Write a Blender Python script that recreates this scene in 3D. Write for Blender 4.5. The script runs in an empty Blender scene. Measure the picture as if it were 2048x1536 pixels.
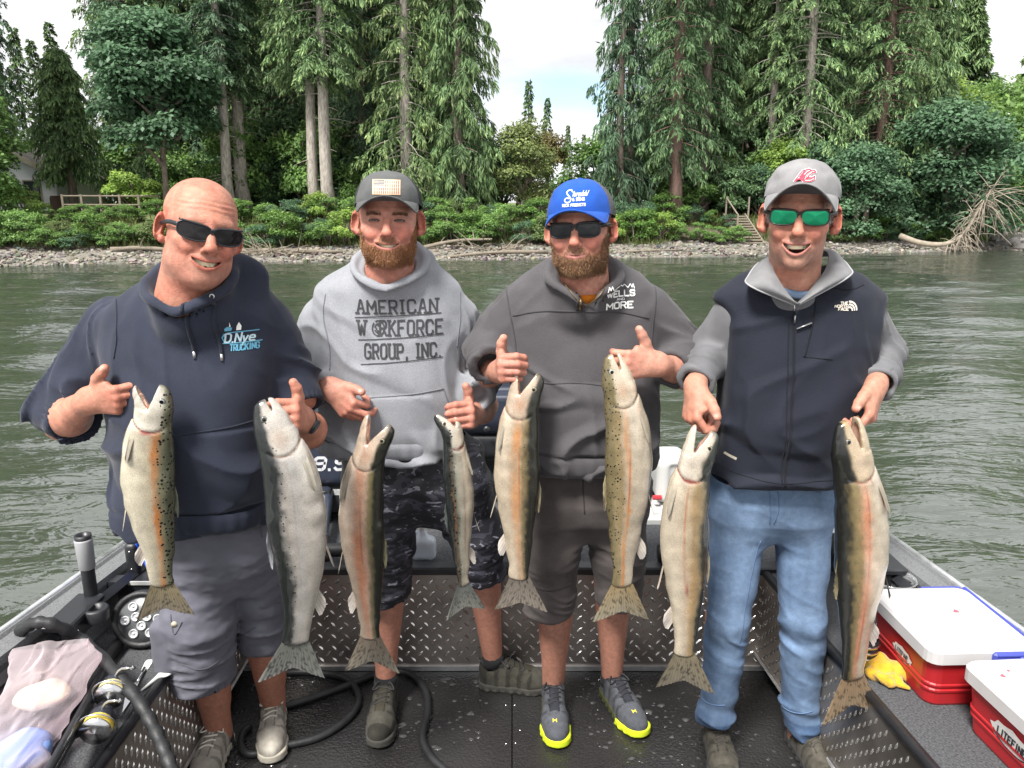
import bpy, math, random
import numpy as np
from mathutils import Vector, Matrix
from mathutils.bvhtree import BVHTree
R = math.radians
PI = math.pi
rng = np.random.default_rng(7)
random.seed(7)
sc = bpy.context.scene
COL = sc.collection
# ------------------------------------------------------------------ camera
PITCH, HC, FPX = R(13.5), 1.80, 1500.0
cam = bpy.data.cameras.new('camera'); camo = bpy.data.objects.new('camera', cam); COL.objects.link(camo)
camo.location = (0, 0, HC); camo.rotation_euler = (R(90) - PITCH, 0, 0)
cam.sensor_width = 36; cam.lens = 36 * FPX / 2048; cam.clip_start = .05; cam.clip_end = 3000
sc.camera = camo
# ------------------------------------------------------------------ sky and sun
SUN_EL, SUN_AZ = R(56), R(212)      # azimuth clockwise from +y
world = bpy.data.worlds.new('World'); sc.world = world; world.use_nodes = True
wn, wl = world.node_tree.nodes, world.node_tree.links
wn.clear()
wo = wn.new('ShaderNodeOutputWorld'); bg = wn.new('ShaderNodeBackground'); wl.new(bg.outputs[0], wo.inputs[0])
sky = wn.new('ShaderNodeTexSky'); sky.sky_type = 'NISHITA'; sky.sun_disc = False
sky.sun_elevation = SUN_EL; sky.sun_rotation = SUN_AZ
bg.inputs[1].default_value = 0.10
tc = wn.new('ShaderNodeTexCoord')
mp = wn.new('ShaderNodeMapping'); mp.inputs['Scale'].default_value = (1, 1, 2.6); mp.inputs['Location'].default_value = (.3, .0, .1)
wl.new(tc.outputs['Generated'], mp.inputs[0])
nz = wn.new('ShaderNodeTexNoise'); nz.inputs['Scale'].default_value = 2.6; nz.inputs['Detail'].default_value = 7; nz.inputs['Roughness'].default_value = .55
wl.new(mp.outputs[0], nz.inputs[0])
cr = wn.new('ShaderNodeValToRGB')          # cloud tone: pale grey undersides to white tops
cr.color_ramp.elements[0].position = .36; cr.color_ramp.elements[0].color = (3.7, 3.78, 4.0, 1)
cr.color_ramp.elements[1].position = .60; cr.color_ramp.elements[1].color = (6.0, 6.0, 6.1, 1)
wl.new(nz.outputs['Fac'], cr.inputs[0])
nz2 = wn.new('ShaderNodeTexNoise'); nz2.inputs['Scale'].default_value = 5.5; nz2.inputs['Detail'].default_value = 5
wl.new(mp.outputs[0], nz2.inputs[0])
# one break in the cloud low over the river bend, its edges broken up by noise
vd = wn.new('ShaderNodeVectorMath'); vd.operation = 'SUBTRACT'
wl.new(tc.outputs['Generated'], vd.inputs[0]); vd.inputs[1].default_value = (.062, .99, .128)
vs = wn.new('ShaderNodeVectorMath'); vs.operation = 'MULTIPLY'; wl.new(vd.outputs[0], vs.inputs[0]); vs.inputs[1].default_value = (9, 9, 28)
vl = wn.new('ShaderNodeVectorMath'); vl.operation = 'LENGTH'; wl.new(vs.outputs[0], vl.inputs[0])
ma = wn.new('ShaderNodeMath'); ma.operation = 'MULTIPLY_ADD'; wl.new(nz2.outputs['Fac'], ma.inputs[0]); ma.inputs[1].default_value = 2.2
wl.new(vl.outputs['Value'], ma.inputs[2])
mr = wn.new('ShaderNodeMapRange'); mr.interpolation_type = 'SMOOTHSTEP'
wl.new(ma.outputs[0], mr.inputs[0]); mr.inputs[1].default_value = 1.35; mr.inputs[2].default_value = 2.3
mx = wn.new('ShaderNodeMix'); mx.data_type = 'RGBA'
wl.new(mr.outputs[0], mx.inputs[0]); wl.new(sky.outputs[0], mx.inputs[6]); wl.new(cr.outputs[0], mx.inputs[7])
wl.new(mx.outputs[2], bg.inputs[0])
sun = bpy.data.lights.new('sun', 'SUN'); sun.energy = 3.9; sun.angle = R(15); sun.color = (1, .97, .92)
suno = bpy.data.objects.new('sun', sun); COL.objects.link(suno)
sd = Vector((math.sin(SUN_AZ) * math.cos(SUN_EL), math.cos(SUN_AZ) * math.cos(SUN_EL), math.sin(SUN_EL)))
suno.rotation_euler = sd.to_track_quat('Z', 'Y').to_euler(); suno.location = sd * 60
sc.view_settings.view_transform = 'Standard'; sc.view_settings.look = 'None'
sc.view_settings.exposure = 1.22; sc.view_settings.gamma = 1
sc.view_settings.use_curve_mapping = False
sc.render.engine = 'CYCLES'
sc.cycles.max_bounces = 8; sc.cycles.transparent_max_bounces = 24
# ------------------------------------------------------------------ helpers
CF = np.array([0, math.cos(PITCH), -math.sin(PITCH)]); CU = np.array([0, math.sin(PITCH), math.cos(PITCH)])
def at(u, v, Y):
    """world point at forward distance Y seen at photograph pixel (u, v)"""
    d = CF + np.array([1., 0, 0]) * ((u - 1024) / FPX) + CU * ((768 - v) / FPX)
    return np.array([0, 0, HC]) + d * (Y / d[1])
def atz(u, v, z):
    d = CF + np.array([1., 0, 0]) * ((u - 1024) / FPX) + CU * ((768 - v) / FPX)
    return np.array([0, 0, HC]) + d * ((z - HC) / d[2])
def px(P):
    P = np.asarray(P, float) - np.array([0, 0, HC]); dep = P @ CF
    return 1024 + FPX * P[..., 0] / dep, 768 - FPX * (P @ CU) / dep
def nrm(v):
    v = np.asarray(v, float); return v / (np.linalg.norm(v) + 1e-12)
def mesh_np(name, V, F, smooth=True):
    """V (n,3); F = list of arrays of equal-length faces or one array"""
    if not isinstance(F, (list, tuple)): F = [F]
    F = [np.asarray(f, np.int32) for f in F if len(f)]
    me = bpy.data.meshes.new(name)
    V = np.asarray(V, np.float32)
    me.vertices.add(len(V)); me.vertices.foreach_set('co', V.ravel())
    tot = sum(f.size for f in F); nf = sum(len(f) for f in F)
    me.loops.add(tot); me.loops.foreach_set('vertex_index', np.concatenate([f.ravel() for f in F]))
    cnt = np.concatenate([np.full(len(f), f.shape[1], np.int32) for f in F])
    me.polygons.add(nf)
    me.polygons.foreach_set('loop_start', np.concatenate([[0], np.cumsum(cnt)[:-1]]).astype(np.int32))
    me.polygons.foreach_set('use_smooth', np.full(nf, smooth))
    me.update(calc_edges=True)
    me.validate()
    return me
def set_col(me, C, name='Col'):
    C = np.asarray(C, np.float32)
    if C.shape[1] == 3: C = np.concatenate([C, np.ones((len(C), 1), np.float32)], 1)
    a = me.color_attributes.new(name, 'FLOAT_COLOR', 'POINT'); a.data.foreach_set('color', C.ravel())
def obj(name, me, mat=None, parent=None):
    o = bpy.data.objects.new(name, me); COL.objects.link(o)
    if mat is not None: me.materials.append(mat) if len(me.materials) == 0 else None
    if parent is not None: o.parent = parent
    return o
def tag(o, label=None, cat=None, group=None, kind=None):
    if label: o['label'] = label
    if cat: o['category'] = cat
    if group: o['group'] = group
    if kind: o['kind'] = kind
    return o
def empty(name, loc=(0, 0, 0), rz=0):
    o = bpy.data.objects.new(name, None); COL.objects.link(o); o.location = loc; o.rotation_euler = (0, 0, rz); o.empty_display_size = .1
    return o
def rebase(o, base):
    """give a mesh object its origin at base (world) without moving it; children keep their place"""
    base = np.asarray(base, float)
    n = len(o.data.vertices); a = np.empty(n * 3, np.float32); o.data.vertices.foreach_get('co', a)
    a = a.reshape(-1, 3) - base.astype(np.float32); o.data.vertices.foreach_set('co', a.ravel()); o.data.update()
    o.location = base
    for c in o.children: c.location = tuple(np.array(c.location) - base)
class MB:
    """collects shapes into one mesh"""
    def __init__(s): s.V = []; s.F = {}; s.n = 0; s.C = []
    def add(s, V, F, c=None):
        V = np.asarray(V, float).reshape(-1, 3)
        for f in (F if isinstance(F, list) and len(F) and isinstance(F[0], np.ndarray) and F[0].ndim == 2 else [np.asarray(F)]):
            s.F.setdefault(f.shape[1], []).append(f + s.n)
        s.V.append(V); s.n += len(V)
        s.C.append(np.tile(np.asarray((1, 1, 1) if c is None else c, float), (len(V), 1)) if c is None or np.ndim(c) == 1 else np.asarray(c, float))
        return s
    def box(s, c, sz, M=None, bev=0, col=None):
        c = np.asarray(c, float); h = np.asarray(sz, float) / 2
        if bev <= 0:
            V = np.array([[x, y, z] for x in (-1, 1) for y in (-1, 1) for z in (-1, 1)], float) * h
            F = np.array([[0, 1, 3, 2], [4, 6, 7, 5], [0, 4, 5, 1], [2, 3, 7, 6], [0, 2, 6, 4], [1, 5, 7, 3]])
            FF = [F]
        else:
            b = min(bev, h.min() * .95); V = []; idx = {}
            for x in (-1, 1):
                for y in (-1, 1):
                    for z in (-1, 1):
                        for a in range(3):
                            p = np.array([x, y, z]) * (h - b); p[a] = (x, y, z)[a] * h[a]
                            idx[(x, y, z, a)] = len(V); V.append(p)
            V = np.array(V); Q = []; T = []
            for a in range(3):
                o1, o2 = [(1, 2), (2, 0), (0, 1)][a]
                for sg in (-1, 1):
                    q = []
                    for (m, n) in ((-1, -1), (1, -1), (1, 1), (-1, 1)):
                        k = [0, 0, 0]; k[a] = sg; k[o1] = m; k[o2] = n; q.append(idx[(*k, a)])
                    Q.append(q if sg > 0 else q[::-1])
                for m in (-1, 1):           # edges along axis a between faces o1 and o2
                    for n in (-1, 1):
                        k0 = [0, 0, 0]; k0[o1] = m; k0[o2] = n; k1 = list(k0); k0[a] = -1; k1[a] = 1
                        q = [idx[(*k0, o1)], idx[(*k1, o1)], idx[(*k1, o2)], idx[(*k0, o2)]]
                        Q.append(q if m * n < 0 else q[::-1])
            for x in (-1, 1):
                for y in (-1, 1):
                    for z in (-1, 1):
                        t = [idx[(x, y, z, 0)], idx[(x, y, z, 1)], idx[(x, y, z, 2)]]; T.append(t if x * y * z > 0 else t[::-1])
            FF = [np.array(Q), np.array(T)]
        if M is not None: V = V @ np.asarray(M, float).T
        return s.add(V + c, FF, col)
    def tube(s, P, r, n=8, caps=True, col=None, flat=1.0, up=None):
        P = np.asarray(P, float); m = len(P); r = np.broadcast_to(np.asarray(r, float), (m,))
        T = np.gradient(P, axis=0); T /= np.linalg.norm(T, axis=1)[:, None] + 1e-12
        u = np.asarray(up if up is not None else ((0, 0, 1) if abs(T[0][2]) < .9 else (1, 0, 0)), float)
        V = []
        for i in range(m):
            u = u - T[i] * (u @ T[i]); u /= np.linalg.norm(u) + 1e-12; w = np.cross(T[i], u)
            a = np.arange(n) * 2 * PI / n
            V.append(P[i] + r[i] * (np.cos(a)[:, None] * w + flat * np.sin(a)[:, None] * u))
        V = np.concatenate(V); i, j = np.meshgrid(np.arange(m - 1), np.arange(n), indexing='ij')
        j2 = (j + 1) % n
        Q = np.stack([i * n + j, i * n + j2, (i + 1) * n + j2, (i + 1) * n + j], -1).reshape(-1, 4)
        FF = [Q]
        if caps:
            V = np.concatenate([V, P[:1], P[-1:]]); k = np.arange(n); k2 = (k + 1) % n
            FF.append(np.concatenate([np.stack([k2, k, np.full(n, m * n)], 1), np.stack([(m - 1) * n + k, (m - 1) * n + k2, np.full(n, m * n + 1)], 1)]))
        return s.add(V, FF, col)
    def lathe(s, c, prof, n=20, M=None, col=None):
        """prof: list of (radius, height) along local z"""
        pr = np.asarray(prof, float); m = len(pr); a = np.arange(n) * 2 * PI / n
        V = np.stack([pr[:, None, 0] * np.cos(a), pr[:, None, 0] * np.sin(a), np.repeat(pr[:, 1:2], n, 1)], -1).reshape(-1, 3)
        i, j = np.meshgrid(np.arange(m - 1), np.arange(n), indexing='ij'); j2 = (j + 1) % n
        Q = np.stack([i * n + j, i * n + j2, (i + 1) * n + j2, (i + 1) * n + j], -1).reshape(-1, 4)
        if M is not None: V = V @ np.asarray(M, float).T
        return s.add(V + np.asarray(c, float), [Q], col)
    def grid(s, G, col=None, flip=False):
        """G (m,n,3) surface patch"""
        G = np.asarray(G, float); m, n = G.shape[:2]
        i, j = np.meshgrid(np.arange(m - 1), np.arange(n - 1), indexing='ij')
        Q = np.stack([i * n + j, (i + 1) * n + j, (i + 1) * n + j + 1, i * n + j + 1], -1).reshape(-1, 4)
        return s.add(G.reshape(-1, 3), [Q[:, ::-1] if flip else Q], col)
    def prism(s, poly, c, ax_u, ax_v, depth, col=None):
        """extrude a 2-D outline (list of (u,v)) along ax_u x ax_v by depth"""
        poly = np.asarray(poly, float); n = len(poly); u, v = nrm(ax_u), nrm(ax_v); w = np.cross(u, v)
        A = np.asarray(c, float) + poly[:, :1] * u + poly[:, 1:] * v; B = A + w * depth
        V = np.concatenate([A, B]); k = np.arange(n); k2 = (k + 1) % n
        FF = [np.stack([k, k2, k2 + n, k + n], 1), np.array([list(range(n))[::-1]]), np.array([list(range(n, 2 * n))])]
        return s.add(V, FF, col)
    def build(s, name, mat=None, parent=None, smooth=False, cols=False):
        V = np.concatenate(s.V); FF = [np.concatenate(f) for f in s.F.values()]
        me = mesh_np(name, V, FF, smooth)
        if cols: set_col(me, np.concatenate(s.C))
        return obj(name, me, mat, parent)
def spl(P, n):
    """Catmull-Rom through points"""
    P = np.asarray(P, float); P = np.concatenate([2 * P[:1] - P[1:2], P, 2 * P[-1:] - P[-2:-1]])
    t = np.linspace(0, len(P) - 3 - 1e-9, n); i = t.astype(int); f = (t - i)[:, None]
    a, b, c, d = P[i], P[i + 1], P[i + 2], P[i + 3]
    return .5 * (2 * b + (c - a) * f + (2 * a - 5 * b + 4 * c - d) * f ** 2 + (3 * b - a - 3 * c + d) * f ** 3)
def sstep(a, b, x):
    t = np.clip((x - a) / (b - a), 0, 1); return t * t * (3 - 2 * t)
_NT = np.random.default_rng(99).uniform(-1, 1, (32, 32, 32)).astype(np.float32)
_NT = np.ascontiguousarray(np.pad(_NT, ((0, 1),) * 3, mode='wrap')).ravel()
def vnoise(P, seed=0):
    """smooth value noise, P (n,3) -> -1..1"""
    P = np.asarray(P, np.float32) + np.array([(seed * 7.31) % 32, (seed * 13.77) % 32, (seed * 3.19) % 32], np.float32)
    i = np.floor(P); f = P - i; f = f * f * (3 - 2 * f); i = i.astype(np.int32) & 31
    b = (i[:, 0] * 33 + i[:, 1]) * 33 + i[:, 2]; fx, fy, fz = f.T
    def zl(o): a = _NT[b + o]; return a + (_NT[b + (o + 1)] - a) * fz
    def yl(o): a = zl(o); return a + (zl(o + 33) - a) * fy
    a = yl(0); return a + (yl(1089) - a) * fx
# ------------------------------------------------------------------ materials
def newmat(name):
    m = bpy.data.materials.new(name); m.use_nodes = True
    b = m.node_tree.nodes['Principled BSDF']; return m, m.node_tree.nodes, m.node_tree.links, b
def mat(name, col, rough=.6, metal=0, var=.15, vscale=8, bump=0, bscale=60, attr=False, spec=.5, sheen=0, sss=0, coat=0, rvar=0, stretch=None, trans=0, detail=4):
    """principled surface with noise-driven tone and relief; attr multiplies the Col attribute"""
    m, N, L, b = newmat(name)
    tcn = N.new('ShaderNodeTexCoord'); src = tcn.outputs['Object']
    if stretch:
        q = N.new('ShaderNodeMapping'); q.inputs['Scale'].default_value = stretch; L.new(src, q.inputs[0]); src = q.outputs[0]
    n = N.new('ShaderNodeTexNoise'); n.inputs['Scale'].default_value = vscale; n.inputs['Detail'].default_value = detail; L.new(src, n.inputs[0])
    r = N.new('ShaderNodeMapRange'); L.new(n.outputs['Fac'], r.inputs[0]); r.inputs[1].default_value = .25; r.inputs[2].default_value = .75
    r.inputs[3].default_value = 1 - var; r.inputs[4].default_value = 1 + var
    v = N.new('ShaderNodeVectorMath'); v.operation = 'MULTIPLY'; L.new(r.outputs[0], v.inputs[1])
    if attr:
        a = N.new('ShaderNodeAttribute'); a.attribute_name = 'Col'; L.new(a.outputs['Color'], v.inputs[0])
    else: v.inputs[0].default_value = col[:3]
    L.new(v.outputs[0], b.inputs['Base Color'])
    b.inputs['Roughness'].default_value = rough; b.inputs['Metallic'].default_value = metal; b.inputs['Specular IOR Level'].default_value = spec
    if rvar:
        rr = N.new('ShaderNodeMapRange'); L.new(n.outputs['Fac'], rr.inputs[0]); rr.inputs[1].default_value = .3; rr.inputs[2].default_value = .7
        rr.inputs[3].default_value = max(.02, rough - rvar); rr.inputs[4].default_value = rough + rvar; L.new(rr.outputs[0], b.inputs['Roughness'])
    if sheen: b.inputs['Sheen Weight'].default_value = sheen; b.inputs['Sheen Roughness'].default_value = .5
    if sss: b.inputs['Subsurface Weight'].default_value = sss; b.inputs['Subsurface Radius'].default_value = (.010, .004, .0025); b.inputs['Subsurface Scale'].default_value = 1
    if coat: b.inputs['Coat Weight'].default_value = coat; b.inputs['Coat Roughness'].default_value = .12
    if trans: b.inputs['Transmission Weight'].default_value = trans
    if bump:
        n2 = N.new('ShaderNodeTexNoise'); n2.inputs['Scale'].default_value = bscale; n2.inputs['Detail'].default_value = 3; L.new(src, n2.inputs[0])
        bp = N.new('ShaderNodeBump'); bp.inputs['Strength'].default_value = 1; bp.inputs['Distance'].default_value = bump
        L.new(n2.outputs['Fac'], bp.inputs['Height']); L.new(bp.outputs[0], b.inputs['Normal'])
    return m
# ------------------------------------------------------------------ implicit surfaces
def smin(a, b, k):
    h = np.maximum(k - np.abs(a - b), 0) / k; return np.minimum(a, b) - h * h * k * .25
def smax(a, b, k): return -smin(-a, -b, k)
def cone(p, a, b, ra, rb):
    a = np.asarray(a, np.float32); ab = np.asarray(b, np.float32) - a; q = p - a
    t = np.clip((q @ ab) / (ab @ ab + 1e-12), 0, 1)
    return np.sqrt(((q - t[:, None] * ab) ** 2).sum(1)) - (ra + (rb - ra) * t)
def chain(p, P, r, k=0):
    d = None
    for i in range(len(P) - 1):
        e = cone(p, P[i], P[i + 1], r[i], r[i + 1]); d = e if d is None else (smin(d, e, k) if k else np.minimum(d, e))
    return d
def ell(p, c, r, M=None):
    q = p - np.asarray(c, np.float32)
    if M is not None: q = q @ np.asarray(M, np.float32)      # columns of M = local axes
    r = np.asarray(r, np.float32); k0 = np.sqrt(((q / r) ** 2).sum(1)); k1 = np.sqrt(((q / (r * r)) ** 2).sum(1))
    return k0 * (k0 - 1) / (k1 + 1e-9)
def rbox(p, c, h, r, M=None):
    q = p - np.asarray(c, np.float32)
    if M is not None: q = q @ np.asarray(M, np.float32)
    q = np.abs(q) - (np.asarray(h, np.float32) - r)
    return np.sqrt((np.maximum(q, 0) ** 2).sum(1)) + np.minimum(q.max(1), 0) - r
def surf(f, lo, hi, h, slack=.006, B=8, polish=True):
    """sparse surface nets -> V, quads"""
    lo = np.asarray(lo, float); hi = np.asarray(hi, float); n = np.ceil((hi - lo) / h).astype(int) + 1; nb = -(-n // B)
    g = np.stack(np.meshgrid(*[np.arange(k) for k in nb], indexing='ij'), -1).reshape(-1, 3)
    c = (lo + (g * B + B / 2) * h).astype(np.float32)
    d = np.concatenate([f(c[i:i + 200000]) for i in range(0, len(c), 200000)])
    g = g[np.abs(d) < h * B * .9 + slack]
    lat = np.stack(np.meshgrid(*[np.arange(B + 1)] * 3, indexing='ij'), -1).reshape(-1, 3)
    offs = np.array([[x, y, z] for x in (0, 1) for y in (0, 1) for z in (0, 1)])
    ci, cv = [], []
    CH = max(1, 160000 // len(lat))
    for i in range(0, len(g), CH):
        gg = g[i:i + CH]; idx = gg[:, None, :] * B + lat[None]
        v = f((lo + idx.reshape(-1, 3) * h).astype(np.float32)).reshape(-1, B + 1, B + 1, B + 1)
        cs = np.stack([v[:, x:B + x, y:B + y, z:B + z] for x, y, z in offs], -1)
        m = (cs.min(-1) < 0) & (cs.max(-1) >= 0)
        w = np.argwhere(m)
        ci.append(gg[w[:, 0]] * B + w[:, 1:]); cv.append(cs[m])
    ci = np.concatenate(ci); cv = np.concatenate(cv).astype(np.float64)
    S = (n + B + 2); key = (ci[:, 0] * S[1] + ci[:, 1]) * S[2] + ci[:, 2]
    o = np.argsort(key); ci, cv, key = ci[o], cv[o], key[o]
    acc = np.zeros((len(ci), 3)); cnt = np.zeros(len(ci))
    for a in range(8):
        for b in range(a + 1, 8):
            dd = offs[b] - offs[a]
            if np.abs(dd).sum() != 1: continue
            m = (cv[:, a] < 0) != (cv[:, b] < 0); t = cv[m, a] / (cv[m, a] - cv[m, b])
            acc[m] += offs[a] + t[:, None] * dd; cnt[m] += 1
    V = lo + (ci + acc / cnt[:, None]) * h
    Q = []
    for ax in range(3):
        b = [4, 2, 1][ax]; m = (cv[:, 0] < 0) != (cv[:, b] < 0)
        e1, e2 = [(1, 2), (2, 0), (0, 1)][ax]
        base = ci[m]; q = []
        for s1, s2 in ((0, 0), (1, 0), (1, 1), (0, 1)):
            k = base.copy(); k[:, e1] -= s1; k[:, e2] -= s2
            kk = (k[:, 0] * S[1] + k[:, 1]) * S[2] + k[:, 2]
            j = np.minimum(np.searchsorted(key, kk), len(key) - 1); q.append(np.where(key[j] == kk, j, -1))
        q = np.stack(q, 1); fl = cv[m, 0] >= 0; q[fl] = q[fl][:, ::-1]
        Q.append(q[(q >= 0).all(1)])
    Q = np.concatenate(Q)
    if polish:
        e = h * .5; V32 = V.astype(np.float32); f0 = f(V32)
        G = np.stack([f(V32 + np.eye(3, dtype=np.float32)[a] * e) - f0 for a in range(3)], 1) / e
        st = f0[:, None] * G / ((G * G).sum(1)[:, None] + .05)
        V = V - np.clip(st, -h * .6, h * .6)
    return V, Q
# ================================================================== setting: river, bank, forest
WZ = -.35
SHU = np.array([-600, 0, 350, 700, 1300, 1700, 2048, 2700.]); SHV = np.array([541, 534, 527, 522, 516, 507, 500, 490.])
SHP = np.array([atz(u, v, WZ) for u, v in zip(SHU, SHV)])
def shore(x): return np.interp(x, SHP[:, 0], SHP[:, 1])
def ground_z(x, y):
    t = y - shore(x) + .5 * vnoise(np.stack([np.asarray(x) * .35, np.asarray(y) * .2, 0 * np.asarray(x)], -1).reshape(-1, 3), 3).reshape(np.shape(x))
    z = np.interp(t, [-30, -3, 0, 3.2, 4.2, 5.6, 9, 60, 400], [-3, -.8, 0, .42, .75, 1.35, 1.65, 2.2, 3.0])
    return WZ + z
def gz(x, y): return float(ground_z(np.array([x]), np.array([y]))[0])
# --- river water
def water_part():
    xs = np.concatenate([-np.geomspace(90, 1.2, 170), np.linspace(-1.15, 1.15, 30), np.geomspace(1.2, 95, 170)])
    ys = np.concatenate([np.linspace(-12, 0.4, 30), 0.4 + np.cumsum(np.geomspace(.035, .14, 420)) * 1.12])
    ys = ys[ys < 41]
    X, Y = np.meshgrid(xs, ys, indexing='ij'); P = np.stack([X, Y, 0 * X], -1).reshape(-1, 3)
    w = vnoise(P * (.45, .28, 1), 1) * .03
    Q = P.copy(); Q[:, 0] += .35 * Q[:, 1] * 0 + .5 * w * 8
    z = .070 * vnoise(Q * (.6, 1.15, 1), 11) + .030 * vnoise(Q * (1.4, 2.8, 1), 12) + .007 * vnoise(Q * (3.2, 6.6, 1), 13)
    z *= .75 + .45 * vnoise(P * (.13, .2, 1), 14)
    fade = np.clip(1.25 - np.hypot(P[:, 0], P[:, 1]) / 60, .35, 1)
    P[:, 2] = WZ + z * fade
    n = len(ys); i, j = np.meshgrid(np.arange(len(xs) - 1), np.arange(n - 1), indexing='ij')
    F = np.stack([i * n + j, (i + 1) * n + j, (i + 1) * n + j + 1, i * n + j + 1], -1).reshape(-1, 4)
    m, N, L, b = newmat('river_water')
    b.inputs['Base Color'].default_value = (.028, .037, .023, 1); b.inputs['Roughness'].default_value = .035; b.inputs['IOR'].default_value = 1.65
    b.inputs['Specular IOR Level'].default_value = .6
    t = N.new('ShaderNodeTexCoord'); bp = None
    for sc_, dist, st in ((9, .014, (.7, 1.7, 1)), (26, .0035, (.8, 1.5, 1))):
        q = N.new('ShaderNodeMapping'); q.inputs['Scale'].default_value = st; L.new(t.outputs['Object'], q.inputs[0])
        nn = N.new('ShaderNodeTexNoise'); nn.inputs['Scale'].default_value = sc_ / 3; nn.inputs['Detail'].default_value = 3; nn.inputs['Distortion'].default_value = .6; L.new(q.outputs[0], nn.inputs[0])
        k = N.new('ShaderNodeBump'); k.inputs['Distance'].default_value = dist * 2.2; L.new(nn.outputs['Fac'], k.inputs['Height'])
        if bp: L.new(bp.outputs[0], k.inputs['Normal'])
        bp = k
    df = N.new('ShaderNodeBsdfDiffuse'); df.inputs[0].default_value = (.042, .050, .036, 1); gl = N.new('ShaderNodeBsdfGlossy'); gl.inputs['Color'].default_value = (.95, .96, .97, 1); gl.inputs['Roughness'].default_value = .03
    fr = N.new('ShaderNodeFresnel'); fr.inputs[0].default_value = 2.3; ms = N.new('ShaderNodeMixShader'); L.new(fr.outputs[0], ms.inputs[0]); L.new(df.outputs[0], ms.inputs[1]); L.new(gl.outputs[0], ms.inputs[2]); L.new(ms.outputs[0], N['Material Output'].inputs[0])
    for q in (df, gl, fr): L.new(bp.outputs[0], q.inputs['Normal'])
    o = obj('river_water', mesh_np('river_water', P, F), m); tag(o, kind='structure')
    far = MB(); far.grid(np.array([[[-1500, -1500, WZ - .12], [-1500, 60, WZ - .12]], [[1500, -1500, WZ - .12], [1500, 60, WZ - .12]]]))
    tag(far.build('far_water', m), kind='structure')
water_part()
# --- bank ground
def ground_part():
    xs = np.concatenate([[-1500, -500, -200], np.linspace(-70, 80, 260), [220, 500, 1500]])
    ts = np.concatenate([np.linspace(-12, -1, 8), np.linspace(-.8, 7, 56), np.linspace(7.5, 60, 50), [90, 200, 500, 1500]])
    X, T = np.meshgrid(xs, ts, indexing='ij'); Y = T + shore(X)
    Z = ground_z(X.ravel(), Y.ravel()).reshape(X.shape) + (.05 * vnoise(np.stack([X * 1.4, Y * 1.4, 0 * X], -1).reshape(-1, 3), 5)).reshape(X.shape)
    m, N, L, b = newmat('bank_ground'); b.inputs['Roughness'].default_value = .95
    t = N.new('ShaderNodeTexCoord'); a = N.new('ShaderNodeAttribute'); a.attribute_name = 'Col'
    v = N.new('ShaderNodeTexVoronoi'); v.inputs['Scale'].default_value = 7; L.new(t.outputs['Object'], v.inputs[0])
    n = N.new('ShaderNodeTexNoise'); n.inputs['Scale'].default_value = 9; n.inputs['Detail'].default_value = 8; L.new(t.outputs['Object'], n.inputs[0])
    r = N.new('ShaderNodeMapRange'); L.new(n.outputs['Fac'], r.inputs[0]); r.inputs[1].default_value = .3; r.inputs[2].default_value = .7; r.inputs[3].default_value = .55; r.inputs[4].default_value = 1.45
    mu = N.new('ShaderNodeVectorMath'); mu.operation = 'MULTIPLY'; L.new(a.outputs['Color'], mu.inputs[0]); L.new(r.outputs[0], mu.inputs[1])
    L.new(mu.outputs[0], b.inputs['Base Color'])
    k = N.new('ShaderNodeBump'); k.inputs['Distance'].default_value = .06; L.new(v.outputs['Distance'], k.inputs['Height']); L.new(k.outputs[0], b.inputs['Normal'])
    mb = MB(); mb.grid(np.stack([X, Y, Z], -1)); V = np.concatenate(mb.V)
    tt = (V[:, 1] - shore(V[:, 0]))[:, None] + .6 * vnoise(V * .5, 8)[:, None]
    gravel = np.array([.165, .15, .125]); wet = np.array([.10, .10, .085]); soil = np.array([.07, .06, .035]); grass = np.array([.10, .125, .04]); dry = np.array([.26, .20, .10])
    C = wet + (gravel - wet) * sstep(-.2, .35, tt); C = C + (soil - C) * sstep(2.6, 3.6, tt); C = C + (grass - C) * sstep(5.0, 6.5, tt)
    dr = (sstep(24.5, 26, V[:, 0]) * sstep(40, 34, V[:, 0]))[:, None] * sstep(2, 3, tt) * (1 - sstep(9, 12, tt)); C = C + (dry - C) * dr
    me = mesh_np('riverbank', V, mb.F[4][0]); set_col(me, C); tag(obj('riverbank', me, m), kind='structure')
ground_part()
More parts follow.
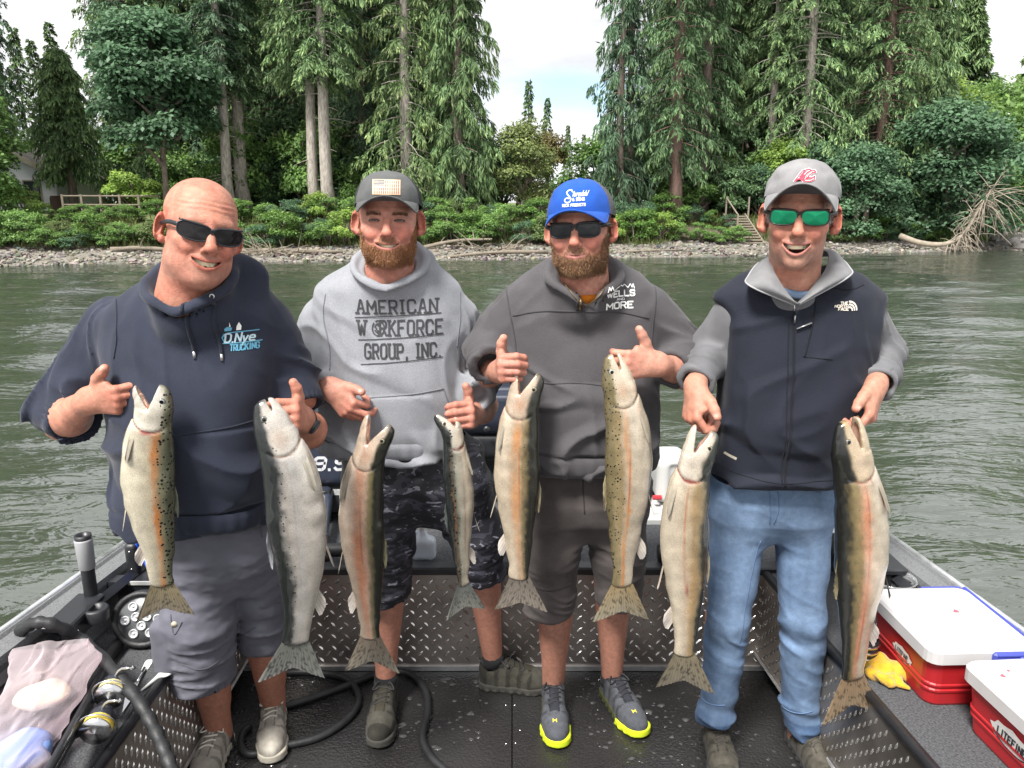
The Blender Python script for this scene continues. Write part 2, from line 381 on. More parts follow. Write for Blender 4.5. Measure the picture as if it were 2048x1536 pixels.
# --- gravel
def rock_mesh(seed, sub=1):
    r = np.random.default_rng(seed); g = (1 + 5 ** .5) / 2
    V = np.array([[-1, g, 0], [1, g, 0], [-1, -g, 0], [1, -g, 0], [0, -1, g], [0, 1, g], [0, -1, -g], [0, 1, -g], [g, 0, -1], [g, 0, 1], [-g, 0, -1], [-g, 0, 1]]) / 1.9
    F = np.array([[0, 11, 5], [0, 5, 1], [0, 1, 7], [0, 7, 10], [0, 10, 11], [1, 5, 9], [5, 11, 4], [11, 10, 2], [10, 7, 6], [7, 1, 8], [3, 9, 4], [3, 4, 2], [3, 2, 6], [3, 6, 8], [3, 8, 9], [4, 9, 5], [2, 4, 11], [6, 2, 10], [8, 6, 7], [9, 8, 1]])
    return V * (1 + .28 * r.standard_normal(len(V)))[:, None] * np.array([1, .8, .6]), F
def scatter_rocks(name, n, xf, yf, sz, colr, seed):
    r = np.random.default_rng(seed); mb = MB(); x = xf(r, n); t = yf(r, n); y = shore(x) + t; z = ground_z(x, y)
    s = sz(r, n); V0 = [rock_mesh(k) for k in range(6)]
    for k in range(6):
        w = np.arange(n) % 6 == k; m = w.sum(); a = r.uniform(0, 6.28, m); ca, sa = np.cos(a), np.sin(a)
        v = V0[k][0][None] * s[w][:, None, None]; v = np.stack([v[..., 0] * ca[:, None] - v[..., 1] * sa[:, None], v[..., 0] * sa[:, None] + v[..., 1] * ca[:, None], v[..., 2]], -1)
        v = v + np.stack([x[w], y[w], z[w] + s[w] * .2], -1)[:, None]
        f = (V0[k][1][None] + (np.arange(m) * 12)[:, None, None]).reshape(-1, 3)
        c = np.repeat(colr(r, m), 12, 0); mb.add(v.reshape(-1, 3), [f], c)
    return mb
greys = lambda r, m: (np.array([.185, .170, .145]) * r.uniform(.4, 1.5, (m, 1)) + r.uniform(-.02, .02, (m, 3))).clip(.02, .8)
M_STONE = mat('river_stone', (1, 1, 1), .85, var=.2, vscale=14, attr=True)
o = scatter_rocks('gravel', 9000, lambda r, n: r.uniform(-26, 32, n), lambda r, n: r.uniform(-.15, 3.3, n), lambda r, n: r.gamma(3, .019, n).clip(.015, .15), greys, 1).build('gravel_bar', M_STONE, cols=True)
tag(o, 'pale grey gravel and cobbles along the far waterline', 'gravel', kind='stuff')
o = scatter_rocks('riprap', 420, lambda r, n: r.uniform(24.5, 34, n), lambda r, n: r.uniform(-.3, 4.2, n), lambda r, n: r.uniform(.12, .42, n), lambda r, m: np.array([.17, .16, .15]) * r.uniform(.4, 1.5, (m, 1)), 2).build('riprap', M_STONE, cols=True)
tag(o, 'dark boulders of riprap at the right end of the far bank', 'rocks', kind='stuff')
# --- foliage
def leafmat(name, rough=.6, tr=.35):
    m, N, L, b = newmat(name); a = N.new('ShaderNodeAttribute'); a.attribute_name = 'Col'
    L.new(a.outputs['Color'], b.inputs['Base Color']); b.inputs['Roughness'].default_value = rough; b.inputs['Specular IOR Level'].default_value = .35
    tn = N.new('ShaderNodeBsdfTranslucent'); L.new(a.outputs['Color'], tn.inputs[0]); mixs = N.new('ShaderNodeMixShader'); mixs.inputs[0].default_value = tr
    out = N['Material Output']; L.new(b.outputs[0], mixs.inputs[1]); L.new(tn.outputs[0], mixs.inputs[2]); L.new(mixs.outputs[0], out.inputs[0])
    return m
M_NEEDLE = leafmat('conifer_needles', .7, .25); M_LEAF = leafmat('broad_leaves', .55, .38)
M_BARK = mat('bark', (.17, .135, .11), .95, var=.55, vscale=5, stretch=(3, 3, .6), bump=.03, bscale=14)
M_BARKP = mat('pale_bark', (.30, .27, .235), .95, var=.45, vscale=5, stretch=(3, 3, .8), bump=.03, bscale=14)
M_BARKR = mat('red_bark', (.12, .075, .06), .95, var=.4, vscale=4, stretch=(3, 3, .5), bump=.03, bscale=14)
def leaf_quads(C, D, Nn, Ln, Wd):
    S = np.cross(D, Nn); S /= np.linalg.norm(S, axis=1)[:, None] + 1e-9
    m = C + D * (Ln * .45)[:, None]; s = S * (Wd * .5)[:, None]
    V = np.stack([C, m + s, C + D * Ln[:, None], m - s], 1).reshape(-1, 3)
    return V, np.arange(len(V)).reshape(-1, 4)
def unit(v): return v / (np.linalg.norm(v, axis=-1, keepdims=True) + 1e-9)
def make_conifer(seed, h, cb, rmax, nb=165, nt=20, ns=10, hang=.4, droop=.35, spray=.27, wid=.060, col=(.045, .075, .03), tip=(.09, .13, .05), power=.55, trunk_r=.22, lean=0, sparse=0, top_r=0.03, dead=0):
    r = np.random.default_rng(seed)
    tz = np.linspace(0, h, 14); tx = lean * (tz / h) + .10 * np.sin(tz * .35 + seed); P = np.stack([tx, .1 * np.cos(tz * .3 + seed), tz], 1); P[0, :2] = 0
    tr = trunk_r * (1 - tz / h) ** .8 + top_r; tr[0] *= 1.35
    tb = MB(); tb.tube(P, tr, 9)
    u = (np.arange(nb) + r.uniform(0, 1, nb)) / nb; bz = cb + (h - cb) * u ** 1.05; az = np.arange(nb) * 2.399 + r.uniform(-.5, .5, nb)
    L = rmax * np.clip(1 - u, .02, 1) ** power * r.uniform(.55, 1.12, nb) * np.clip(.55 + u * 6, 0, 1) + .15
    keep = r.uniform(0, 1, nb) > sparse; bz, az, L, u = bz[keep], az[keep], L[keep], u[keep]; nb = len(bz)
    base = np.stack([np.interp(bz, tz, P[:, 0]), np.interp(bz, tz, P[:, 1]), bz], 1); out = np.stack([np.cos(az), np.sin(az), 0 * az], 1)
    sl = .45 * u - .15 + r.uniform(-.12, .12, nb)
    def bp(t):      # t (nb,k)
        return base[:, None] + out[:, None] * (L[:, None] * t)[..., None] * (1 - .12 * t[..., None] ** 2) + np.array([0, 0, 1.]) * ((L[:, None] * (sl[:, None] * t - droop * t ** 2 + .10 * droop * t ** 4)))[..., None]
    tt = np.linspace(0, 1, 6)[None].repeat(nb, 0); BP = bp(tt)
    for k in range(nb):
        if L[k] > .8: tb.tube(BP[k][:4], np.linspace(.018 + .012 * L[k], .01, 4), 4, caps=False)
    for k in range(dead):
        z = r.uniform(.25, 1) * cb; a = r.uniform(0, 6.28); l = r.uniform(.4, 1.5)
        b0 = np.array([np.interp(z, tz, P[:, 0]), 0, z]); d = np.array([math.cos(a), math.sin(a), r.uniform(-.3, .1)])
        tb.tube(spl([b0, b0 + d * l * .5, b0 + d * l + (0, 0, -.12 * l)], 4), [.025, .018, .012, .006], 4, caps=False)
    t = np.sort(r.uniform(.12, 1, (nb, nt)), 1); T0 = bp(t); T1 = bp(np.minimum(t + .04, 1.04)); tan = unit(T1 - T0)
    side = np.where(np.arange(nt) % 2 == 0, 1, -1)[None, :, None] * np.cross(tan, np.array([0, 0, 1.]))
    dirn = unit(tan * r.uniform(.35, 1.0, (nb, nt, 1)) + unit(side) * r.uniform(.2, 1.0, (nb, nt, 1)) + np.array([0, 0, -1.]) * (hang * r.uniform(.3, 1.5, (nb, nt, 1))))
    tl = (.20 + .33 * L[:, None] * (1.05 - t)) * r.uniform(.6, 1.3, (nb, nt))
    s = (np.arange(ns) + .3) / ns; s = s[None, None] + r.uniform(-.1, .1, (nb, nt, ns))
    C = T0[:, :, None] + dirn[:, :, None] * (tl[..., None] * s)[..., None] + np.array([0, 0, -1.]) * (hang * .35 * tl[..., None] * s ** 2)[..., None]
    D = unit(dirn[:, :, None] + r.normal(0, .35, C.shape) + np.array([0, 0, -1.]) * (hang * .9 * s)[..., None])
    Nn = unit(np.array([0, 0, 1.]) + r.normal(0, .55, C.shape))
    n = C.shape[0] * nt * ns; Ln = spray * r.uniform(.55, 1.25, n); Wd = wid * r.uniform(.6, 1.4, n)
    V, F = leaf_quads(C.reshape(-1, 3), D.reshape(-1, 3), Nn.reshape(-1, 3), Ln, Wd)
    tone = (r.uniform(.6, 1.35, (nb, 1, 1)) * r.uniform(.75, 1.25, (nb, nt, 1)) * r.uniform(.8, 1.2, (nb, nt, ns)))[..., None]
    tipm = (t[..., None] * np.clip(s, 0, 1))[..., None] ** 1.5
    c = (np.asarray(col) * (1 - tipm) + np.asarray(tip) * tipm) * tone
    return tb, V, F, np.repeat(c.reshape(-1, 3) * 1.7, 4, 0)
def make_broad(seed, h, cb, rx, n=14000, leaf=.17, col=(.05, .09, .03), tip=(.09, .15, .045), lobes=26, trunk_r=.16, stems=1, flat=.75, jit=.5):
    r = np.random.default_rng(seed); tb = MB(); ch = (h - cb)
    z = r.uniform(0, 1, lobes) ** .85; a = np.arange(lobes) * 2.399 + r.uniform(-.4, .4, lobes)
    rad = rx * np.sqrt(np.clip(1 - (2 * z * .98 - .72) ** 2 / 1.62, .05, 1)) * r.uniform(.35, .85, lobes)
    Lc = np.stack([rad * np.cos(a), rad * np.sin(a), cb + ch * (.08 + .86 * z)], 1); Lr = (.22 * rx + .12 * ch) * r.uniform(.7, 1.25, lobes) * .85
    for k in range(stems):
        a0 = r.uniform(0, 6.28); o0 = np.array([.25 * math.cos(a0), .25 * math.sin(a0), 0]) * (stems > 1)
        tb.tube(spl([o0, o0 * 1.3 + (0, 0, cb * .6), o0 * 1.8 + (.1, 0, cb + ch * .35), (o0[0] * 2, 0, cb + ch * .8)], 9), np.linspace(trunk_r, .03, 9), 8)
    for c in Lc[::2]:
        b = np.array([0, 0, max(cb * .6, c[2] - .45 * np.hypot(c[0], c[1]) - .4)]); tb.tube(spl([b, (b + c) / 2 + (0, 0, .1), c], 5), np.linspace(.05 + .01 * h, .012, 5), 5, caps=False)
    li = r.integers(0, lobes, n); d = unit(r.normal(0, 1, (n, 3))); d[:, 2] = np.where(d[:, 2] < -.3, -d[:, 2] * .5, d[:, 2]); rr = r.uniform(.45, 1.06, n) ** .6
    C = Lc[li] + d * (Lr[li] * rr)[:, None] * np.array([1.15, 1.15, flat])
    N0 = unit(d * .8 + np.array([0, 0, .7]) + r.normal(0, jit, (n, 3))); D = unit(np.cross(N0, r.normal(0, 1, (n, 3))) + d * .5 + np.array([0, 0, -.35]))
    V, F = leaf_quads(C, D, N0, leaf * r.uniform(.6, 1.35, n), leaf * .62 * r.uniform(.7, 1.3, n))
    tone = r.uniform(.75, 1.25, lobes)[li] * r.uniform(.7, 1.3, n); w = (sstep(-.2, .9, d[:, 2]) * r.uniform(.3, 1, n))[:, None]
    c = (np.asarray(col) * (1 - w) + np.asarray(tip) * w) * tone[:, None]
    return tb, V, F, np.repeat(c * 1.45, 4, 0)
def plant(name, data, loc, label, cat='tree', group=None, rz=0, leaf=M_NEEDLE, bark=M_BARK, sc_=1):
    tb, V, F, C = data; e = empty(name, loc, rz); e.scale = (sc_,) * 3
    tb.build('trunk' if cat == 'tree' else 'stems', bark, e, True); me = mesh_np('crown', V, F, False); set_col(me, C); obj('crown' if cat == 'tree' else 'foliage', me, leaf, e)
    return tag(e, label, cat, group)
def copy_tree(o, loc, rz, s, label):
    c = o.copy(); COL.objects.link(c); c.location = loc; c.rotation_euler = (0, 0, rz); c.scale = (s[0], s[0], s[1]) if np.ndim(s) else (s,) * 3
    for ch in o.children:
        d = ch.copy(); COL.objects.link(d); d.parent = c
    c['label'] = label
    return c
def base(u, Y):
    x = (u - 1024) / FPX * (Y * math.cos(PITCH) + HC * math.sin(PITCH) * .15); return np.array([x, Y, gz(x, Y) - .1])
def zrel(v, u, Y, b): return at(u, v, Y)[2] - b[2]
DK = dict(col=(.044, .080, .036), tip=(.098, .150, .062)); MD = dict(col=(.062, .105, .044), tip=(.145, .205, .082)); LT = dict(col=(.078, .122, .048), tip=(.185, .235, .092)); BL = dict(col=(.046, .085, .048), tip=(.105, .160, .085))
def region(u):
    if u < -110: return 'far up the left bank'
    for a, t in ((150, 'below the white house'), (330, 'left of the bald man'), (500, 'behind the bald man'), (690, 'between the bald man and the grey cap'), (860, 'behind the grey cap'), (1080, 'between the grey cap and the blue cap'), (1240, 'behind the blue cap'), (1500, 'between the blue cap and the silver cap'), (1690, 'behind the silver cap'), (1850, 'right of the man in the vest')):
        if u < a: return t
    return 'at the right end of the bank' if u < 2200 else 'far down the right bank'
# u, Y, v of top (or None: taller than the frame, then height), v of crown base, half width px, style, bark, label
CON = [
 (-22, 35, 19, 380, 50, dict(hang=.9, **DK), M_BARK, 'dark drooping conifer cut by the left edge of the view'),
 (150, 40, ('v', 95), 338, 80, dict(hang=.8, nb=190, nt=18, **MD), M_BARK, 'dense pointed cedar above the white house'),
 (310, 45, 20, 190, 125, dict(hang=.5, droop=.2, nt=20, **BL), M_BARK, 'tall fir with long level boughs behind the maple on the left'),
 (461, 38, 20, 150, 75, dict(hang=.5, sparse=.15, dead=26, trunk_r=.23, **BL), M_BARKP, 'thin bare-trunked fir, left of the pair beside the bald man'),
 (490, 39.5, 20.5, 175, 95, dict(hang=.5, dead=34, trunk_r=.30, **DK), M_BARKP, 'thicker bare-trunked fir, right of the pair beside the bald man'),
 (633, 38, 20.5, 150, 105, dict(hang=.6, dead=8, trunk_r=.24, **MD), M_BARKP, 'bare-trunked fir, left of the two left of the grey cap'),
 (660, 37.2, 20.5, 130, 120, dict(hang=.6, dead=8, trunk_r=.27, **MD), M_BARKP, 'bare-trunked fir, right of the two left of the grey cap'),
 (735, 43, 20.5, 400, 130, dict(hang=.6, nb=200, **BL), M_BARK, 'deep green fir filling the gap left of the patchy pale trunk'),
 (820, 38, 21, 395, 135, dict(hang=.85, nt=20, nb=170, trunk_r=.30, **LT), M_BARKP, 'light green drooping fir behind the man in the grey cap'),
 (922, 37.5, 20, 470, 98, dict(hang=1.25, nt=22, nb=210, power=.55, trunk_r=.26, spray=.36, **MD), M_BARK, 'big hanging cedar at the left of the open sky'),
 (1238, 38, 20, 440, 84, dict(hang=1.4, nt=16, nb=130, sparse=.12, power=.42, trunk_r=.17, spray=.34, **BL), M_BARK, 'airy drooping cedar at the right of the open sky'),
 (1256, 38.6, 20, 470, 80, dict(hang=1.4, nt=16, nb=100, sparse=.1, power=.5, trunk_r=.15, **BL), M_BARK, 'second slim trunked cedar right behind the airy one'),
 (1347, 37.2, 20, 330, 95, dict(hang=.9, nt=18, nb=140, trunk_r=.30, **DK), M_BARKR, 'dark fir with thick red-brown trunk beside the blue cap'),
 (1402, 41, 21, 360, 120, dict(hang=.8, nt=18, nb=150, trunk_r=.27, **DK), M_BARK, 'dark fir between the red-trunked fir and the silver cap'),
 (1462, 50, ('v', 215), 425, 70, dict(hang=.5, nb=160, **DK), M_BARK, 'short dense dark conifer left of the silver cap'),
 (1530, 42, 20, 215, 75, dict(hang=.7, sparse=.35, dead=22, trunk_r=.22, **MD), M_BARKP, 'pale bare-trunked fir above the silver cap'),
 (1517, 43.5, 17, 235, 40, dict(hang=.7, sparse=.4, dead=14, trunk_r=.13, **MD), M_BARKP, 'slender leaning pole-like fir left of the pale bare trunk'),
 (1596, 41, 21, 300, 125, dict(hang=.6, nb=190, nt=18, trunk_r=.30, **MD), M_BARKP, 'tall fir above the right of the silver cap'),
 (1742, 41, 20.5, 400, 165, dict(hang=.6, nb=230, nt=20, trunk_r=.30, power=.6, **MD), M_BARKR, 'broad full fir right of the man in the vest'),
 (1893, 62, ('v', -12), 330, 95, dict(hang=.7, nb=190, spray=.6, wid=.14, **MD), M_BARK, 'pointed dense conifer above the bright maples at right'),
 (2052, 60, ('v', 45), 330, 90, dict(hang=.5, nb=170, spray=.6, wid=.14, **LT), M_BARK, 'pointed conifer at the right edge of the view'),
]
protos = []
for k, (u, Y, top, vb, hw, kw, bark, lab) in enumerate(CON):
    b = base(u, Y); h = zrel(top[1], u, Y, b) if isinstance(top, tuple) else top
    cbz = max(.4, zrel(vb, u, Y, b)); rm = hw / FPX * Y
    kw.setdefault('trunk_r', .2); kw['top_r'] = .04
    protos.append(plant(['fir_tree', 'cedar_tree'][('cedar' in lab)], make_conifer(100 + k, h, cbz, rm, **kw), b, lab, bark=bark, rz=k * 1.3))
# low boughs that hang from the two pale trunks
# far spires seen through the gaps
SP = make_conifer(301, 22, 1.5, 3.0, nb=130, nt=12, ns=5, hang=.4, spray=.6, wid=.16, **MD)
sp0 = plant('fir_tree', SP, (0, 0, 0), '', bark=M_BARK)
for k, (u, Y, vt, lab) in enumerate([(30, 62, 62, 'far spire-topped fir, leftmost in the gap at upper left'), (75, 66, 52, 'far spire-topped fir, second from left in the gap at upper left'), (108, 63, 78, 'far spire-topped fir, third from left in the gap at upper left'), (147, 58, 44, 'far spire-topped fir, rightmost in the gap at upper left'), (1056, 78, 160, 'far tallest spire fir in the sky gap between the cedars'), (1092, 82, 195, 'far bluish spire fir, middle of the sky gap'), (1133, 84, 250, 'far short spire fir, right in the sky gap'), (1165, 80, 268, 'far low fir at the right foot of the sky gap')]):
    b = base(u, Y); s = zrel(vt, u, Y, b) / 22
    c = sp0 if k == 0 else copy_tree(sp0, b, k, (s * .8, s), lab)
    c.location = b; c.scale = (s * .8, s * .8, s); c['label'] = lab; c['group'] = 'far spire firs'
# dense forest behind
bk = [protos[8], protos[7], protos[18], protos[9], protos[5]]
r_ = np.random.default_rng(5)
for k in range(88):
    u = -160 + (k % 44) * 53 + r_.uniform(-24, 24); Y = r_.uniform(50, 66) if k < 44 else r_.uniform(44, 50)
    if 935 < u < 1265 or 10 < u < 235 or u > 1900: continue
    b = base(u, Y); src = bk[(k * 7) % 5 if k < 44 else (k * 3) % 4]; s = r_.uniform(.95, 1.25)
    if u > 1830: s *= .42
    c = copy_tree(src, b, r_.uniform(0, 6), s, 'dark conifer deep in the forest ' + region(u)); c['group'] = 'forest behind the riverside trees'
# the same forest goes on beyond both edges of the view
for k in range(44):
    u = (-230 - (k // 2) * 75 if k % 2 else 2150 + (k // 2) * 75) + r_.uniform(-30, 30); x0 = (u - 1024) / FPX; Y = shore(x0 * 38) + r_.uniform(7.5, 22); x = x0 * Y; c = copy_tree(bk[k % 5], (x, Y, gz(x, Y) - .1), r_.uniform(0, 6), r_.uniform(.85, 1.15), ('conifer farther up the left bank' if k % 2 else 'conifer farther down the right bank') + ', outside the trees in view'); c['group'] = 'forest beyond the view'
# broadleaf trees and big bushes: u, Y, v top, v base of crown, half width px, n, leaf, colours, label
DM = dict(col=(.042, .086, .044), tip=(.095, .165, .088)); BR = dict(col=(.12, .19, .040), tip=(.24, .34, .075)); GR = dict(col=(.070, .130, .036), tip=(.15, .25, .065)); YE = dict(col=(.10, .13, .045), tip=(.17, .20, .07)); OR = dict(col=(.12, .105, .045), tip=(.18, .15, .06))
BRO = [
 (336, 36, 18, 335, 98, 24000, .26, DM, dict(lobes=46, trunk_r=.2), 'large dark green maple rising behind the bald man'),
 (-25, 31.5, 190, 470, 70, 17000, .17, GR, dict(lobes=34, stems=3), 'tall leafy bush on the bank at the left edge'),
 (268, 38, 350, 412, 55, 5000, .15, BR, dict(lobes=14), 'bright yellow-green bush beside the white house'),
 (1048, 38, 250, 450, 66, 9000, .15, YE, dict(lobes=24, trunk_r=.1), 'slender pale yellow-green tree left of the blue cap'),
 (1093, 52, 272, 420, 55, 6000, .2, OR, dict(lobes=16), 'rusty tinged tree left of the tan gabled house'),
 (1560, 40.5, 285, 425, 55, 6000, .16, BR, dict(lobes=16), 'bright green sapling behind the silver cap'),
 (1395, 40, 350, 425, 55, 5500, .16, GR, dict(lobes=14), 'fresh green bush between the dark trunks right of the blue cap'),
 (1868, 52, 170, 400, 95, 12000, .22, BR, dict(lobes=26), 'bright lime maple, left of the three at upper right'),
 (1975, 54, 160, 400, 95, 12000, .22, GR, dict(lobes=26), 'bright green maple, middle of the three at upper right'),
 (2060, 47, 225, 420, 85, 9000, .2, BR, dict(lobes=22), 'bright lime maple, right of the three at upper right'),
 (1893, 38.2, 212, 478, 128, 24000, .22, DM, dict(lobes=44, stems=2), 'big rounded dark green maple overhanging the right bank'),
 (1712, 37.5, 300, 475, 92, 15000, .17, DM, dict(lobes=30, stems=3), 'dense leafy bush just right of the man in the vest'),
]
for k, (u, Y, vt, vb, hw, n, lf, cc, kw, lab) in enumerate(BRO):
    b = base(u, Y); h = zrel(vt, u, Y, b); cb = max(.25, zrel(vb, u, Y, b))
    bush = 'bush' in lab
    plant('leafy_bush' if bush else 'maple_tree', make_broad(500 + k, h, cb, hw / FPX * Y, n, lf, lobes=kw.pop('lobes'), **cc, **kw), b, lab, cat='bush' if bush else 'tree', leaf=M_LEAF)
# understory between the trunks
us = []
for k in range(3):
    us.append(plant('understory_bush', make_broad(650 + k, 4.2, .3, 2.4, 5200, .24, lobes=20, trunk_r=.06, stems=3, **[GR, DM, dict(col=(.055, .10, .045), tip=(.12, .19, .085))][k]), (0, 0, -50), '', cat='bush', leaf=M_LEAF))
r_ = np.random.default_rng(77)
for k, u in enumerate(np.arange(-120, 2160, 62)):
    if 1030 < u < 1180 or (10 < u < 240 and k > 2): continue
    u = u + r_.uniform(-20, 20); Y = r_.uniform(41.5, 49); b = base(u, Y); s = r_.uniform(.75, 1.25) * (.6 if 60 < u < 180 else 1); src = us[k % 3]; lab = ['fresh green', 'dark', 'dull green'][k % 3] + ' understory bush among the trunks ' + region(u)
    if k < 3: c = src; c.location = b; c.scale = (s, s, s); c['label'] = lab
    else: c = copy_tree(src, b, r_.uniform(0, 6), (s, s * r_.uniform(.8, 1.3)), lab)
    c['group'] = 'understory between the trunks'
for k, u in enumerate(np.concatenate([np.arange(360, 1010, 40), np.arange(1270, 1840, 40)])):
    u = u + r_.uniform(-15, 15); Y = r_.uniform(39.8, 43); s = r_.uniform(.45, .85); c = copy_tree(us[(k * 2) % 3], base(u, Y), r_.uniform(0, 6), (s, s * r_.uniform(.9, 1.5)), ['fresh green', 'dull green', 'dark'][k % 3] + ' low bush by the trunks ' + region(u)); c['group'] = 'understory between the trunks'
# shrubs along the bank
shr = []
for k in range(6):
    cc = [GR, dict(col=(.06, .12, .028), tip=(.13, .22, .05)), DM, GR, BR, dict(col=(.07, .10, .035), tip=(.13, .17, .06))][k]
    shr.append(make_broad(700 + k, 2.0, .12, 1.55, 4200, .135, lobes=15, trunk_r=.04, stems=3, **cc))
sh0 = [None] * 6; r_ = np.random.default_rng(12); k = 0
for u in np.concatenate([np.arange(-1500, -110, 80), np.arange(-110, 2170, 34), np.arange(2180, 3700, 80)]):
    for row in range(2):
        if 1475 < u < 1530: continue
        if 1960 < u < 2200 and row == 0: continue
        x0 = (u + r_.uniform(-12, 12) - 1024) / FPX; Ys = shore(x0 * 31) + (3.5 if row == 0 else 5.6) + r_.uniform(-.4, .5)
        x = x0 * Ys; kk = int(r_.choice([0, 1, 2, 3, 4, 5], p=[.24, .18, .20, .20, .07, .11]))
        s = r_.uniform(.72, 1.05) * (.66 if row == 0 else .64); 
        if 1330 < u < 1600: s *= .8
        if 60 < u < 300: s *= .60 if row else .8
        loc = (x, Ys, gz(x, Ys) - .05); lab = ['leafy', 'bright leafy', 'dark', 'full green', 'lime green', 'olive'][kk] + ' shrub, ' + ['front', 'back'][row] + ' of thicket, ' + region(u)
        if sh0[kk] is None: c = sh0[kk] = plant('bank_shrub', shr[kk], loc, lab, cat='shrub', leaf=M_LEAF); c.scale = (s, s, s)
        else: c = copy_tree(sh0[kk], loc, r_.uniform(0, 6), (s, s * r_.uniform(.85, 1.1)), lab)
        c['group'] = 'shrubs of the bank thicket'; k += 1
# grass tufts and low growth on the bank foot
def grass_part():
    r = np.random.default_rng(3); n = 26000; x = r.uniform(-27, 34, n); t = r.uniform(2.3, 6.5, n); 
    keep = vnoise(np.stack([x * .6, t * .5, 0 * x], 1), 4) > -.25 + .5 * (t < 3); x, t = x[keep], t[keep]; n = len(x); y = shore(x) + t
    C = np.stack([x, y, ground_z(x, y)], 1); D = unit(np.stack([r.normal(0, .35, n), r.normal(0, .35, n), np.ones(n)], 1)); Nn = unit(r.normal(0, 1, (n, 3)) * (1, 1, .1))
    V, F = leaf_quads(C, D, Nn, r.uniform(.15, .45, n), r.uniform(.02, .05, n)); c = np.array([.085, .12, .035]) * r.uniform(.6, 1.5, (n, 1)) + np.array([.06, .03, .0]) * (r.uniform(0, 1, (n, 1)) > .75)
    me = mesh_np('bank_grass', V, F, False); set_col(me, np.repeat(c, 4, 0)); tag(obj('bank_grass', me, M_LEAF), 'tufts of grass at the foot of the far bank', 'grass', kind='stuff')
grass_part()
# --- driftwood
M_DRIFT = mat('driftwood', (.20, .17, .13), .9, var=.35, vscale=6, stretch=(1, 6, 6), bump=.02, bscale=20)
def log(name, pts, r0, r1, label, cat='log', seed=0, n=9, twigs=0, m=None, group=None):
    P = spl(pts, n); mb = MB(); rad = np.linspace(r0, r1, n) * (1 + .12 * np.sin(np.arange(n) * 2.1 + seed)); mb.tube(P, rad, 8)
    r = np.random.default_rng(seed)
    for k in range(twigs):
        i = r.integers(1, n - 1); d = unit(r.normal(0, 1, 3) * (1, .5, 1)); l = r.uniform(.3, .9); mb.tube(spl([P[i], P[i] + d * l * .5 + (0, 0, .05), P[i] + d * l], 4), [.03, .022, .014, .006], 5, caps=False)
    o = mb.build(name, m or M_DRIFT, None, True); rebase(o, P[0]); return tag(o, label, cat, group)
def gpt(u, dt, dz=.1):
    x0 = (u - 1024) / FPX; Y = 30.
    for _ in range(4): Y = shore(x0 * Y) + dt
    x = x0 * Y; return np.array([x, Y, gz(x, Y) + dz])
log('driftwood_log', [gpt(232, 2.4), gpt(290, 2.5, .14), gpt(352, 2.3)], .10, .07, 'dark driftwood log on the gravel left of the bald man', seed=1, twigs=2)
log('driftwood_log', [gpt(478, 1.9), gpt(560, 1.7, .12), gpt(690, 1.4)], .12, .07, 'long driftwood log on the shore between the bald man and the grey cap', seed=2, twigs=3)
log('driftwood_log', [gpt(895, .3, .05), gpt(990, .6, .16), gpt(1095, .9, .12)], .05, .085, 'pale slender log at the waterline left of the blue cap', seed=3, twigs=4)
log('driftwood_log', [gpt(850, 2.2, .1), gpt(915, 2.3, .35), gpt(985, 2.0, .45)], .09, .04, 'bent grey branch on the shore right of the grey cap', seed=4, twigs=6)
log('driftwood_log', [gpt(1232, 1.2, .03), gpt(1300, 1.0, .1), gpt(1360, 1.2, .06)], .05, .03, 'thin grey stick on the gravel right of the blue cap', seed=6, twigs=2)
def brush(u, dt, n, seed, label):
    r = np.random.default_rng(seed); mb = MB(); c = gpt(u, dt, .05)
    for k in range(n):
        p = c + r.normal(0, 1, 3) * (.8, .25, .02); d = unit(r.normal(0, 1, 3) * (1.4, .5, .35) + (0, 0, .25)); l = r.uniform(.4, 1.3)
        mb.tube(spl([p, p + d * l * .5 + (0, 0, .06), p + d * l], 5), np.linspace(.028, .008, 5), 5, caps=False)
    o = mb.build('brush_pile', M_DRIFT, None, True); rebase(o, c); tag(o, label, 'driftwood')
brush(545, 1.4, 46, 21, 'tangle of bleached sticks on the shore right of the bald man')
brush(985, 1.9, 26, 22, 'loose driftwood sticks on the shore left of the blue cap')
# fallen bleached tree on the right bank
def fallen_tree():
    r = np.random.default_rng(9); mb = MB(); Y = 35.2
    P = spl([at(1800, 472, 36.3), at(1842, 486, 35.6), at(1890, 488, Y), at(1925, 470, Y), at(1948, 435, Y), at(1968, 400, Y), at(1990, 372, Y)], 26)
    mb.tube(P, np.linspace(.15, .03, 26), 9)
    M_DEAD = mat('bleached_wood', (.24, .205, .16), .9, var=.3, vscale=6); o = mb.build('trunk', M_DEAD, None, True); root = o; root.name = 'fallen_dead_tree'
    rebase(o, P[0]); tag(root, 'bleached dead tree fallen from the right bank with bare branches', 'dead tree')
    mb = MB()
    for k in range(120):
        i = int(r.uniform(9, 25)); a = r.uniform(-.5, .5); up = 1 if r.uniform() < .35 else -1
        d = unit(np.array([r.uniform(-.5, 1.0), r.uniform(-.5, .5), up * r.uniform(.2, 1)])); l = r.uniform(.4, 1.9) * (1.1 if i > 15 else .6)
        e = P[i] + d * l + (0, 0, -.25 * l); mb.tube(spl([P[i], P[i] + d * l * .5, e], 5) , np.linspace(.030, .008, 5), 4, caps=False)
        if r.uniform() < .6:
            for q in range(2):
                d2 = unit(d + r.normal(0, .7, 3)); mb.tube(spl([P[i] + d * l * .5, P[i] + d * l * .5 + d2 * l * .3, P[i] + d * l * .5 + d2 * l * .6 - (0, 0, .1)], 4), np.linspace(.018, .007, 4), 4, caps=False)
    b = mb.build('bare_branches', M_DEAD, None, True); b['kind'] = 'stuff'; V0 = P[0]
    rebase(b, V0); b.parent = root; b.location = (0, 0, 0)
fallen_tree()
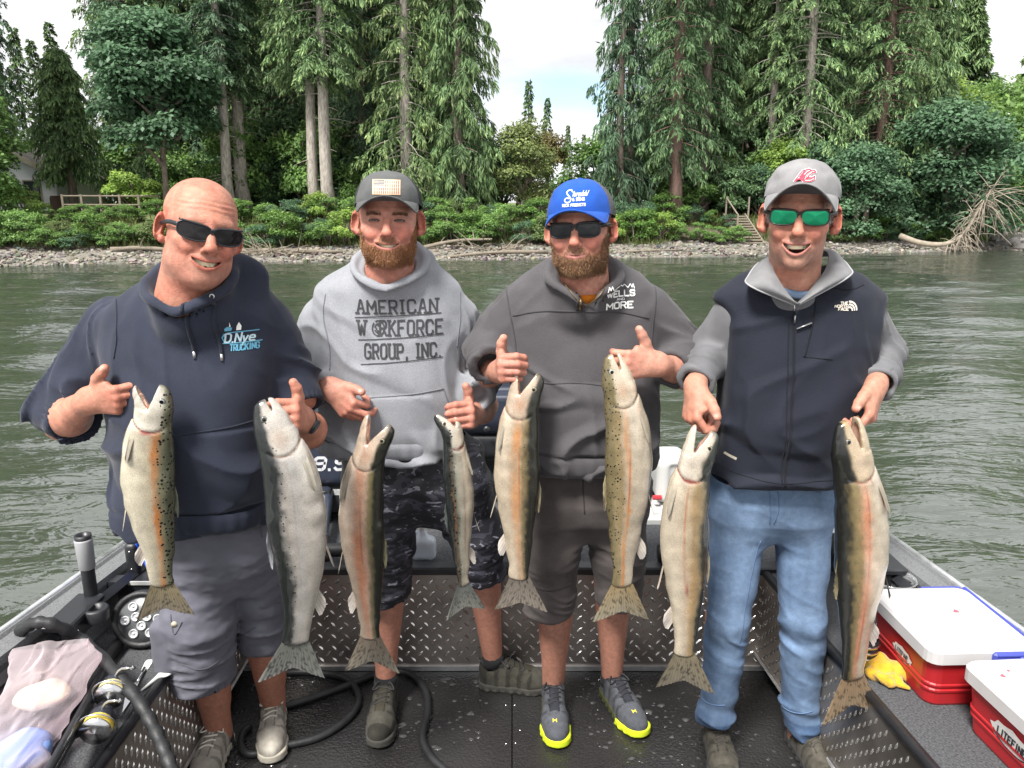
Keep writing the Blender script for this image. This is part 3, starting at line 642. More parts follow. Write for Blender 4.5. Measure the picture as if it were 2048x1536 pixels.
# --- houses
M_SIDING = mat('white_siding', (.80, .82, .84), .7, var=.06, vscale=3)
M_TAN = mat('tan_siding', (.30, .27, .19), .8, var=.08, vscale=3)
M_TRIM = mat('pale_trim', (.40, .36, .27), .7, var=.05)
M_SHING = mat('roof_shingle', (.16, .145, .13), .95, var=.4, vscale=9, bump=.02, bscale=25)
M_GLASS = mat('window_glass', (.03, .035, .04), .08, var=.1)
def house(name, c, w, d, hw, hr, rz, wall, label, board=.2):
    e = empty(name, c, rz); tag(e, label, 'house')
    mb = MB(); n = int(hw / board)
    for k in range(n):       # lapped boards all round
        z0 = k * board; mb.box((0, 0, z0 + board / 2), (w + .02 * (k % 2), d + .02 * (k % 2), board))
    o = mb.build('siding', wall, e); o['kind'] = 'stuff'
    g = MB(); g.prism([(-w / 2, 0), (w / 2, 0), (0, hr)], (0, -d / 2 + .03, n * board), (1, 0, 0), (0, 0, 1), -(d - .06)); g.build('gable', wall, e)
    sl = math.hypot(w / 2 + .4, hr * (w / 2 + .4) / (w / 2))
    for s in (-1, 1):
        th = math.atan2(hr, w / 2) * s; M = np.array([[math.cos(th), 0, math.sin(th)], [0, 1, 0], [-math.sin(th), 0, math.cos(th)]])
        rb = MB(); rb.box((s * (w / 4 + .2), 0, n * board + hr / 2 - .2 * hr / (w / 2) * 1 + .1), (sl, d + .8, .12), M); rf = rb.build('roof', M_SHING, e)
        fb = MB(); fb.box((s * (w / 4 + .2), -d / 2 - .43, n * board + hr / 2 - .2 * hr / (w / 2) + .02), (sl, .06, .26), M); fb.build('barge_board', M_TRIM, rf)
    for s in (-1, 1):
        wb = MB(); wb.box((s * w * .24, -d / 2 - .02, hw * .55), (.9, .06, 1.2)); wi = wb.build('window', M_TRIM, e)
        pb = MB(); pb.box((s * w * .24, -d / 2 - .055, hw * .55), (.76, .02, 1.06)); pb.build('pane', M_GLASS, wi)
    return e
b = base(84, 43.2); house('clapboard_house', b + (0, 0, -.2), 4.6, 6, 2.4, 1.3, R(6), M_SIDING, 'white clapboard house behind the trees at far left')
b = base(1138, 56); zt = at(1138, 352, 56)[2]; house('gabled_house', (b[0] + 1.0, 58, zt - 5.6), 5.0, 6, 3.8, 1.75, R(14), M_TAN, 'tan house with peaked gable behind the blue cap', board=.2)
b = base(1098, 53); zt = at(1098, 380, 54)[2]; house('low_house', (b[0], 54.5, zt - 3.6), 5.2, 3.4, 2.3, 1.2, R(95), M_TAN, 'low grey shingled roof left of the tan gable')
st = base(117, 40); mb = MB(); mb.lathe((0, 0, -.1), [(.42, 0), (.36, .5), (.34, .95), (.30, 1.05), (.02, 1.0)], 11); o = mb.build('tree_stump', M_BARKR, None, True); o.location = st; tag(o, 'brown cut tree stump in front of the white house', 'stump')
# white rail fence by the house
def rail(u0, u1, Y, label):
    a = base(u0, Y); c = base(u1, Y); e = empty('rail_fence', a); tag(e, label, 'fence'); d = c - a
    for z in (.55, .95):
        mb = MB(); mb.tube([np.array([0, 0, z]), d + (0, 0, z)], .045, 6); mb.build('rail', M_DRIFT, e)
    for t in np.linspace(0, 1, 6):
        mb = MB(); mb.box(d * t + (0, 0, .5), (.1, .1, 1.05)); mb.build('post', M_DRIFT, e)
rail(128, 318, 36.2, 'weathered pale rail fence above the bank near the white house')
# steps down the bank
def steps():
    e = empty('bank_steps', gpt(1500, 2.6, 0)); b0 = np.array(e.location); M = mat('weathered_wood', (.20, .17, .13), .9, var=.3, stretch=(1, 5, 5))
    for k in range(11):
        p = np.array([-.012 * k, .30 * k, .115 * k + .05]); mb = MB(); mb.box(p, (1.0, .3, .06)); mb.build('tread', M, e)
    for s in (-1, 1):
        mb = MB(); mb.box((s * .53 - .06, 1.6, .62), (.06, 3.6, .16), [[1, 0, 0], [0, math.cos(.37), -math.sin(.37)], [0, math.sin(.37), math.cos(.37)]]); mb.build('stringer', M, e)
    for s, k in ((-1, 3), (-1, 10), (1, 10)):
        mb = MB(); mb.box((s * .56, .30 * k, .115 * k + .5), (.07, .07, 1.0)); mb.build('handrail_post', M, e)
    mb = MB(); mb.tube([(-.56, .9, 1.3), (-.56, 3.0, 2.1)], .035, 6); mb.build('handrail', M, e)
    tag(e, 'wooden steps climbing the far bank beside the man in the vest', 'steps')
steps()
# ================================================================== the boat
M_PAINT = mat('speckled_grey_paint', (.12, .124, .128), .75, var=.5, vscale=260, bump=.0012, bscale=300, detail=6)
M_ALU = mat('bare_aluminium', (.72, .73, .74), .38, metal=.85, var=.12, vscale=30, rvar=.1)
M_WHITEDECK = mat('bright_deck_plate', (.55, .56, .57), .5, metal=.25, var=.10, vscale=20, rvar=.1)
M_BLACK = mat('black_plastic', (.016, .017, .02), .42, var=.25, vscale=20, rvar=.1)
M_RUBBER = mat('black_rubber', (.014, .0145, .016), .55, var=.3, vscale=30, bump=.001, bscale=120)
M_CARPET = mat('marine_carpet', (.060, .062, .067), .98, var=.65, vscale=170, bump=.004, bscale=230, detail=6)
M_DIAMOND = mat('diamond_plate', (.36, .325, .30), .42, metal=.85, var=.45, vscale=4, rvar=.14)
M_TREAD = mat('tread_bar', (.62, .60, .57), .24, metal=.9, var=.25, vscale=12)
M_CHROME = mat('steel', (.6, .6, .6), .22, metal=1, var=.1)
def floor_mat():
    m, N, L, b = newmat('wet_black_floor'); t = N.new('ShaderNodeTexCoord')
    n = N.new('ShaderNodeTexNoise'); n.inputs['Scale'].default_value = 3.2; n.inputs['Detail'].default_value = 6; L.new(t.outputs['Object'], n.inputs[0])
    c = N.new('ShaderNodeValToRGB'); c.color_ramp.elements[0].color = (.010, .010, .011, 1); c.color_ramp.elements[1].color = (.026, .025, .024, 1); L.new(n.outputs['Fac'], c.inputs[0]); L.new(c.outputs[0], b.inputs['Base Color'])
    r = N.new('ShaderNodeMapRange'); L.new(n.outputs['Fac'], r.inputs[0]); r.inputs[1].default_value = .40; r.inputs[2].default_value = .62; r.inputs[3].default_value = .10; r.inputs[4].default_value = .42; L.new(r.outputs[0], b.inputs['Roughness'])
    n2 = N.new('ShaderNodeTexNoise'); n2.inputs['Scale'].default_value = 85; n2.inputs['Detail'].default_value = 2; L.new(t.outputs['Object'], n2.inputs[0])
    v = N.new('ShaderNodeTexVoronoi'); v.inputs['Scale'].default_value = 120; L.new(t.outputs['Object'], v.inputs[0])
    k = N.new('ShaderNodeBump'); k.inputs['Distance'].default_value = .0032; L.new(n2.outputs['Fac'], k.inputs['Height'])
    k2 = N.new('ShaderNodeBump'); k2.inputs['Distance'].default_value = .0012; L.new(v.outputs['Distance'], k2.inputs['Height']); L.new(k.outputs[0], k2.inputs['Normal']); L.new(k2.outputs[0], b.inputs['Normal'])
    return m
M_FLOOR = floor_mat(); M_DROP = mat('water_drop', (.05, .05, .05), .03, var=.02, spec=1.0)
boat = empty('aluminium_boat', (0, 1.0, 0)); tag(boat, 'black and grey aluminium river boat the four men stand in', 'boat')
def bp(mb, name, m, smooth=False, parent=None):
    o = mb.build(name, m, parent or boat, smooth); o.location = (0, -1.0, 0) if (parent or boat) is boat else (0, 0, 0)
    return o
GZ, BZ = .60, .43
def gx(y): return 1.41 + (2.54 - y) * .11
yy = np.linspace(-1.5, 2.60, 12); ye = np.linspace(2.60, 3.45, 5)
# floor: two sheets with a seam
for s in (-1, 1):
    mb = MB(); mb.box((s * .575 + .0, .6, -.02), (1.146, 4.2, .04)); bp(mb, 'floor_panel', M_FLOOR)
mb = MB(); mb.box((0, .6, -.05), (2.4, 4.2, .016)); bp(mb, 'floor_base', M_BLACK)
for (u, v) in ((1012, 1410), (1030, 1410), (1012, 1487), (1031, 1486), (1040, 1460)):
    p = atz(u, v, .0); mb = MB(); mb.lathe(p, [(.0045, 0), (.004, .002), (.001, .0026)], 8); bp(mb, 'floor_screw', M_CHROME, True)
def drops():
    r = np.random.default_rng(4); mb = MB(); n = 1500; x = r.uniform(-1.0, 1.05, n); y = r.uniform(1.2, 2.6, n); k = vnoise(np.stack([x * 3, y * 3, 0 * x], 1), 9) > -.05; a = np.arange(7) * 2 * PI / 7
    for i in np.where(k)[0]:
        q = r.gamma(2.2, .0016) + .0012; e = r.uniform(.6, 1.4, 7) * q; V = np.concatenate([np.stack([x[i] + e * np.cos(a) * 1.3, y[i] + e * np.sin(a), np.full(7, .0003)], 1), np.stack([x[i] + .55 * e * np.cos(a) * 1.3, y[i] + .55 * e * np.sin(a), np.full(7, .0003 + q * .32)], 1), [[x[i], y[i], .0003 + q * .4]]]); j = np.arange(7); j2 = (j + 1) % 7
        mb.add(V, [np.stack([j, j2, 7 + j2, 7 + j], 1), np.stack([7 + j, 7 + j2, np.full(7, 14)], 1)])
    o = bp(mb, 'water_drops', M_DROP, True); o['kind'] = 'stuff'
drops()
def tread(mb, o, ux, uz, w, h, sp=.052, ang=None, ln=.036, two=True):
    """raised lozenges in alternating directions on a plate"""
    n = np.cross(ux, uz); n = n / np.linalg.norm(n); nu, nv = int(w / sp * 2), int(h / sp * 2)
    for i in range(nu):
        for j in range(nv):
            if (i + j) % 2: continue
            c = o + ux * ((i + .7) * sp / 2) + uz * ((j + .7) * sp / 2); a = (.8 if (i % 2) else -.8) if two else 1.25
            d = ux * math.cos(a) + uz * math.sin(a); q = np.cross(n, d); e = ln / 2
            V = np.array([c - d * e, c - d * e * .3 + q * .0050, c + d * e * .3 + q * .0050, c + d * e, c + d * e * .3 - q * .0050, c - d * e * .3 - q * .0050, c - d * e * .55 + n * .0035, c + d * e * .55 + n * .0035])
            mb.add(V, [np.array([[0, 6, 1], [3, 2, 7], [3, 7, 4], [0, 5, 6]]), np.array([[1, 6, 7, 2], [5, 4, 7, 6]])])
# stern bench front
mb = MB(); mb.box((-.01, 2.64, .22), (2.1, .02, .40)); pl = bp(mb, 'diamond_plate_bench_front', M_DIAMOND)
mb = MB(); tread(mb, np.array([-1.03, 2.629, .03]), np.array([1., 0, 0]), np.array([0, 0, 1.]), 2.02, .37); o = bp(mb, 'tread_bars', M_TREAD, False, pl); o['kind'] = 'stuff'
mb = MB(); mb.box((-.01, 2.628, .012), (2.1, .012, .02)); bp(mb, 'bench_foot_strip', M_ALU)
mb = MB(); mb.box((-.01, 2.645, BZ + .004), (2.12, .06, .032), bev=.006); bp(mb, 'bench_edge_rail', M_BLACK)
mb = MB(); mb.box((0, 3.02, .40), (2.5, .72, .03)); bp(mb, 'bench_top', M_CARPET)
# side boxes
def side_box(s):
    x0, x1 = (1.035, 1.035) if s < 0 else (1.10, .965)        # inner edge near camera / at the stern
    A = np.array([s * x0, 1.0, 0.]); B = np.array([s * x1, 2.63, 0.]); A = A + (A - B) * 1.2 * (0 if s > 0 else 1) if s < 0 else A + (A - B) * 1.0
    ux = (B - A) / np.linalg.norm(B - A); n = np.array([-ux[1], ux[0], 0]) * (1 if s > 0 else -1)   # towards the middle
    mb = MB(); z0 = .075; P = lambda q, z: np.array([q[0], q[1], z])
    mb.add([P(A, z0), P(B, z0), P(B, BZ - .02), P(A, BZ - .02)], [np.array([[0, 1, 2, 3]] if s < 0 else [[3, 2, 1, 0]])])
    p = bp(mb, 'diamond_plate_side', M_DIAMOND)
    mb = MB(); L = np.linalg.norm(B - A)
    if s > 0: tread(mb, P(B, z0 + .01) + n * .001, -ux, np.array([0, 0, 1.]), min(L, 1.9), BZ - z0 - .05, sp=.05, two=False, ln=.032)
    else: tread(mb, P(B, z0 + .01) + n * .001 - ux * 1.6, ux, np.array([0, 0, 1.]), 1.5, BZ - z0 - .05, sp=.05, two=False, ln=.032)
    o = bp(mb, 'tread_bars', M_TREAD, False, p); o['kind'] = 'stuff'
    mb = MB(); off = -n * .05; mb.add([P(A + off, 0), P(B + off, 0), P(B + off, z0 + .01), P(A + off, z0 + .01)], [np.array([[0, 1, 2, 3]])]); bp(mb, 'toe_kick', M_BLACK)
    mb = MB(); mb.tube([P(A + n * .006, z0), P(B + n * .006, z0)], .006, 6); bp(mb, 'lower_edge_strip', M_ALU)
    mb = MB(); mb.tube([P(A - n * .004, BZ - .005), P(B - n * .004, BZ - .005)], .016, 10); bp(mb, 'box_edge_rail', M_BLACK, True)
    mb = MB(); W = 1.55 * s; ya, yb = A[1], 2.63
    mb.add([(A[0], ya, BZ), (B[0], yb, BZ), (s * gx(yb), yb, BZ), (s * gx(ya), ya, BZ)], [np.array([[0, 1, 2, 3]] if s < 0 else [[3, 2, 1, 0]])]); bp(mb, 'carpeted_side_deck', M_CARPET)
side_box(-1); side_box(1)
# hull sides and gunwales
for s in (-1, 1):
    def strip(y, prof):      # prof: list of (dx inward, z)
        return np.stack([np.stack([s * (gx(y) - dx), y, np.full_like(y, z)], -1) for dx, z in prof], 1)
    mb = MB(); mb.grid(strip(yy, [(-.02, -.5), (-.01, .2), (0, GZ - .035), (-.012, GZ - .03), (-.012, GZ - .008), (-.004, GZ)]), flip=s > 0); bp(mb, 'hull_side', M_PAINT)
    mb = MB(); mb.grid(strip(yy, [(-.004, GZ), (.02, GZ + .006), (.022, GZ + .004), (.028, GZ - .004), (.085, GZ - .008), (.09, GZ - .03)]), flip=s > 0); bp(mb, 'gunwale_cap', M_PAINT)
    mb = MB(); mb.tube(strip(yy, [(.004, GZ + .004)])[:, 0], .010, 8); bp(mb, 'gunwale_rub_edge', M_ALU, True)
    mb = MB(); mb.grid(strip(yy, [(.088, GZ - .03), (.085, BZ + .05), (.10, BZ)]), flip=s > 0); bp(mb, 'inner_side', M_PAINT)
    mb = MB(); P = strip(yy, [(.135, GZ - .035)])[:, 0]; mb.tube(P, .017, 4, flat=1.3); bp(mb, 'side_track_rail', M_BLACK)
    for y in (-1, .2, 1.2, 1.75, 2.05, 2.3, 2.55): mb = MB(); mb.box((s * (gx(y) - .11), y, GZ - .04), (.06, .05, .03)); bp(mb, 'rail_bracket', M_BLACK)
    mb = MB(); mb.grid(np.stack([np.stack([s * (gx(ye) - dx), ye, np.full_like(ye, z)], -1) for dx, z in [(-.02, -.5), (-.004, GZ - .03), (-.004, GZ), (.30, GZ + .004), (.30, GZ - .06)]], 1), flip=s > 0); bp(mb, 'stern_corner_deck', M_WHITEDECK)
mb = MB(); mb.box((0, 3.42, .18), (2.6, .06, .72)); bp(mb, 'transom', M_PAINT)
mb = MB(); mb.box((0, 3.36, .53), (2.2, .12, .03)); bp(mb, 'transom_ledge', M_BLACK)
mb = MB(); mb.box((0, -1.52, .05), (3.6, .06, 1.1)); bp(mb, 'bow_panel', M_PAINT)
mb = MB(); mb.grid(np.array([[[-1.75, -1.5, -.3], [-1.42, 3.44, -.3]], [[1.75, -1.5, -.3], [1.42, 3.44, -.3]]])); bp(mb, 'hull_bottom', M_PAINT)
# ------------------------------------------------------------------ lettering: stroke glyphs laid on surfaces
G = {'A': [[(0, 0), (.42, 1), (.58, 1), (1, 0)], [(.2, .36), (.8, .36)]], 'B': [[(0, 0), (0, 1), (.7, 1), (.9, .88), (.9, .65), (.7, .53), (0, .53)], [(.7, .53), (1, .4), (1, .12), (.8, 0), (0, 0)]],
 'C': [[(1, .75), (1, .85), (.8, 1), (.2, 1), (0, .85), (0, .15), (.2, 0), (.8, 0), (1, .15), (1, .25)]], 'D': [[(0, 0), (0, 1), (.7, 1), (1, .8), (1, .2), (.7, 0), (0, 0)]], 'E': [[(1, 0), (0, 0), (0, 1), (1, 1)], [(0, .52), (.75, .52)]],
 'F': [[(0, 0), (0, 1), (1, 1)], [(0, .52), (.75, .52)]], 'G': [[(1, .75), (1, .85), (.8, 1), (.2, 1), (0, .85), (0, .15), (.2, 0), (.8, 0), (1, .15), (1, .45), (.6, .45)]], 'H': [[(0, 0), (0, 1)], [(1, 0), (1, 1)], [(0, .5), (1, .5)]],
 'I': [[(.5, 0), (.5, 1)]], 'K': [[(0, 0), (0, 1)], [(1, 1), (0, .42)], [(.32, .6), (1, 0)]], 'L': [[(0, 1), (0, 0), (1, 0)]], 'M': [[(0, 0), (0, 1), (.5, .35), (1, 1), (1, 0)]], 'N': [[(0, 0), (0, 1), (1, 0), (1, 1)]],
 'O': [[(.2, 0), (0, .15), (0, .85), (.2, 1), (.8, 1), (1, .85), (1, .15), (.8, 0), (.2, 0)]], 'P': [[(0, 0), (0, 1), (.8, 1), (1, .86), (1, .6), (.8, .46), (0, .46)]], 'R': [[(0, 0), (0, 1), (.8, 1), (1, .86), (1, .62), (.8, .48), (0, .48)], [(.5, .48), (1, 0)]],
 'S': [[(1, .78), (1, .87), (.8, 1), (.2, 1), (0, .85), (0, .66), (.2, .54), (.8, .47), (1, .34), (1, .15), (.8, 0), (.2, 0), (0, .13), (0, .24)]], 'T': [[(.5, 0), (.5, 1)], [(0, 1), (1, 1)]], 'U': [[(0, 1), (0, .15), (.2, 0), (.8, 0), (1, .15), (1, 1)]],
 'W': [[(0, 1), (.24, 0), (.5, .75), (.76, 0), (1, 1)]], 'X': [[(0, 0), (1, 1)], [(0, 1), (1, 0)]], 'Y': [[(0, 1), (.5, .45), (1, 1)], [(.5, .45), (.5, 0)]], '&': [[(1, 0), (.2, .75), (.35, 1), (.6, .9), (.55, .68), (.05, .35), (.2, 0), (.6, 0), (.95, .4)]],
 '9': [[(.95, .55), (.3, .5), (0, .62), (0, .88), (.2, 1), (.8, 1), (1, .85), (1, .15), (.8, 0), (.2, 0), (0, .15)]], '.': [[(.42, .0), (.58, .0)]], ',': [[(.55, .05), (.45, -.18)]],
 'a': [[(.9, .6), (.2, .6), (0, .45), (0, .15), (.2, 0), (.7, 0), (.9, .2)], [(.9, .6), (.9, 0)]], 'd': [[(.9, .6), (.2, .6), (0, .45), (0, .15), (.2, 0), (.7, 0), (.9, .2)], [(.95, 1.05), (.9, 0)]], 'e': [[(0, .32), (.9, .32), (.85, .5), (.7, .62), (.2, .62), (0, .45), (0, .15), (.2, 0), (.9, 0)]],
 'h': [[(0, 1.05), (0, 0)], [(0, .45), (.3, .62), (.7, .6), (.85, .45), (.85, 0)]], 'l': [[(.4, 1.05), (.4, 0)]], 'o': [[(.2, 0), (0, .15), (0, .45), (.2, .62), (.7, .62), (.9, .45), (.9, .15), (.7, 0), (.2, 0)]], 'r': [[(.1, .62), (.1, 0)], [(.1, .4), (.4, .62), (.8, .6)]],
 't': [[(.4, .95), (.4, .1), (.7, 0)], [(.05, .65), (.8, .65)]], '_': [], 'y': [[(.1, .6), (.45, 0)], [(.9, .6), (.2, -.4)]], ' ': []}
def text_strokes(txt, x0, y0, h, w, gap, slant=0, slab=0, arc=0):
    """-> list of polylines in text space"""
    out = []; x = x0
    tot = len(txt) * (w + gap)
    for ch in txt:
        cw = w * (.35 if ch in '.,' else .5 if ch in 'Il' else .6 if ch == ' ' else 1.35 if ch == '_' else 1.25 if ch in 'MW' else 1)
        for s in G.get(ch, []):
            P = np.array(s, float); X = x + P[:, 0] * cw + slant * P[:, 1] * h; Y = y0 + P[:, 1] * h
            out.append(np.stack([X, Y], 1))
            if slab and ch not in '.,&':
                for k in (0, -1):
                    p = P[k]; q = P[1 if k == 0 else -2]
                    if p[1] in (0, 1) and abs(p[0] - q[0]) < .45 and ch not in 'CGSOE' and abs(p[1] - q[1]) > .3:
                        cx = x + p[0] * cw; out.append(np.array([[cx - slab, y0 + p[1] * h], [cx + slab, y0 + p[1] * h]]))
        x += cw + gap
    if arc:
        for p in out: p[:, 1] += arc * ((p[:, 0] - (x0 + (x - x0) / 2)) / tot * 2) ** 2
    return out
def ribbons(strokes, wd, seg=.006):
    """2-D ribbon quads for polylines; returns verts2d, quads"""
    V, F = [], []
    for P in strokes:
        P = np.asarray(P, float); L = np.r_[0, np.cumsum(np.linalg.norm(np.diff(P, axis=0), axis=1))]
        ts = np.unique(np.concatenate([L, np.linspace(0, L[-1], max(2, int(L[-1] / seg)))])); Q = np.stack([np.interp(ts, L, P[:, k]) for k in (0, 1)], 1)
        keep = np.r_[True, np.diff(ts) > 1e-6]; Q = Q[keep]
        T = np.gradient(Q, axis=0); T /= np.linalg.norm(T, axis=1)[:, None] + 1e-9; N = np.stack([-T[:, 1], T[:, 0]], 1)
        Q[0] -= T[0] * wd * .35; Q[-1] += T[-1] * wd * .35
        b = len(V); V += list(np.stack([Q + N * wd / 2, Q - N * wd / 2], 1).reshape(-1, 2)); k = b + 2 * np.arange(len(Q) - 1); F += np.stack([k, k + 1, k + 3, k + 2], 1).tolist()
    return np.array(V), np.array(F, int)
def decal(name, V2, F, tree, origin, ux, uy, d, mat_, parent, off=.0015, cols=None):
    """lays flat 2-D shapes onto a surface by casting along d"""
    ux, uy, d = (np.asarray(q, float) for q in (ux, uy, d)); out = []; ok = []
    for k, (a, b) in enumerate(np.asarray(V2)):
        p = origin + ux * a + uy * b; h = tree.ray_cast(Vector(p - d * .35), Vector(d), .8)
        out.append(np.array(h[0]) - d * off if h[0] is not None else p); ok.append(h[0] is not None)
    ok = np.array(ok); F = np.asarray(F); F = F[ok[F].all(1)]
    if len(F) == 0: print('EMPTY DECAL', name); return None
    me = mesh_np(name, np.array(out), F, True)
    if cols is not None: set_col(me, cols)
    o = obj(name, me, mat_, parent)
    if len(V2) > 8 and name in ('chest_print', 'hem_tag', 'chest_logo', 'cap_lettering', 'patch_stripes'): o['kind'] = 'stuff'
    return o
def bvh(V, F): return BVHTree.FromPolygons([tuple(v) for v in V], [tuple(int(i) for i in f) for f in F])
def inkmat(name, c, rough=.7): return mat(name, c, rough, var=.12, vscale=90)
# ------------------------------------------------------------------ outboards
def cowl(name, c, h, m, fn, res=.012, parent=None):
    V, F = surf(fn, np.array(c) - h, np.array(c) + h, res); o = obj(name, mesh_np(name, V, F), m, parent); return o, V, F
M_NAVY = mat('navy_cowl_paint', (.030, .036, .055), .25, var=.1, coat=.5)
M_SILVERINK = inkmat('silver_ink', (.55, .56, .58), .4)
def kicker():
    e = empty('kicker_outboard', (-.9, 3.42, .25)); tag(e, 'small navy outboard motor marked 9.9 behind the bald man and the grey hoodie', 'outboard'); L = np.array(e.location)
    c = np.array([-.85, 3.32, .72])
    f = lambda p: smax(rbox(p, c, (.145, .19, .165), .07), -(p[:, 2] - .60) * .9 - .03, .03)
    o, V, F = cowl('cowling', c, (.25, .3, .26), M_NAVY, f, parent=e); o.location = -L
    f = lambda p: smin(rbox(p, (-.85, 3.32, .555), (.13, .165, .055), .03), rbox(p, (-.85, 3.36, .33), (.07, .09, .3), .03), .05)
    o2, _, _ = cowl('lower_unit', (-.85, 3.35, .35), (.25, .3, .4), M_BLACK, f, parent=e); o2.location = -L
    t = bvh(V, F); V2, F2 = ribbons(text_strokes('9.9', -.055, 0, .055, .045, .016, slant=.25), .013)
    d = decal('number_mark', V2, F2, t, c + (.03, -.3, -.06), (1, 0, 0), (0, 0, 1), (0, 1, 0), M_SILVERINK, o)
    mb = MB(); mb.tube(spl([(-.83, 3.14, .55), (-.80, 2.98, .50), (-.77, 2.82, .47)], 8), [.035, .033, .03, .027, .025, .024, .024, .022], 10); a = mb.build('tiller_arm', M_NAVY, e, True); a.location = -L
    mb = MB(); mb.tube([(-.765, 2.83, .47), (-.735, 2.68, .45)], .024, 12); a = mb.build('tiller_grip', M_RUBBER, e, True); a.location = -L
    mb = MB(); mb.box((-.80, 3.16, .50), (.16, .06, .12), bev=.02); mb.box((-.86, 3.12, .44), (.1, .08, .1), bev=.02); a = mb.build('control_bracket', M_BLACK, e); a.location = -L
    mb = MB(); mb.lathe((-.83, 3.11, .545), [(.03, 0), (.032, .03), (.024, .034), (.022, .01)], 12); a = mb.build('control_knob', M_BLACK, e, True); a.location = -L
kicker()
def main_motor():
    e = empty('main_outboard', (-.06, 3.5, .2)); tag(e, 'large dark navy outboard motor between the two hooded men', 'outboard'); L = np.array(e.location)
    c = np.array([-.075, 3.62, 1.0])
    def f(p):
        d = rbox(p, c, (.235, .34, .255), .11); d = smax(d, (p[:, 2] - 1.24) + .35 * (p[:, 1] - 3.6), .08)
        return smax(d, -rbox(p, c + (0, -.38, .05), (.12, .1, .09), .04), .02)
    o, V, F = cowl('cowling', c, (.32, .42, .36), M_NAVY, f, .016, e); o.location = -L
    f = lambda p: smin(smin(rbox(p, (-.075, 3.6, .70), (.2, .28, .07), .05), rbox(p, (-.075, 3.62, .4), (.095, .15, .42), .05), .1), rbox(p, (-.06, 3.45, .42), (.15, .05, .22), .02), .02)
    o2, _, _ = cowl('midsection', (-.07, 3.6, .35), (.3, .4, .55), M_BLACK, f, .016, e); o2.location = -L
    t = bvh(V, F); V2, F2 = ribbons([np.array([(0, 0), (.13, .0)]), np.array([(0, .03), (.12, .03)]), np.array([(.14, -.01), (.15, .1)])], .009)
    d = decal('stripe_marks', V2, F2, t, c + (.06, -.5, -.17), (1, 0, 0), (0, 0, 1), (0, 1, 0), M_SILVERINK, o)
    for (x, z) in ((.085, .86), (-.02, .80), (.12, .76)):
        mb = MB(); mb.lathe((c[0] + x - .02, 3.275, z), [(.016, 0), (.012, .006), (.002, .006)], 10, [[1, 0, 0], [0, 0, -1], [0, 1, 0]]); a = mb.build('cowl_bolt', M_BLACK, e, True); a.location = -L
    for k in range(3):
        mb = MB(); mb.tube(spl([(-.03 + .03 * k, 3.35, .62), (.0 + .03 * k, 3.2, .66 - .03 * k), (.06 + .04 * k, 3.1, .56), (.10 + .03 * k, 3.05, .43)], 14), .012, 8); a = mb.build('cable', M_RUBBER, e, True); a.location = -L
main_motor()
M_OFFW = mat('off_white_plastic', (.50, .50, .485), .4, var=.06, coat=.2)
def white_motor():
    e = empty('electric_motor', (.73, 3.3, .40)); tag(e, 'white electric motor housing on the stern right of the brown shorts', 'motor'); L = np.array(e.location)
    c = np.array([.735, 3.30, .575]); f = lambda p: smax(rbox(p, c, (.075, .10, .115), .045), -rbox(p, c + (.02, -.12, 0), (.045, .035, .08), .02), .015)
    o, V, F = cowl('housing', c, (.15, .2, .2), M_OFFW, f, parent=e); o.location = -L
    mb = MB(); mb.box(c + (.02, -.080, 0), (.075, .01, .135), bev=.004); a = mb.build('grey_face', mat('grey_face', (.42, .43, .45), .5), e); a.location = -L
    mb = MB(); mb.box((.69, 3.22, .425), (.22, .25, .05), bev=.015)
    for k in range(5): mb.box((.60 + .045 * k, 3.22, .453), (.02, .2, .01))
    a = mb.build('ribbed_base', M_OFFW, e); a.location = -L
    mb = MB(); mb.tube([(.64, 3.2, .50), (.68, 3.2, .50)], .012, 8); a = mb.build('red_clip', mat('red_plastic', (.35, .02, .03), .4), e); a.location = -L
white_motor()
# ------------------------------------------------------------------ things lying in the boat
def lay(name, mb, m, base, label, cat, smooth=False, group=None):
    o = mb.build(name, m, None, smooth); rebase(o, base); return tag(o, label, cat, group)
def sub(name, mb, m, root, smooth=False):
    o = mb.build(name, m, None, smooth); rebase(o, np.array(root.location)); o.parent = root; o.location = (0, 0, 0); return o
def rotz(a): c, s = math.cos(a), math.sin(a); return np.array([[c, -s, 0], [s, c, 0], [0, 0, 1]])
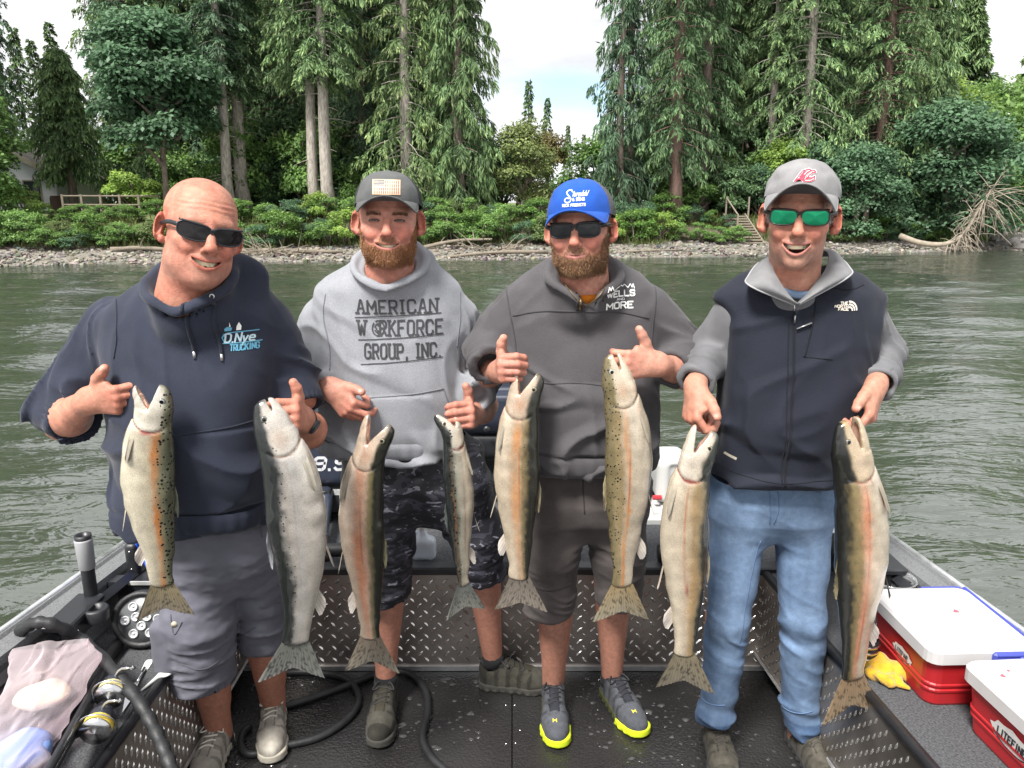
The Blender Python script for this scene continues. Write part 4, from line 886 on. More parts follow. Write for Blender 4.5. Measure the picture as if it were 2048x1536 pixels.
# coolers
M_RED = mat('red_cooler_plastic', (.36, .014, .018), .38, var=.08, vscale=6, coat=.1)
M_LID = mat('white_lid', (.44, .43, .43), .45, var=.05, vscale=12, rvar=.06)
M_BLUEH = mat('blue_handle', (.045, .06, .30), .4, var=.08)
M_STICK = mat('worn_sticker', (.58, .57, .55), .6, var=.12, vscale=60)
M_STAIN = mat('pink_blood_stain', (.55, .10, .14), .5, var=.3)
M_INK = inkmat('dark_ink', (.02, .02, .025))
def cooler(c, rz, label, sx=.30, sy=.34, h=.19, stains=(), sticker=1):
    e = empty('cooler', c, rz); tag(e, label, 'cooler', 'red coolers')
    def ring(hx, hy, r, z, n=5):
        P = []
        for cx, cy, a0 in ((hx - r, hy - r, 0), (-hx + r, hy - r, 90), (-hx + r, -hy + r, 180), (hx - r, -hy + r, 270)):
            for k in range(n): a = R(a0 + 90 * k / (n - 1)); P.append((cx + r * math.cos(a), cy + r * math.sin(a), z))
        return P
    def loft(rings, cap=True):
        mb = MB(); n = len(rings[0]); V = np.concatenate([np.array(q) for q in rings]); m = len(rings); i, j = np.meshgrid(np.arange(m - 1), np.arange(n), indexing='ij'); j2 = (j + 1) % n
        FF = [np.stack([i * n + j, i * n + j2, (i + 1) * n + j2, (i + 1) * n + j], -1).reshape(-1, 4)]
        if cap: FF += [np.array([list(range(n))[::-1]]), np.array([list(range((m - 1) * n, m * n))])]
        mb.add(V, FF); return mb
    hx, hy = sx / 2, sy / 2; rg = []
    zs = [0, .008, .012, .045, .048, .054, .057, .063, .066, .072, .075, .081, .084, h - .045]
    for k, z in enumerate(zs):
        t = .86 + .12 * z / h - (.02 if k == 0 else 0); g = .003 if k in (4, 5, 8, 9) else 0
        rg.append(ring(hx * t + g, hy * t + g, .035, z))
    loft(rg).build('body', M_RED, e)
    lid = loft([ring(hx * .99, hy * .99, .035, h - .046), ring(hx + .004, hy + .004, .035, h - .042), ring(hx + .004, hy + .004, .035, h - .008), ring(hx - .002, hy - .002, .032, h - .001), ring(hx - .03, hy - .012, .02, h), ring(hx - .034, hy - .016, .018, h - .002)]).build('lid', M_LID, e)
    mb = MB(); y1 = hy + .012; x1 = hx + .010      # carrying handle folded flat along the far long edge
    for y in (-1, 1):
        mb.box((hx * .55, y * (hy + .007), h - .018), (hx * .9, .018, .030), bev=.007)
        for q in range(3): mb.box((hx * .55, y * (hy + .017), h - .027 + q * .009), (hx * .8, .004, .004))
    mb.box((x1, 0, h - .016), (.020, sy + .03, .026), bev=.008); mb.build('handle', M_BLUEH, e)
    for (x, y, s) in stains:
        mb = MB(); a = np.linspace(0, 6.28, 9)[:-1]; rr = s * (1 + .35 * np.sin(a * 3 + x * 90)); mb.add(np.stack([x + rr * np.cos(a), y + rr * np.sin(a), np.full(8, h + .0006)], 1), [np.array([list(range(8))])]); mb.build('stain', M_STAIN, lid)
    # sticker on the long side facing the middle of the boat (local -x)
    if sticker:
        a = np.linspace(0, 2 * PI, 29)[:-1]; rr = 1 + .09 * np.sin(a * 9); k = .074 if sticker == 2 else .05; yc = -.02 if sticker == 2 else -.02
        xs = -hx * (.86 + .12 * (h * .42) / h) - .002; sl = hx * .12 / h
        P = np.stack([xs - sl * (.034 * k / .06 * rr * np.sin(a)), yc - k * rr * np.cos(a), h * .44 + .45 * k * rr * np.sin(a)], 1); mb = MB(); mb.add(P, [np.array([list(range(28))])]); st = mb.build('sticker', M_STICK, e)
        V2, F2 = ribbons(text_strokes('LITEFINE', 0, 0, k * .28, k * .13, k * .055, slant=.15), k * .06); w = V2[:, 0].max(); V3 = np.stack([np.full(len(V2), xs - .0016) - sl * (V2[:, 1] - k * .1), yc + (w / 2 - V2[:, 0]), h * .44 + V2[:, 1] - k * .1], 1)
        obj('sticker_text', mesh_np('sticker_text', V3, F2), M_INK, st)
        V2, F2 = ribbons([np.stack([k * .86 * np.cos(q), .36 * k * np.sin(q)], 1) for q in [np.linspace(3.3, 6.0, 14)]], k * .05); V3 = np.stack([np.full(len(V2), xs - .0014) - sl * V2[:, 1], yc - V2[:, 0], h * .44 + V2[:, 1]], 1); obj('sticker_arc', mesh_np('sticker_arc', V3, F2), M_INK, st)
    V2, F2 = ribbons(text_strokes('Igloo'.replace('I', 'l').replace('g', 'o'), 0, 0, .012, .008, .003), .0018); V3 = np.stack([-hx * .6 + V2[:, 0], -hy + .004 + V2[:, 1], np.full(len(V2), h - .0075)], 1)
    return e
cooler((1.285, 1.985, BZ), R(2), 'red cooler with plain white lid, farther of the two', stains=[(.04, .03, .008)], sticker=1)
cooler((1.365, 1.615, BZ - .0), R(4), 'red cooler with stained white lid, nearer of the two', stains=[(-.09, .10, .006), (-.03, .03, .004), (-.02, .02, .008), (.0, -.05, .003), (-.06, .12, .004)], sticker=2, h=.185)
# gloves
def glove():
    M = mat('yellow_fleece', (.52, .29, .012), .98, var=.25, vscale=60, bump=.003, bscale=160, sheen=.4); c = np.array([1.100, 2.005, BZ + .024])
    def f(p):
        d = smin(ell(p, c, (.042, .058, .024)), ell(p, c + (.04, -.04, -.006), (.036, .024, .020)), .02)
        d = smin(d, cone(p, c + (.01, -.07, -.008), c + (.045, -.105, -.012), .016, .013), .012); d = smin(d, cone(p, c + (-.01, .05, .008), c + (.02, .09, .0), .024, .022), .015)
        d = smin(d, cone(p, c + (.045, -.02, .004), c + (.07, -.055, -.010), .015, .012), .010); d = smin(d, cone(p, c + (-.03, -.04, 0), c + (.0, -.09, -.008), .017, .014), .008)
        return d + .007 * vnoise(p * 38, 2) + .009 * ((np.abs(vnoise(p * 20, 5)) * 2).clip(0, 1) - .5)
    V, F = surf(f, c - .17, c + .17, .006); o = obj('work_glove', mesh_np('work_glove', V, F), M); rebase(o, (c[0], c[1], BZ)); tag(o, 'crumpled yellow fleece gloves against the red cooler', 'gloves')
glove()
# jar with steel rim and clear tub
M_CLEAR = mat('clear_plastic', (.85, .87, .88), .12, var=.03, trans=.85)
mb = MB(); c = np.array([1.075, 2.04, BZ]); mb.lathe(c, [(.04, 0), (.042, .01), (.042, .085), (.038, .09)], 18); o = lay('bait_jar', mb, M_BLACK, c, 'dark bait jar with steel clamp beside the yellow gloves', 'jar', True)
for z in (.03, .05, .07): mb = MB(); mb.lathe(c + (0, 0, z), [(.0425, 0), (.045, .004), (.0425, .008)], 18); sub('clamp_ring', mb, M_CHROME, o, True)
mb = MB(); c = np.array([1.26, 2.27, BZ]); mb.lathe(c, [(.0, .002), (.062, .002), (.075, .16), (.078, .165), (.075, .168), (.071, .16), (.058, .008), (0, .008)], 24); lay('clear_tub', mb, M_CLEAR, c, 'clear round tub behind the farther red cooler', 'tub', True)
# track-mounted brackets
def bracket(c, s, label, ring=True):
    e = empty('clamp_bracket', c); tag(e, label, 'bracket')
    mb = MB(); mb.box((0, 0, 0), (.085, .20, .022), bev=.005); mb.box((s * -.02, 0, -.035), (.03, .18, .06), bev=.005); mb.build('clamp_plate', M_BLACK, e)
    if ring:
        mb = MB(); mb.lathe((-s * .055, .02, -.012), [(.036, -.02), (.038, .012), (.034, .018), (.022, .018), (.020, -.02)], 18); mb.build('socket_ring', M_BLACK, e, True)
    for y in (-.06, .06):
        mb = MB(); mb.lathe((-s * .037, y, -.03), [(.0, .009), (.008, .008), (.009, 0)], 8, [[0, 0, -s], [0, 1, 0], [1, 0, 0]]); mb.build('bolt', M_CHROME, e, True)
bracket((-(gx(2.05) - .135), 2.05, GZ - .005), -1, 'black clamp bracket with socket ring on the left rail')
bracket((gx(2.4) - .135, 2.40, GZ - .005), 1, 'black clamp bracket on the right rail behind the coolers')
# upright rod holder tube
p = np.array([-(gx(2.14) - .13), 2.14, GZ - .02]); mb = MB(); mb.lathe(p, [(.020, 0), (.020, .13), (.0205, .131)], 16); t = lay('rod_holder_tube', mb, M_BLACK, p, 'upright black rod holder tube with grey collar on the left rail', 'rod holder', True)
mb = MB(); mb.lathe(p, [(.0205, .115), (.0235, .118), (.0265, .21), (.0255, .215), (.022, .215)], 16); sub('grey_collar', mb, mat('grey_plastic', (.28, .28, .29), .5), t, True)
mb = MB(); mb.lathe(p, [(.0225, .20), (.0245, .215), (.0245, .228), (.018, .229), (.017, .20)], 16); sub('black_lip', mb, M_BLACK, t, True)
# shelf with pliers and knife sheath
c = at(295, 1190, 2.32); sh = np.array([c[0] + .03, 2.36, .555]); mb = MB(); mb.box(sh, (.24, .12, .012)); mb.box(sh + (0, -.055, -.045), (.24, .01, .10)); o = lay('tool_shelf', mb, M_BLACK, sh + (0, 0, -.1), 'small black tool shelf with white edge beside the bald man', 'shelf')
mb = MB(); mb.box(sh + (0, -.062, .004), (.245, .006, .012)); sub('white_edge', mb, M_OFFW, o)
q = sh + (-.028, -.0, .006); mb = MB()
for a0, sg in ((0, 1), (0, -1)):
    a = np.linspace(0, 2 * PI, 19); mb.tube(np.stack([q[0] + .02 * sg + .019 * np.cos(a), np.full(19, q[1]), q[2] + .095 + .040 * np.sin(a)], 1), .0075, 8, caps=False)
    mb.tube([(q[0] + .018 * sg, q[1], q[2] + .058), (q[0] - .002 * sg, q[1], q[2] + .008)], [.009, .012], 8)
o = lay('scissors', mb, mat('blue_handle_plastic', (.012, .07, .46), .35, coat=.2), q, 'blue handled scissors standing on the tool shelf', 'scissors', True)
mb = MB(); mb.box(q + (0, 0, -.05), (.016, .004, .10)); sub('blade', mb, M_CHROME, o)
q = sh + (-.085, 0, .006); f = lambda p: rbox(p, q + (0, 0, .055), (.022, .018, .062), .016); V, F = surf(f, q - .06, q + (.06, .06, .15), .005); o = obj('tool_pouch', mesh_np('tool_pouch', V, F), M_BLACK); rebase(o, q); tag(o, 'dark rounded case left of the blue scissors', 'case')
for z in (.025, .09): mb = MB(); mb.lathe(q + (0, -.018, z), [(.004, 0), (.003, .002), (0, .002)], 8, [[1, 0, 0], [0, 0, -1], [0, 1, 0]]); sub('rivet', mb, M_CHROME, o, True)
# round work light
def work_light():
    c = np.array([-1.17, 2.14, BZ + .092]); n = nrm((.12, -.95, .25)); u = nrm(np.cross((0, 0, 1), n)) ; v = np.cross(n, u); M = np.stack([u, v, n], 1)
    mb = MB(); mb.lathe(c, [(.0, -.04), (.07, -.035), (.088, -.015), (.09, .018), (.078, .022), (.072, .012)], 30, M); o = lay('round_work_light', mb, M_RUBBER, (c[0], c[1], BZ), 'round black work lamp with clear lens cups beside the bald man', 'lamp', True)
    mb = MB(); mb.lathe(c, [(.074, .006), (.072, .013), (.0, .013)], 30, M); sub('face_plate', mb, mat('grey_plate', (.10, .105, .11), .35), o, True)
    for k in range(9):
        rr, a = (.049, k * 2 * PI / 6) if k < 6 else (.019, k * 2 * PI / 3 + .5); q = c + u * rr * math.cos(a) + v * rr * math.sin(a) + n * .0135
        mb = MB(); mb.lathe(q, [(.0145, 0), (.0145, .004), (.0125, .005), (.010, .001), (.004, .0), (.003, .003), (0, .003)], 14, M); sub('lens_cup', mb, mat('lens_cup', (.62, .63, .64), .18, metal=.3) if k == 0 else bpy.data.materials['lens_cup'], o, True)
work_light()
# hoses
def hose(pts, r, n, label, rough=0):
    P = spl(pts, n); mb = MB(); rad = r * (1 + rough * .15 * np.sin(np.arange(n) * 1.7)); mb.tube(P, rad, 12); return lay('hose', mb, M_RUBBER, P[0], label, 'hose', True)
hose([atz(40, 1262, .60), atz(70, 1246, .66), atz(110, 1250, .65), atz(170, 1285, .57), at(235, 1350, 1.80), at(275, 1400, 1.72), at(305, 1450, 1.66), at(328, 1500, 1.60), at(345, 1545, 1.55), at(352, 1600, 1.5)], .0165, 60, 'thick black hose arching over the left gunwale', 1)
fl = lambda u, v: atz(u, v, .0) + (0, 0, .013)
hose([fl(500, 1460), fl(486, 1475), fl(484, 1500), fl(505, 1515), fl(560, 1500), fl(640, 1480), fl(700, 1440), fl(718, 1400), fl(690, 1362), fl(620, 1350), fl(560, 1352)], .013, 70, 'black hose coiled on the floor beside the beige shoes')
hose([fl(520, 1430), fl(600, 1410), fl(700, 1375), fl(760, 1352), fl(815, 1352), fl(850, 1385), fl(856, 1430), fl(845, 1480), fl(862, 1520), fl(900, 1555)], .013, 70, 'black hose looping on the floor around the brown hiking shoe')
# knife
def knife():
    a, b = atz(300, 1320, BZ), atz(245, 1430, BZ); d = nrm(b - a); s = np.array([d[1], -d[0], 0]); L = np.linalg.norm(b - a); c0 = a + (0, 0, .008)
    mb = MB(); mb.prism([(L * .46, -.004), (L * .48, .014), (L * .75, .013), (L, .0), (L * .8, -.006)], c0 - (0, 0, .001), d, s, .0025); o = lay('fillet_knife', mb, M_CHROME, a, 'fillet knife with worn white handle on the left side deck', 'knife')
    mb = MB(); mb.prism([(0, -.008), (.0, .008), (.012, .0115), (L * .2, .0105), (L * .22, -.008), (.02, -.0115)], c0 + (0, 0, -.006), d, s, .012); sub('handle', mb, M_OFFW, o)
    mb = MB(); mb.tube([c0 + d * L * .2, c0 + d * L * .47], .0045, 8); sub('shank', mb, M_CHROME, o, True)
knife()
def spoon():
    a = atz(335, 1348, BZ); c = a + (0, 0, .01); f = lambda p: smin(ell(p, c, (.022, .030, .007)), cone(p, c + (-.012, -.025, 0), c + (-.036, -.085, -.004), .007, .003), .012); V, F = surf(f, c - .11, c + .06, .003); o = obj('fishing_lure', mesh_np('fishing_lure', V, F), M_OFFW); rebase(o, (c[0], c[1], BZ)); tag(o, 'small white lure with curved tail near the fillet knife', 'lure')
spoon()
# rods with spinning reels
M_GOLD = mat('gold_line', (.62, .46, .06), .5, var=.15, vscale=80); M_REEL = mat('reel_metal', (.05, .055, .07), .3, metal=.6, var=.2)
def rod(c, d, label, line):
    d = nrm(d); u = np.array([0, 0, 1.]); s = np.cross(u, d); M = np.stack([s, -u, d], 1); c = np.asarray(c, float)
    mb = MB(); mb.tube([c - d * .16 + u * .02, c + d * .25 + u * .03, c + d * 1.0 + u * .05], [.012, .010, .005], 8); o = lay('fishing_rod', mb, M_BLACK, (c[0], c[1], BZ), label, 'fishing rod', True)
    q = c + s * .055 + u * .03
    mb = MB(); mb.tube([c + u * .015, q - s * .015], [.008, .012], 8); mb.lathe(q - d * .045, [(.0, -.012), (.028, -.012), (.034, .006), (.034, .038), (.028, .044)], 16, M); sub('reel_body', mb, M_REEL, o, True)
    mb = MB(); mb.lathe(q, [(.034, -.016), (.034, .010), (.037, .012), (.037, .017), (.016, .018), (.0, .026)], 18, M); sub('spool_rim', mb, M_CHROME, o, True)
    mb = MB(); mb.lathe(q - d * .012, [(.0345, -.002), (.036, 0), (.036, .018), (.0345, .020)], 18, M); sub('wound_line', mb, line, o, True)
    a = np.linspace(-.4, 3.5, 16); mb = MB(); mb.tube(np.stack([q + s * .046 * math.cos(t) + u * .046 * math.sin(t) + d * (.012 * math.sin(t)) for t in a]), .0022, 6); sub('bail_wire', mb, M_CHROME, o, True)
    mb = MB(); mb.tube(spl([q - d * .03 + u * .02, q - d * .03 + u * .05 + s * .02, q - d * .02 + u * .055 + s * .05], 6), .004, 6); mb.lathe(q - d * .02 + u * .055 + s * .055, [(.0, -.008), (.008, 0), (0, .008)], 8); sub('crank', mb, M_CHROME, o, True)
rod(at(180, 1412, 1.735), (.22, -1, .02), 'spinning rod with pale gold line beside the knife', mat('pale_gold_line', (.62, .54, .26), .5, var=.15, vscale=80))
rod(at(150, 1482, 1.63), (.22, -1, .02), 'spinning rod with bright yellow line beside the plastic bag', M_GOLD)
mb = MB(); mb.tube([atz(240, 1300, BZ) + (0, 0, .025), atz(160, 1400, BZ) + (0, 0, .02), atz(90, 1500, BZ) + (0, 0, .02)], .018, 12); lay('rod_butt', mb, M_RUBBER, atz(160, 1400, BZ), 'thick black rubber rod butt lying under the plastic bag', 'rod butt', True)
# rod butt with cork on the bench, clear bottle
a, b = at(600, 1130, 2.72), at(692, 1128, 2.72); a[2] = b[2] = BZ + .045; mb = MB(); mb.tube(np.linspace(a, b, 14), .027 * (1 + .05 * (np.arange(14) % 2)), 14); o = lay('landing_net_handle', mb, M_RUBBER, (a + b) / 2 - (0, 0, .028), 'ribbed black rod grip with cork end on the stern bench', 'grip', True)
mb = MB(); mb.tube([b, b + (.045, 0, 0)], .026, 14); sub('cork_end', mb, mat('cork', (.45, .30, .17), .8, var=.2, vscale=60), o, True)
c = at(848, 1135, 2.74); c[2] = BZ + .0; M_BOT = mat('milky_plastic', (.74, .80, .86), .25, var=.06, trans=.35); f = lambda p: smin(rbox(p, c + (0, 0, .045), (.05, .03, .045), .02), smin(cone(p, c + (.0, 0, .085), c + (-.004, 0, .125), .026, .013), cone(p, c + (-.035, 0, .07), c + (-.04, 0, .11), .016, .012), .02), .02)
V, F = surf(f, c - .09, c + (.09, .09, .17), .005); o = obj('spray_bottle', mesh_np('spray_bottle', V, F), M_BOT); rebase(o, c); tag(o, 'milky clear plastic bottle on the stern bench between the camouflage legs', 'bottle')
mb = MB(); mb.lathe(c + (-.004, 0, .122), [(.014, 0), (.015, .012), (.010, .016), (.006, .03), (0, .031)], 12); sub('cap', mb, M_OFFW, o, True)
mb = MB(); P = np.array([.57, 2.69, BZ + .045]); mb.tube([P, P + (.30, 0, 0)], .034, 14); lay('rod_tube', mb, M_BLACK, P - (0, 0, .03), 'black tube lying on the stern bench right of the brown shorts', 'tube', True)
# plastic bag
def bag():
    m, N, L, b = newmat('thin_pink_plastic'); b.inputs['Roughness'].default_value = .25; b.inputs['Base Color'].default_value = (.82, .72, .75, 1); b.inputs['Specular IOR Level'].default_value = .7
    tn = N.new('ShaderNodeBsdfTransparent'); tn.inputs[0].default_value = (.97, .91, .93, 1); tl = N.new('ShaderNodeBsdfTranslucent'); tl.inputs[0].default_value = (.84, .75, .78, 1)
    m1 = N.new('ShaderNodeMixShader'); m1.inputs[0].default_value = .45; L.new(b.outputs[0], m1.inputs[1]); L.new(tl.outputs[0], m1.inputs[2])
    lw = N.new('ShaderNodeLayerWeight'); lw.inputs[0].default_value = .35; rr = N.new('ShaderNodeMapRange'); rr.inputs[3].default_value = .17; rr.inputs[4].default_value = .85; L.new(lw.outputs['Facing'], rr.inputs[0])
    m2 = N.new('ShaderNodeMixShader'); L.new(rr.outputs[0], m2.inputs[0]); L.new(tn.outputs[0], m2.inputs[1]); L.new(m1.outputs[0], m2.inputs[2]); L.new(m2.outputs[0], N['Material Output'].inputs[0])
    # a limp sack: wide mouth lying towards the rail, body towards the camera
    cs = [at(u, v, Y) for u, v, Y in ((108, 1288, 1.86), (108, 1330, 1.80), (84, 1385, 1.72), (58, 1440, 1.65), (36, 1500, 1.58), (24, 1560, 1.50), (15, 1640, 1.42))]
    ws = [.092, .102, .090, .078, .070, .066, .06]; hs = [.008, .022, .038, .045, .050, .05, .04]
    NB, NT_ = 90, 120; C = spl(cs, NB); W = np.interp(np.linspace(0, 6, NB), range(7), ws); H = np.interp(np.linspace(0, 6, NB), range(7), hs); th = np.linspace(0, 2 * PI, NT_ + 1)[:-1]
    G_ = np.stack([C[:, None, 0] + W[:, None] * np.cos(th), C[:, None, 1] + .25 * W[:, None] * np.cos(th) + 0 * th - .25 * H[:, None] * np.sin(th), C[:, None, 2] + H[:, None] * np.sin(th)], -1)
    P = G_.reshape(-1, 3); rg_ = lambda q, sd: (1 - np.abs(vnoise(q, sd)) * 2.2).clip(0, 1); nz_ = (rg_(P * (16, 9, 16), 31) - .3) * .016 + (rg_(P * (38, 12, 38), 32) - .3) * .008; rad = (G_ - C[:, None]).reshape(-1, 3); P = P + unit(rad) * nz_[:, None]; P[:, 2] = np.maximum(P[:, 2], BZ + .004)
    j, i = np.meshgrid(np.arange(NT_), np.arange(NB - 1)); j2 = (j + 1) % NT_; F = np.stack([i * NT_ + j, i * NT_ + j2, (i + 1) * NT_ + j2, (i + 1) * NT_ + j], -1).reshape(-1, 4)
    o = obj('plastic_bag', mesh_np('plastic_bag', P, F), m); rebase(o, (C[20][0], C[20][1], BZ)); tag(o, 'crumpled translucent pink plastic bag on the left side deck', 'bag')
    def blob(name, c, r, m_, label):
        f = lambda p: ell(p, c, r) + .008 * vnoise(p * 22, 3); V, F = surf(f, c - np.array(r) * 1.3, c + np.array(r) * 1.3, .008); q = obj(name, mesh_np(name, V, F), m_); rebase(q, (c[0], c[1], BZ)); tag(q, label, 'package')
    blob('bait_packet', cs[2] + (.0, 0, -.006), (.07, .055, .024), mat('cream_packet', (.55, .46, .36), .7), 'cream packet inside the pink plastic bag')
    blob('blue_packet', cs[4] + (.01, 0, -.004), (.06, .07, .034), mat('blue_packet', (.22, .34, .68), .5), 'pale blue packet inside the pink plastic bag')
bag()
# ================================================================== the fish
def fish_mat():
    m, N, L, b = newmat('fish_skin'); t = N.new('ShaderNodeTexCoord'); a = N.new('ShaderNodeAttribute'); a.attribute_name = 'Col'
    sp = N.new('ShaderNodeAttribute'); sp.attribute_name = 'spot'
    v = N.new('ShaderNodeTexVoronoi'); v.inputs['Scale'].default_value = 105; v.inputs['Randomness'].default_value = 1; L.new(t.outputs['Object'], v.inputs[0])
    thr = N.new('ShaderNodeMath'); thr.operation = 'MULTIPLY_ADD'; L.new(sp.outputs['Fac'], thr.inputs[0]); thr.inputs[1].default_value = .42; thr.inputs[2].default_value = -.06
    n0 = N.new('ShaderNodeTexNoise'); n0.inputs['Scale'].default_value = 60; L.new(t.outputs['Object'], n0.inputs[0])
    th2 = N.new('ShaderNodeMath'); th2.operation = 'MULTIPLY_ADD'; L.new(n0.outputs['Fac'], th2.inputs[0]); th2.inputs[1].default_value = .5; L.new(thr.outputs[0], th2.inputs[2])
    th3 = N.new('ShaderNodeMath'); th3.operation = 'SUBTRACT'; L.new(th2.outputs[0], th3.inputs[0]); th3.inputs[1].default_value = .25
    lt = N.new('ShaderNodeMath'); lt.operation = 'SUBTRACT'; L.new(th3.outputs[0], lt.inputs[0]); L.new(v.outputs['Distance'], lt.inputs[1])
    mr_ = N.new('ShaderNodeMapRange'); L.new(lt.outputs[0], mr_.inputs[0]); mr_.inputs[1].default_value = -.03; mr_.inputs[2].default_value = .06
    # scales: fine cells, their sparkle painted into the colour as brighter centres
    sc1 = N.new('ShaderNodeTexVoronoi'); sc1.inputs['Scale'].default_value = 400; L.new(t.outputs['Object'], sc1.inputs[0])
    r1 = N.new('ShaderNodeMapRange'); L.new(sc1.outputs['Distance'], r1.inputs[0]); r1.inputs[1].default_value = 0; r1.inputs[2].default_value = .7; r1.inputs[3].default_value = 1.14; r1.inputs[4].default_value = .78
    n1 = N.new('ShaderNodeTexNoise'); n1.inputs['Scale'].default_value = 34; n1.inputs['Detail'].default_value = 5; L.new(t.outputs['Object'], n1.inputs[0])
    r2 = N.new('ShaderNodeMapRange'); L.new(n1.outputs['Fac'], r2.inputs[0]); r2.inputs[1].default_value = .3; r2.inputs[2].default_value = .7; r2.inputs[3].default_value = .84; r2.inputs[4].default_value = 1.14
    mm = N.new('ShaderNodeMath'); mm.operation = 'MULTIPLY'; L.new(r1.outputs[0], mm.inputs[0]); L.new(r2.outputs[0], mm.inputs[1])
    mv = N.new('ShaderNodeVectorMath'); mv.operation = 'MULTIPLY'; L.new(a.outputs['Color'], mv.inputs[0]); L.new(mm.outputs[0], mv.inputs[1])
    mx_ = N.new('ShaderNodeMix'); mx_.data_type = 'RGBA'; L.new(mr_.outputs[0], mx_.inputs[0]); L.new(mv.outputs[0], mx_.inputs[6]); mx_.inputs[7].default_value = (.010, .011, .009, 1)
    L.new(mx_.outputs[2], b.inputs['Base Color']); b.inputs['Roughness'].default_value = .24; b.inputs['Metallic'].default_value = .38; b.inputs['Specular IOR Level'].default_value = .6
    b.inputs['Coat Weight'].default_value = .8; b.inputs['Coat Roughness'].default_value = .10
    k = N.new('ShaderNodeBump'); k.inputs['Distance'].default_value = .00028; L.new(sc1.outputs['Distance'], k.inputs['Height']); k.invert = True; L.new(k.outputs[0], b.inputs['Normal'])
    return m
M_FISH = fish_mat()
M_FIN = mat('fish_fin', (1, 1, 1), .42, var=.15, vscale=60, attr=True, coat=.2)
M_EYE = mat('fish_eye', (1, 1, 1), .08, var=.02, attr=True, coat=.6)
SX = np.array([-.2, 0, .02, .05, .10, .16, .22, .32, .45, .55, .65, .75, .85, .92, 1.0, 1.2])
HD = np.array([.004, .019, .030, .039, .048, .053, .060, .067, .070, .068, .059, .049, .038, .033, .036, .036])
HV = np.array([.004, .017, .027, .036, .046, .052, .062, .073, .078, .074, .063, .050, .038, .033, .036, .036])
HW = np.array([.003, .014, .020, .025, .031, .034, .038, .042, .043, .041, .034, .025, .016, .011, .007, .004])
def smi(x, xs, ys):
    return np.interp(x, xs, ys).astype(np.float32)
_sx = np.linspace(-.2, 1.2, 400)
def _sm(y):
    q = np.interp(_sx, SX, y); k = np.hanning(19); k /= k.sum(); return np.convolve(np.pad(q, 9, mode='edge'), k, 'valid')
HDs, HVs, HWs = _sm(HD), _sm(HV), _sm(HW)
MUSC = 1
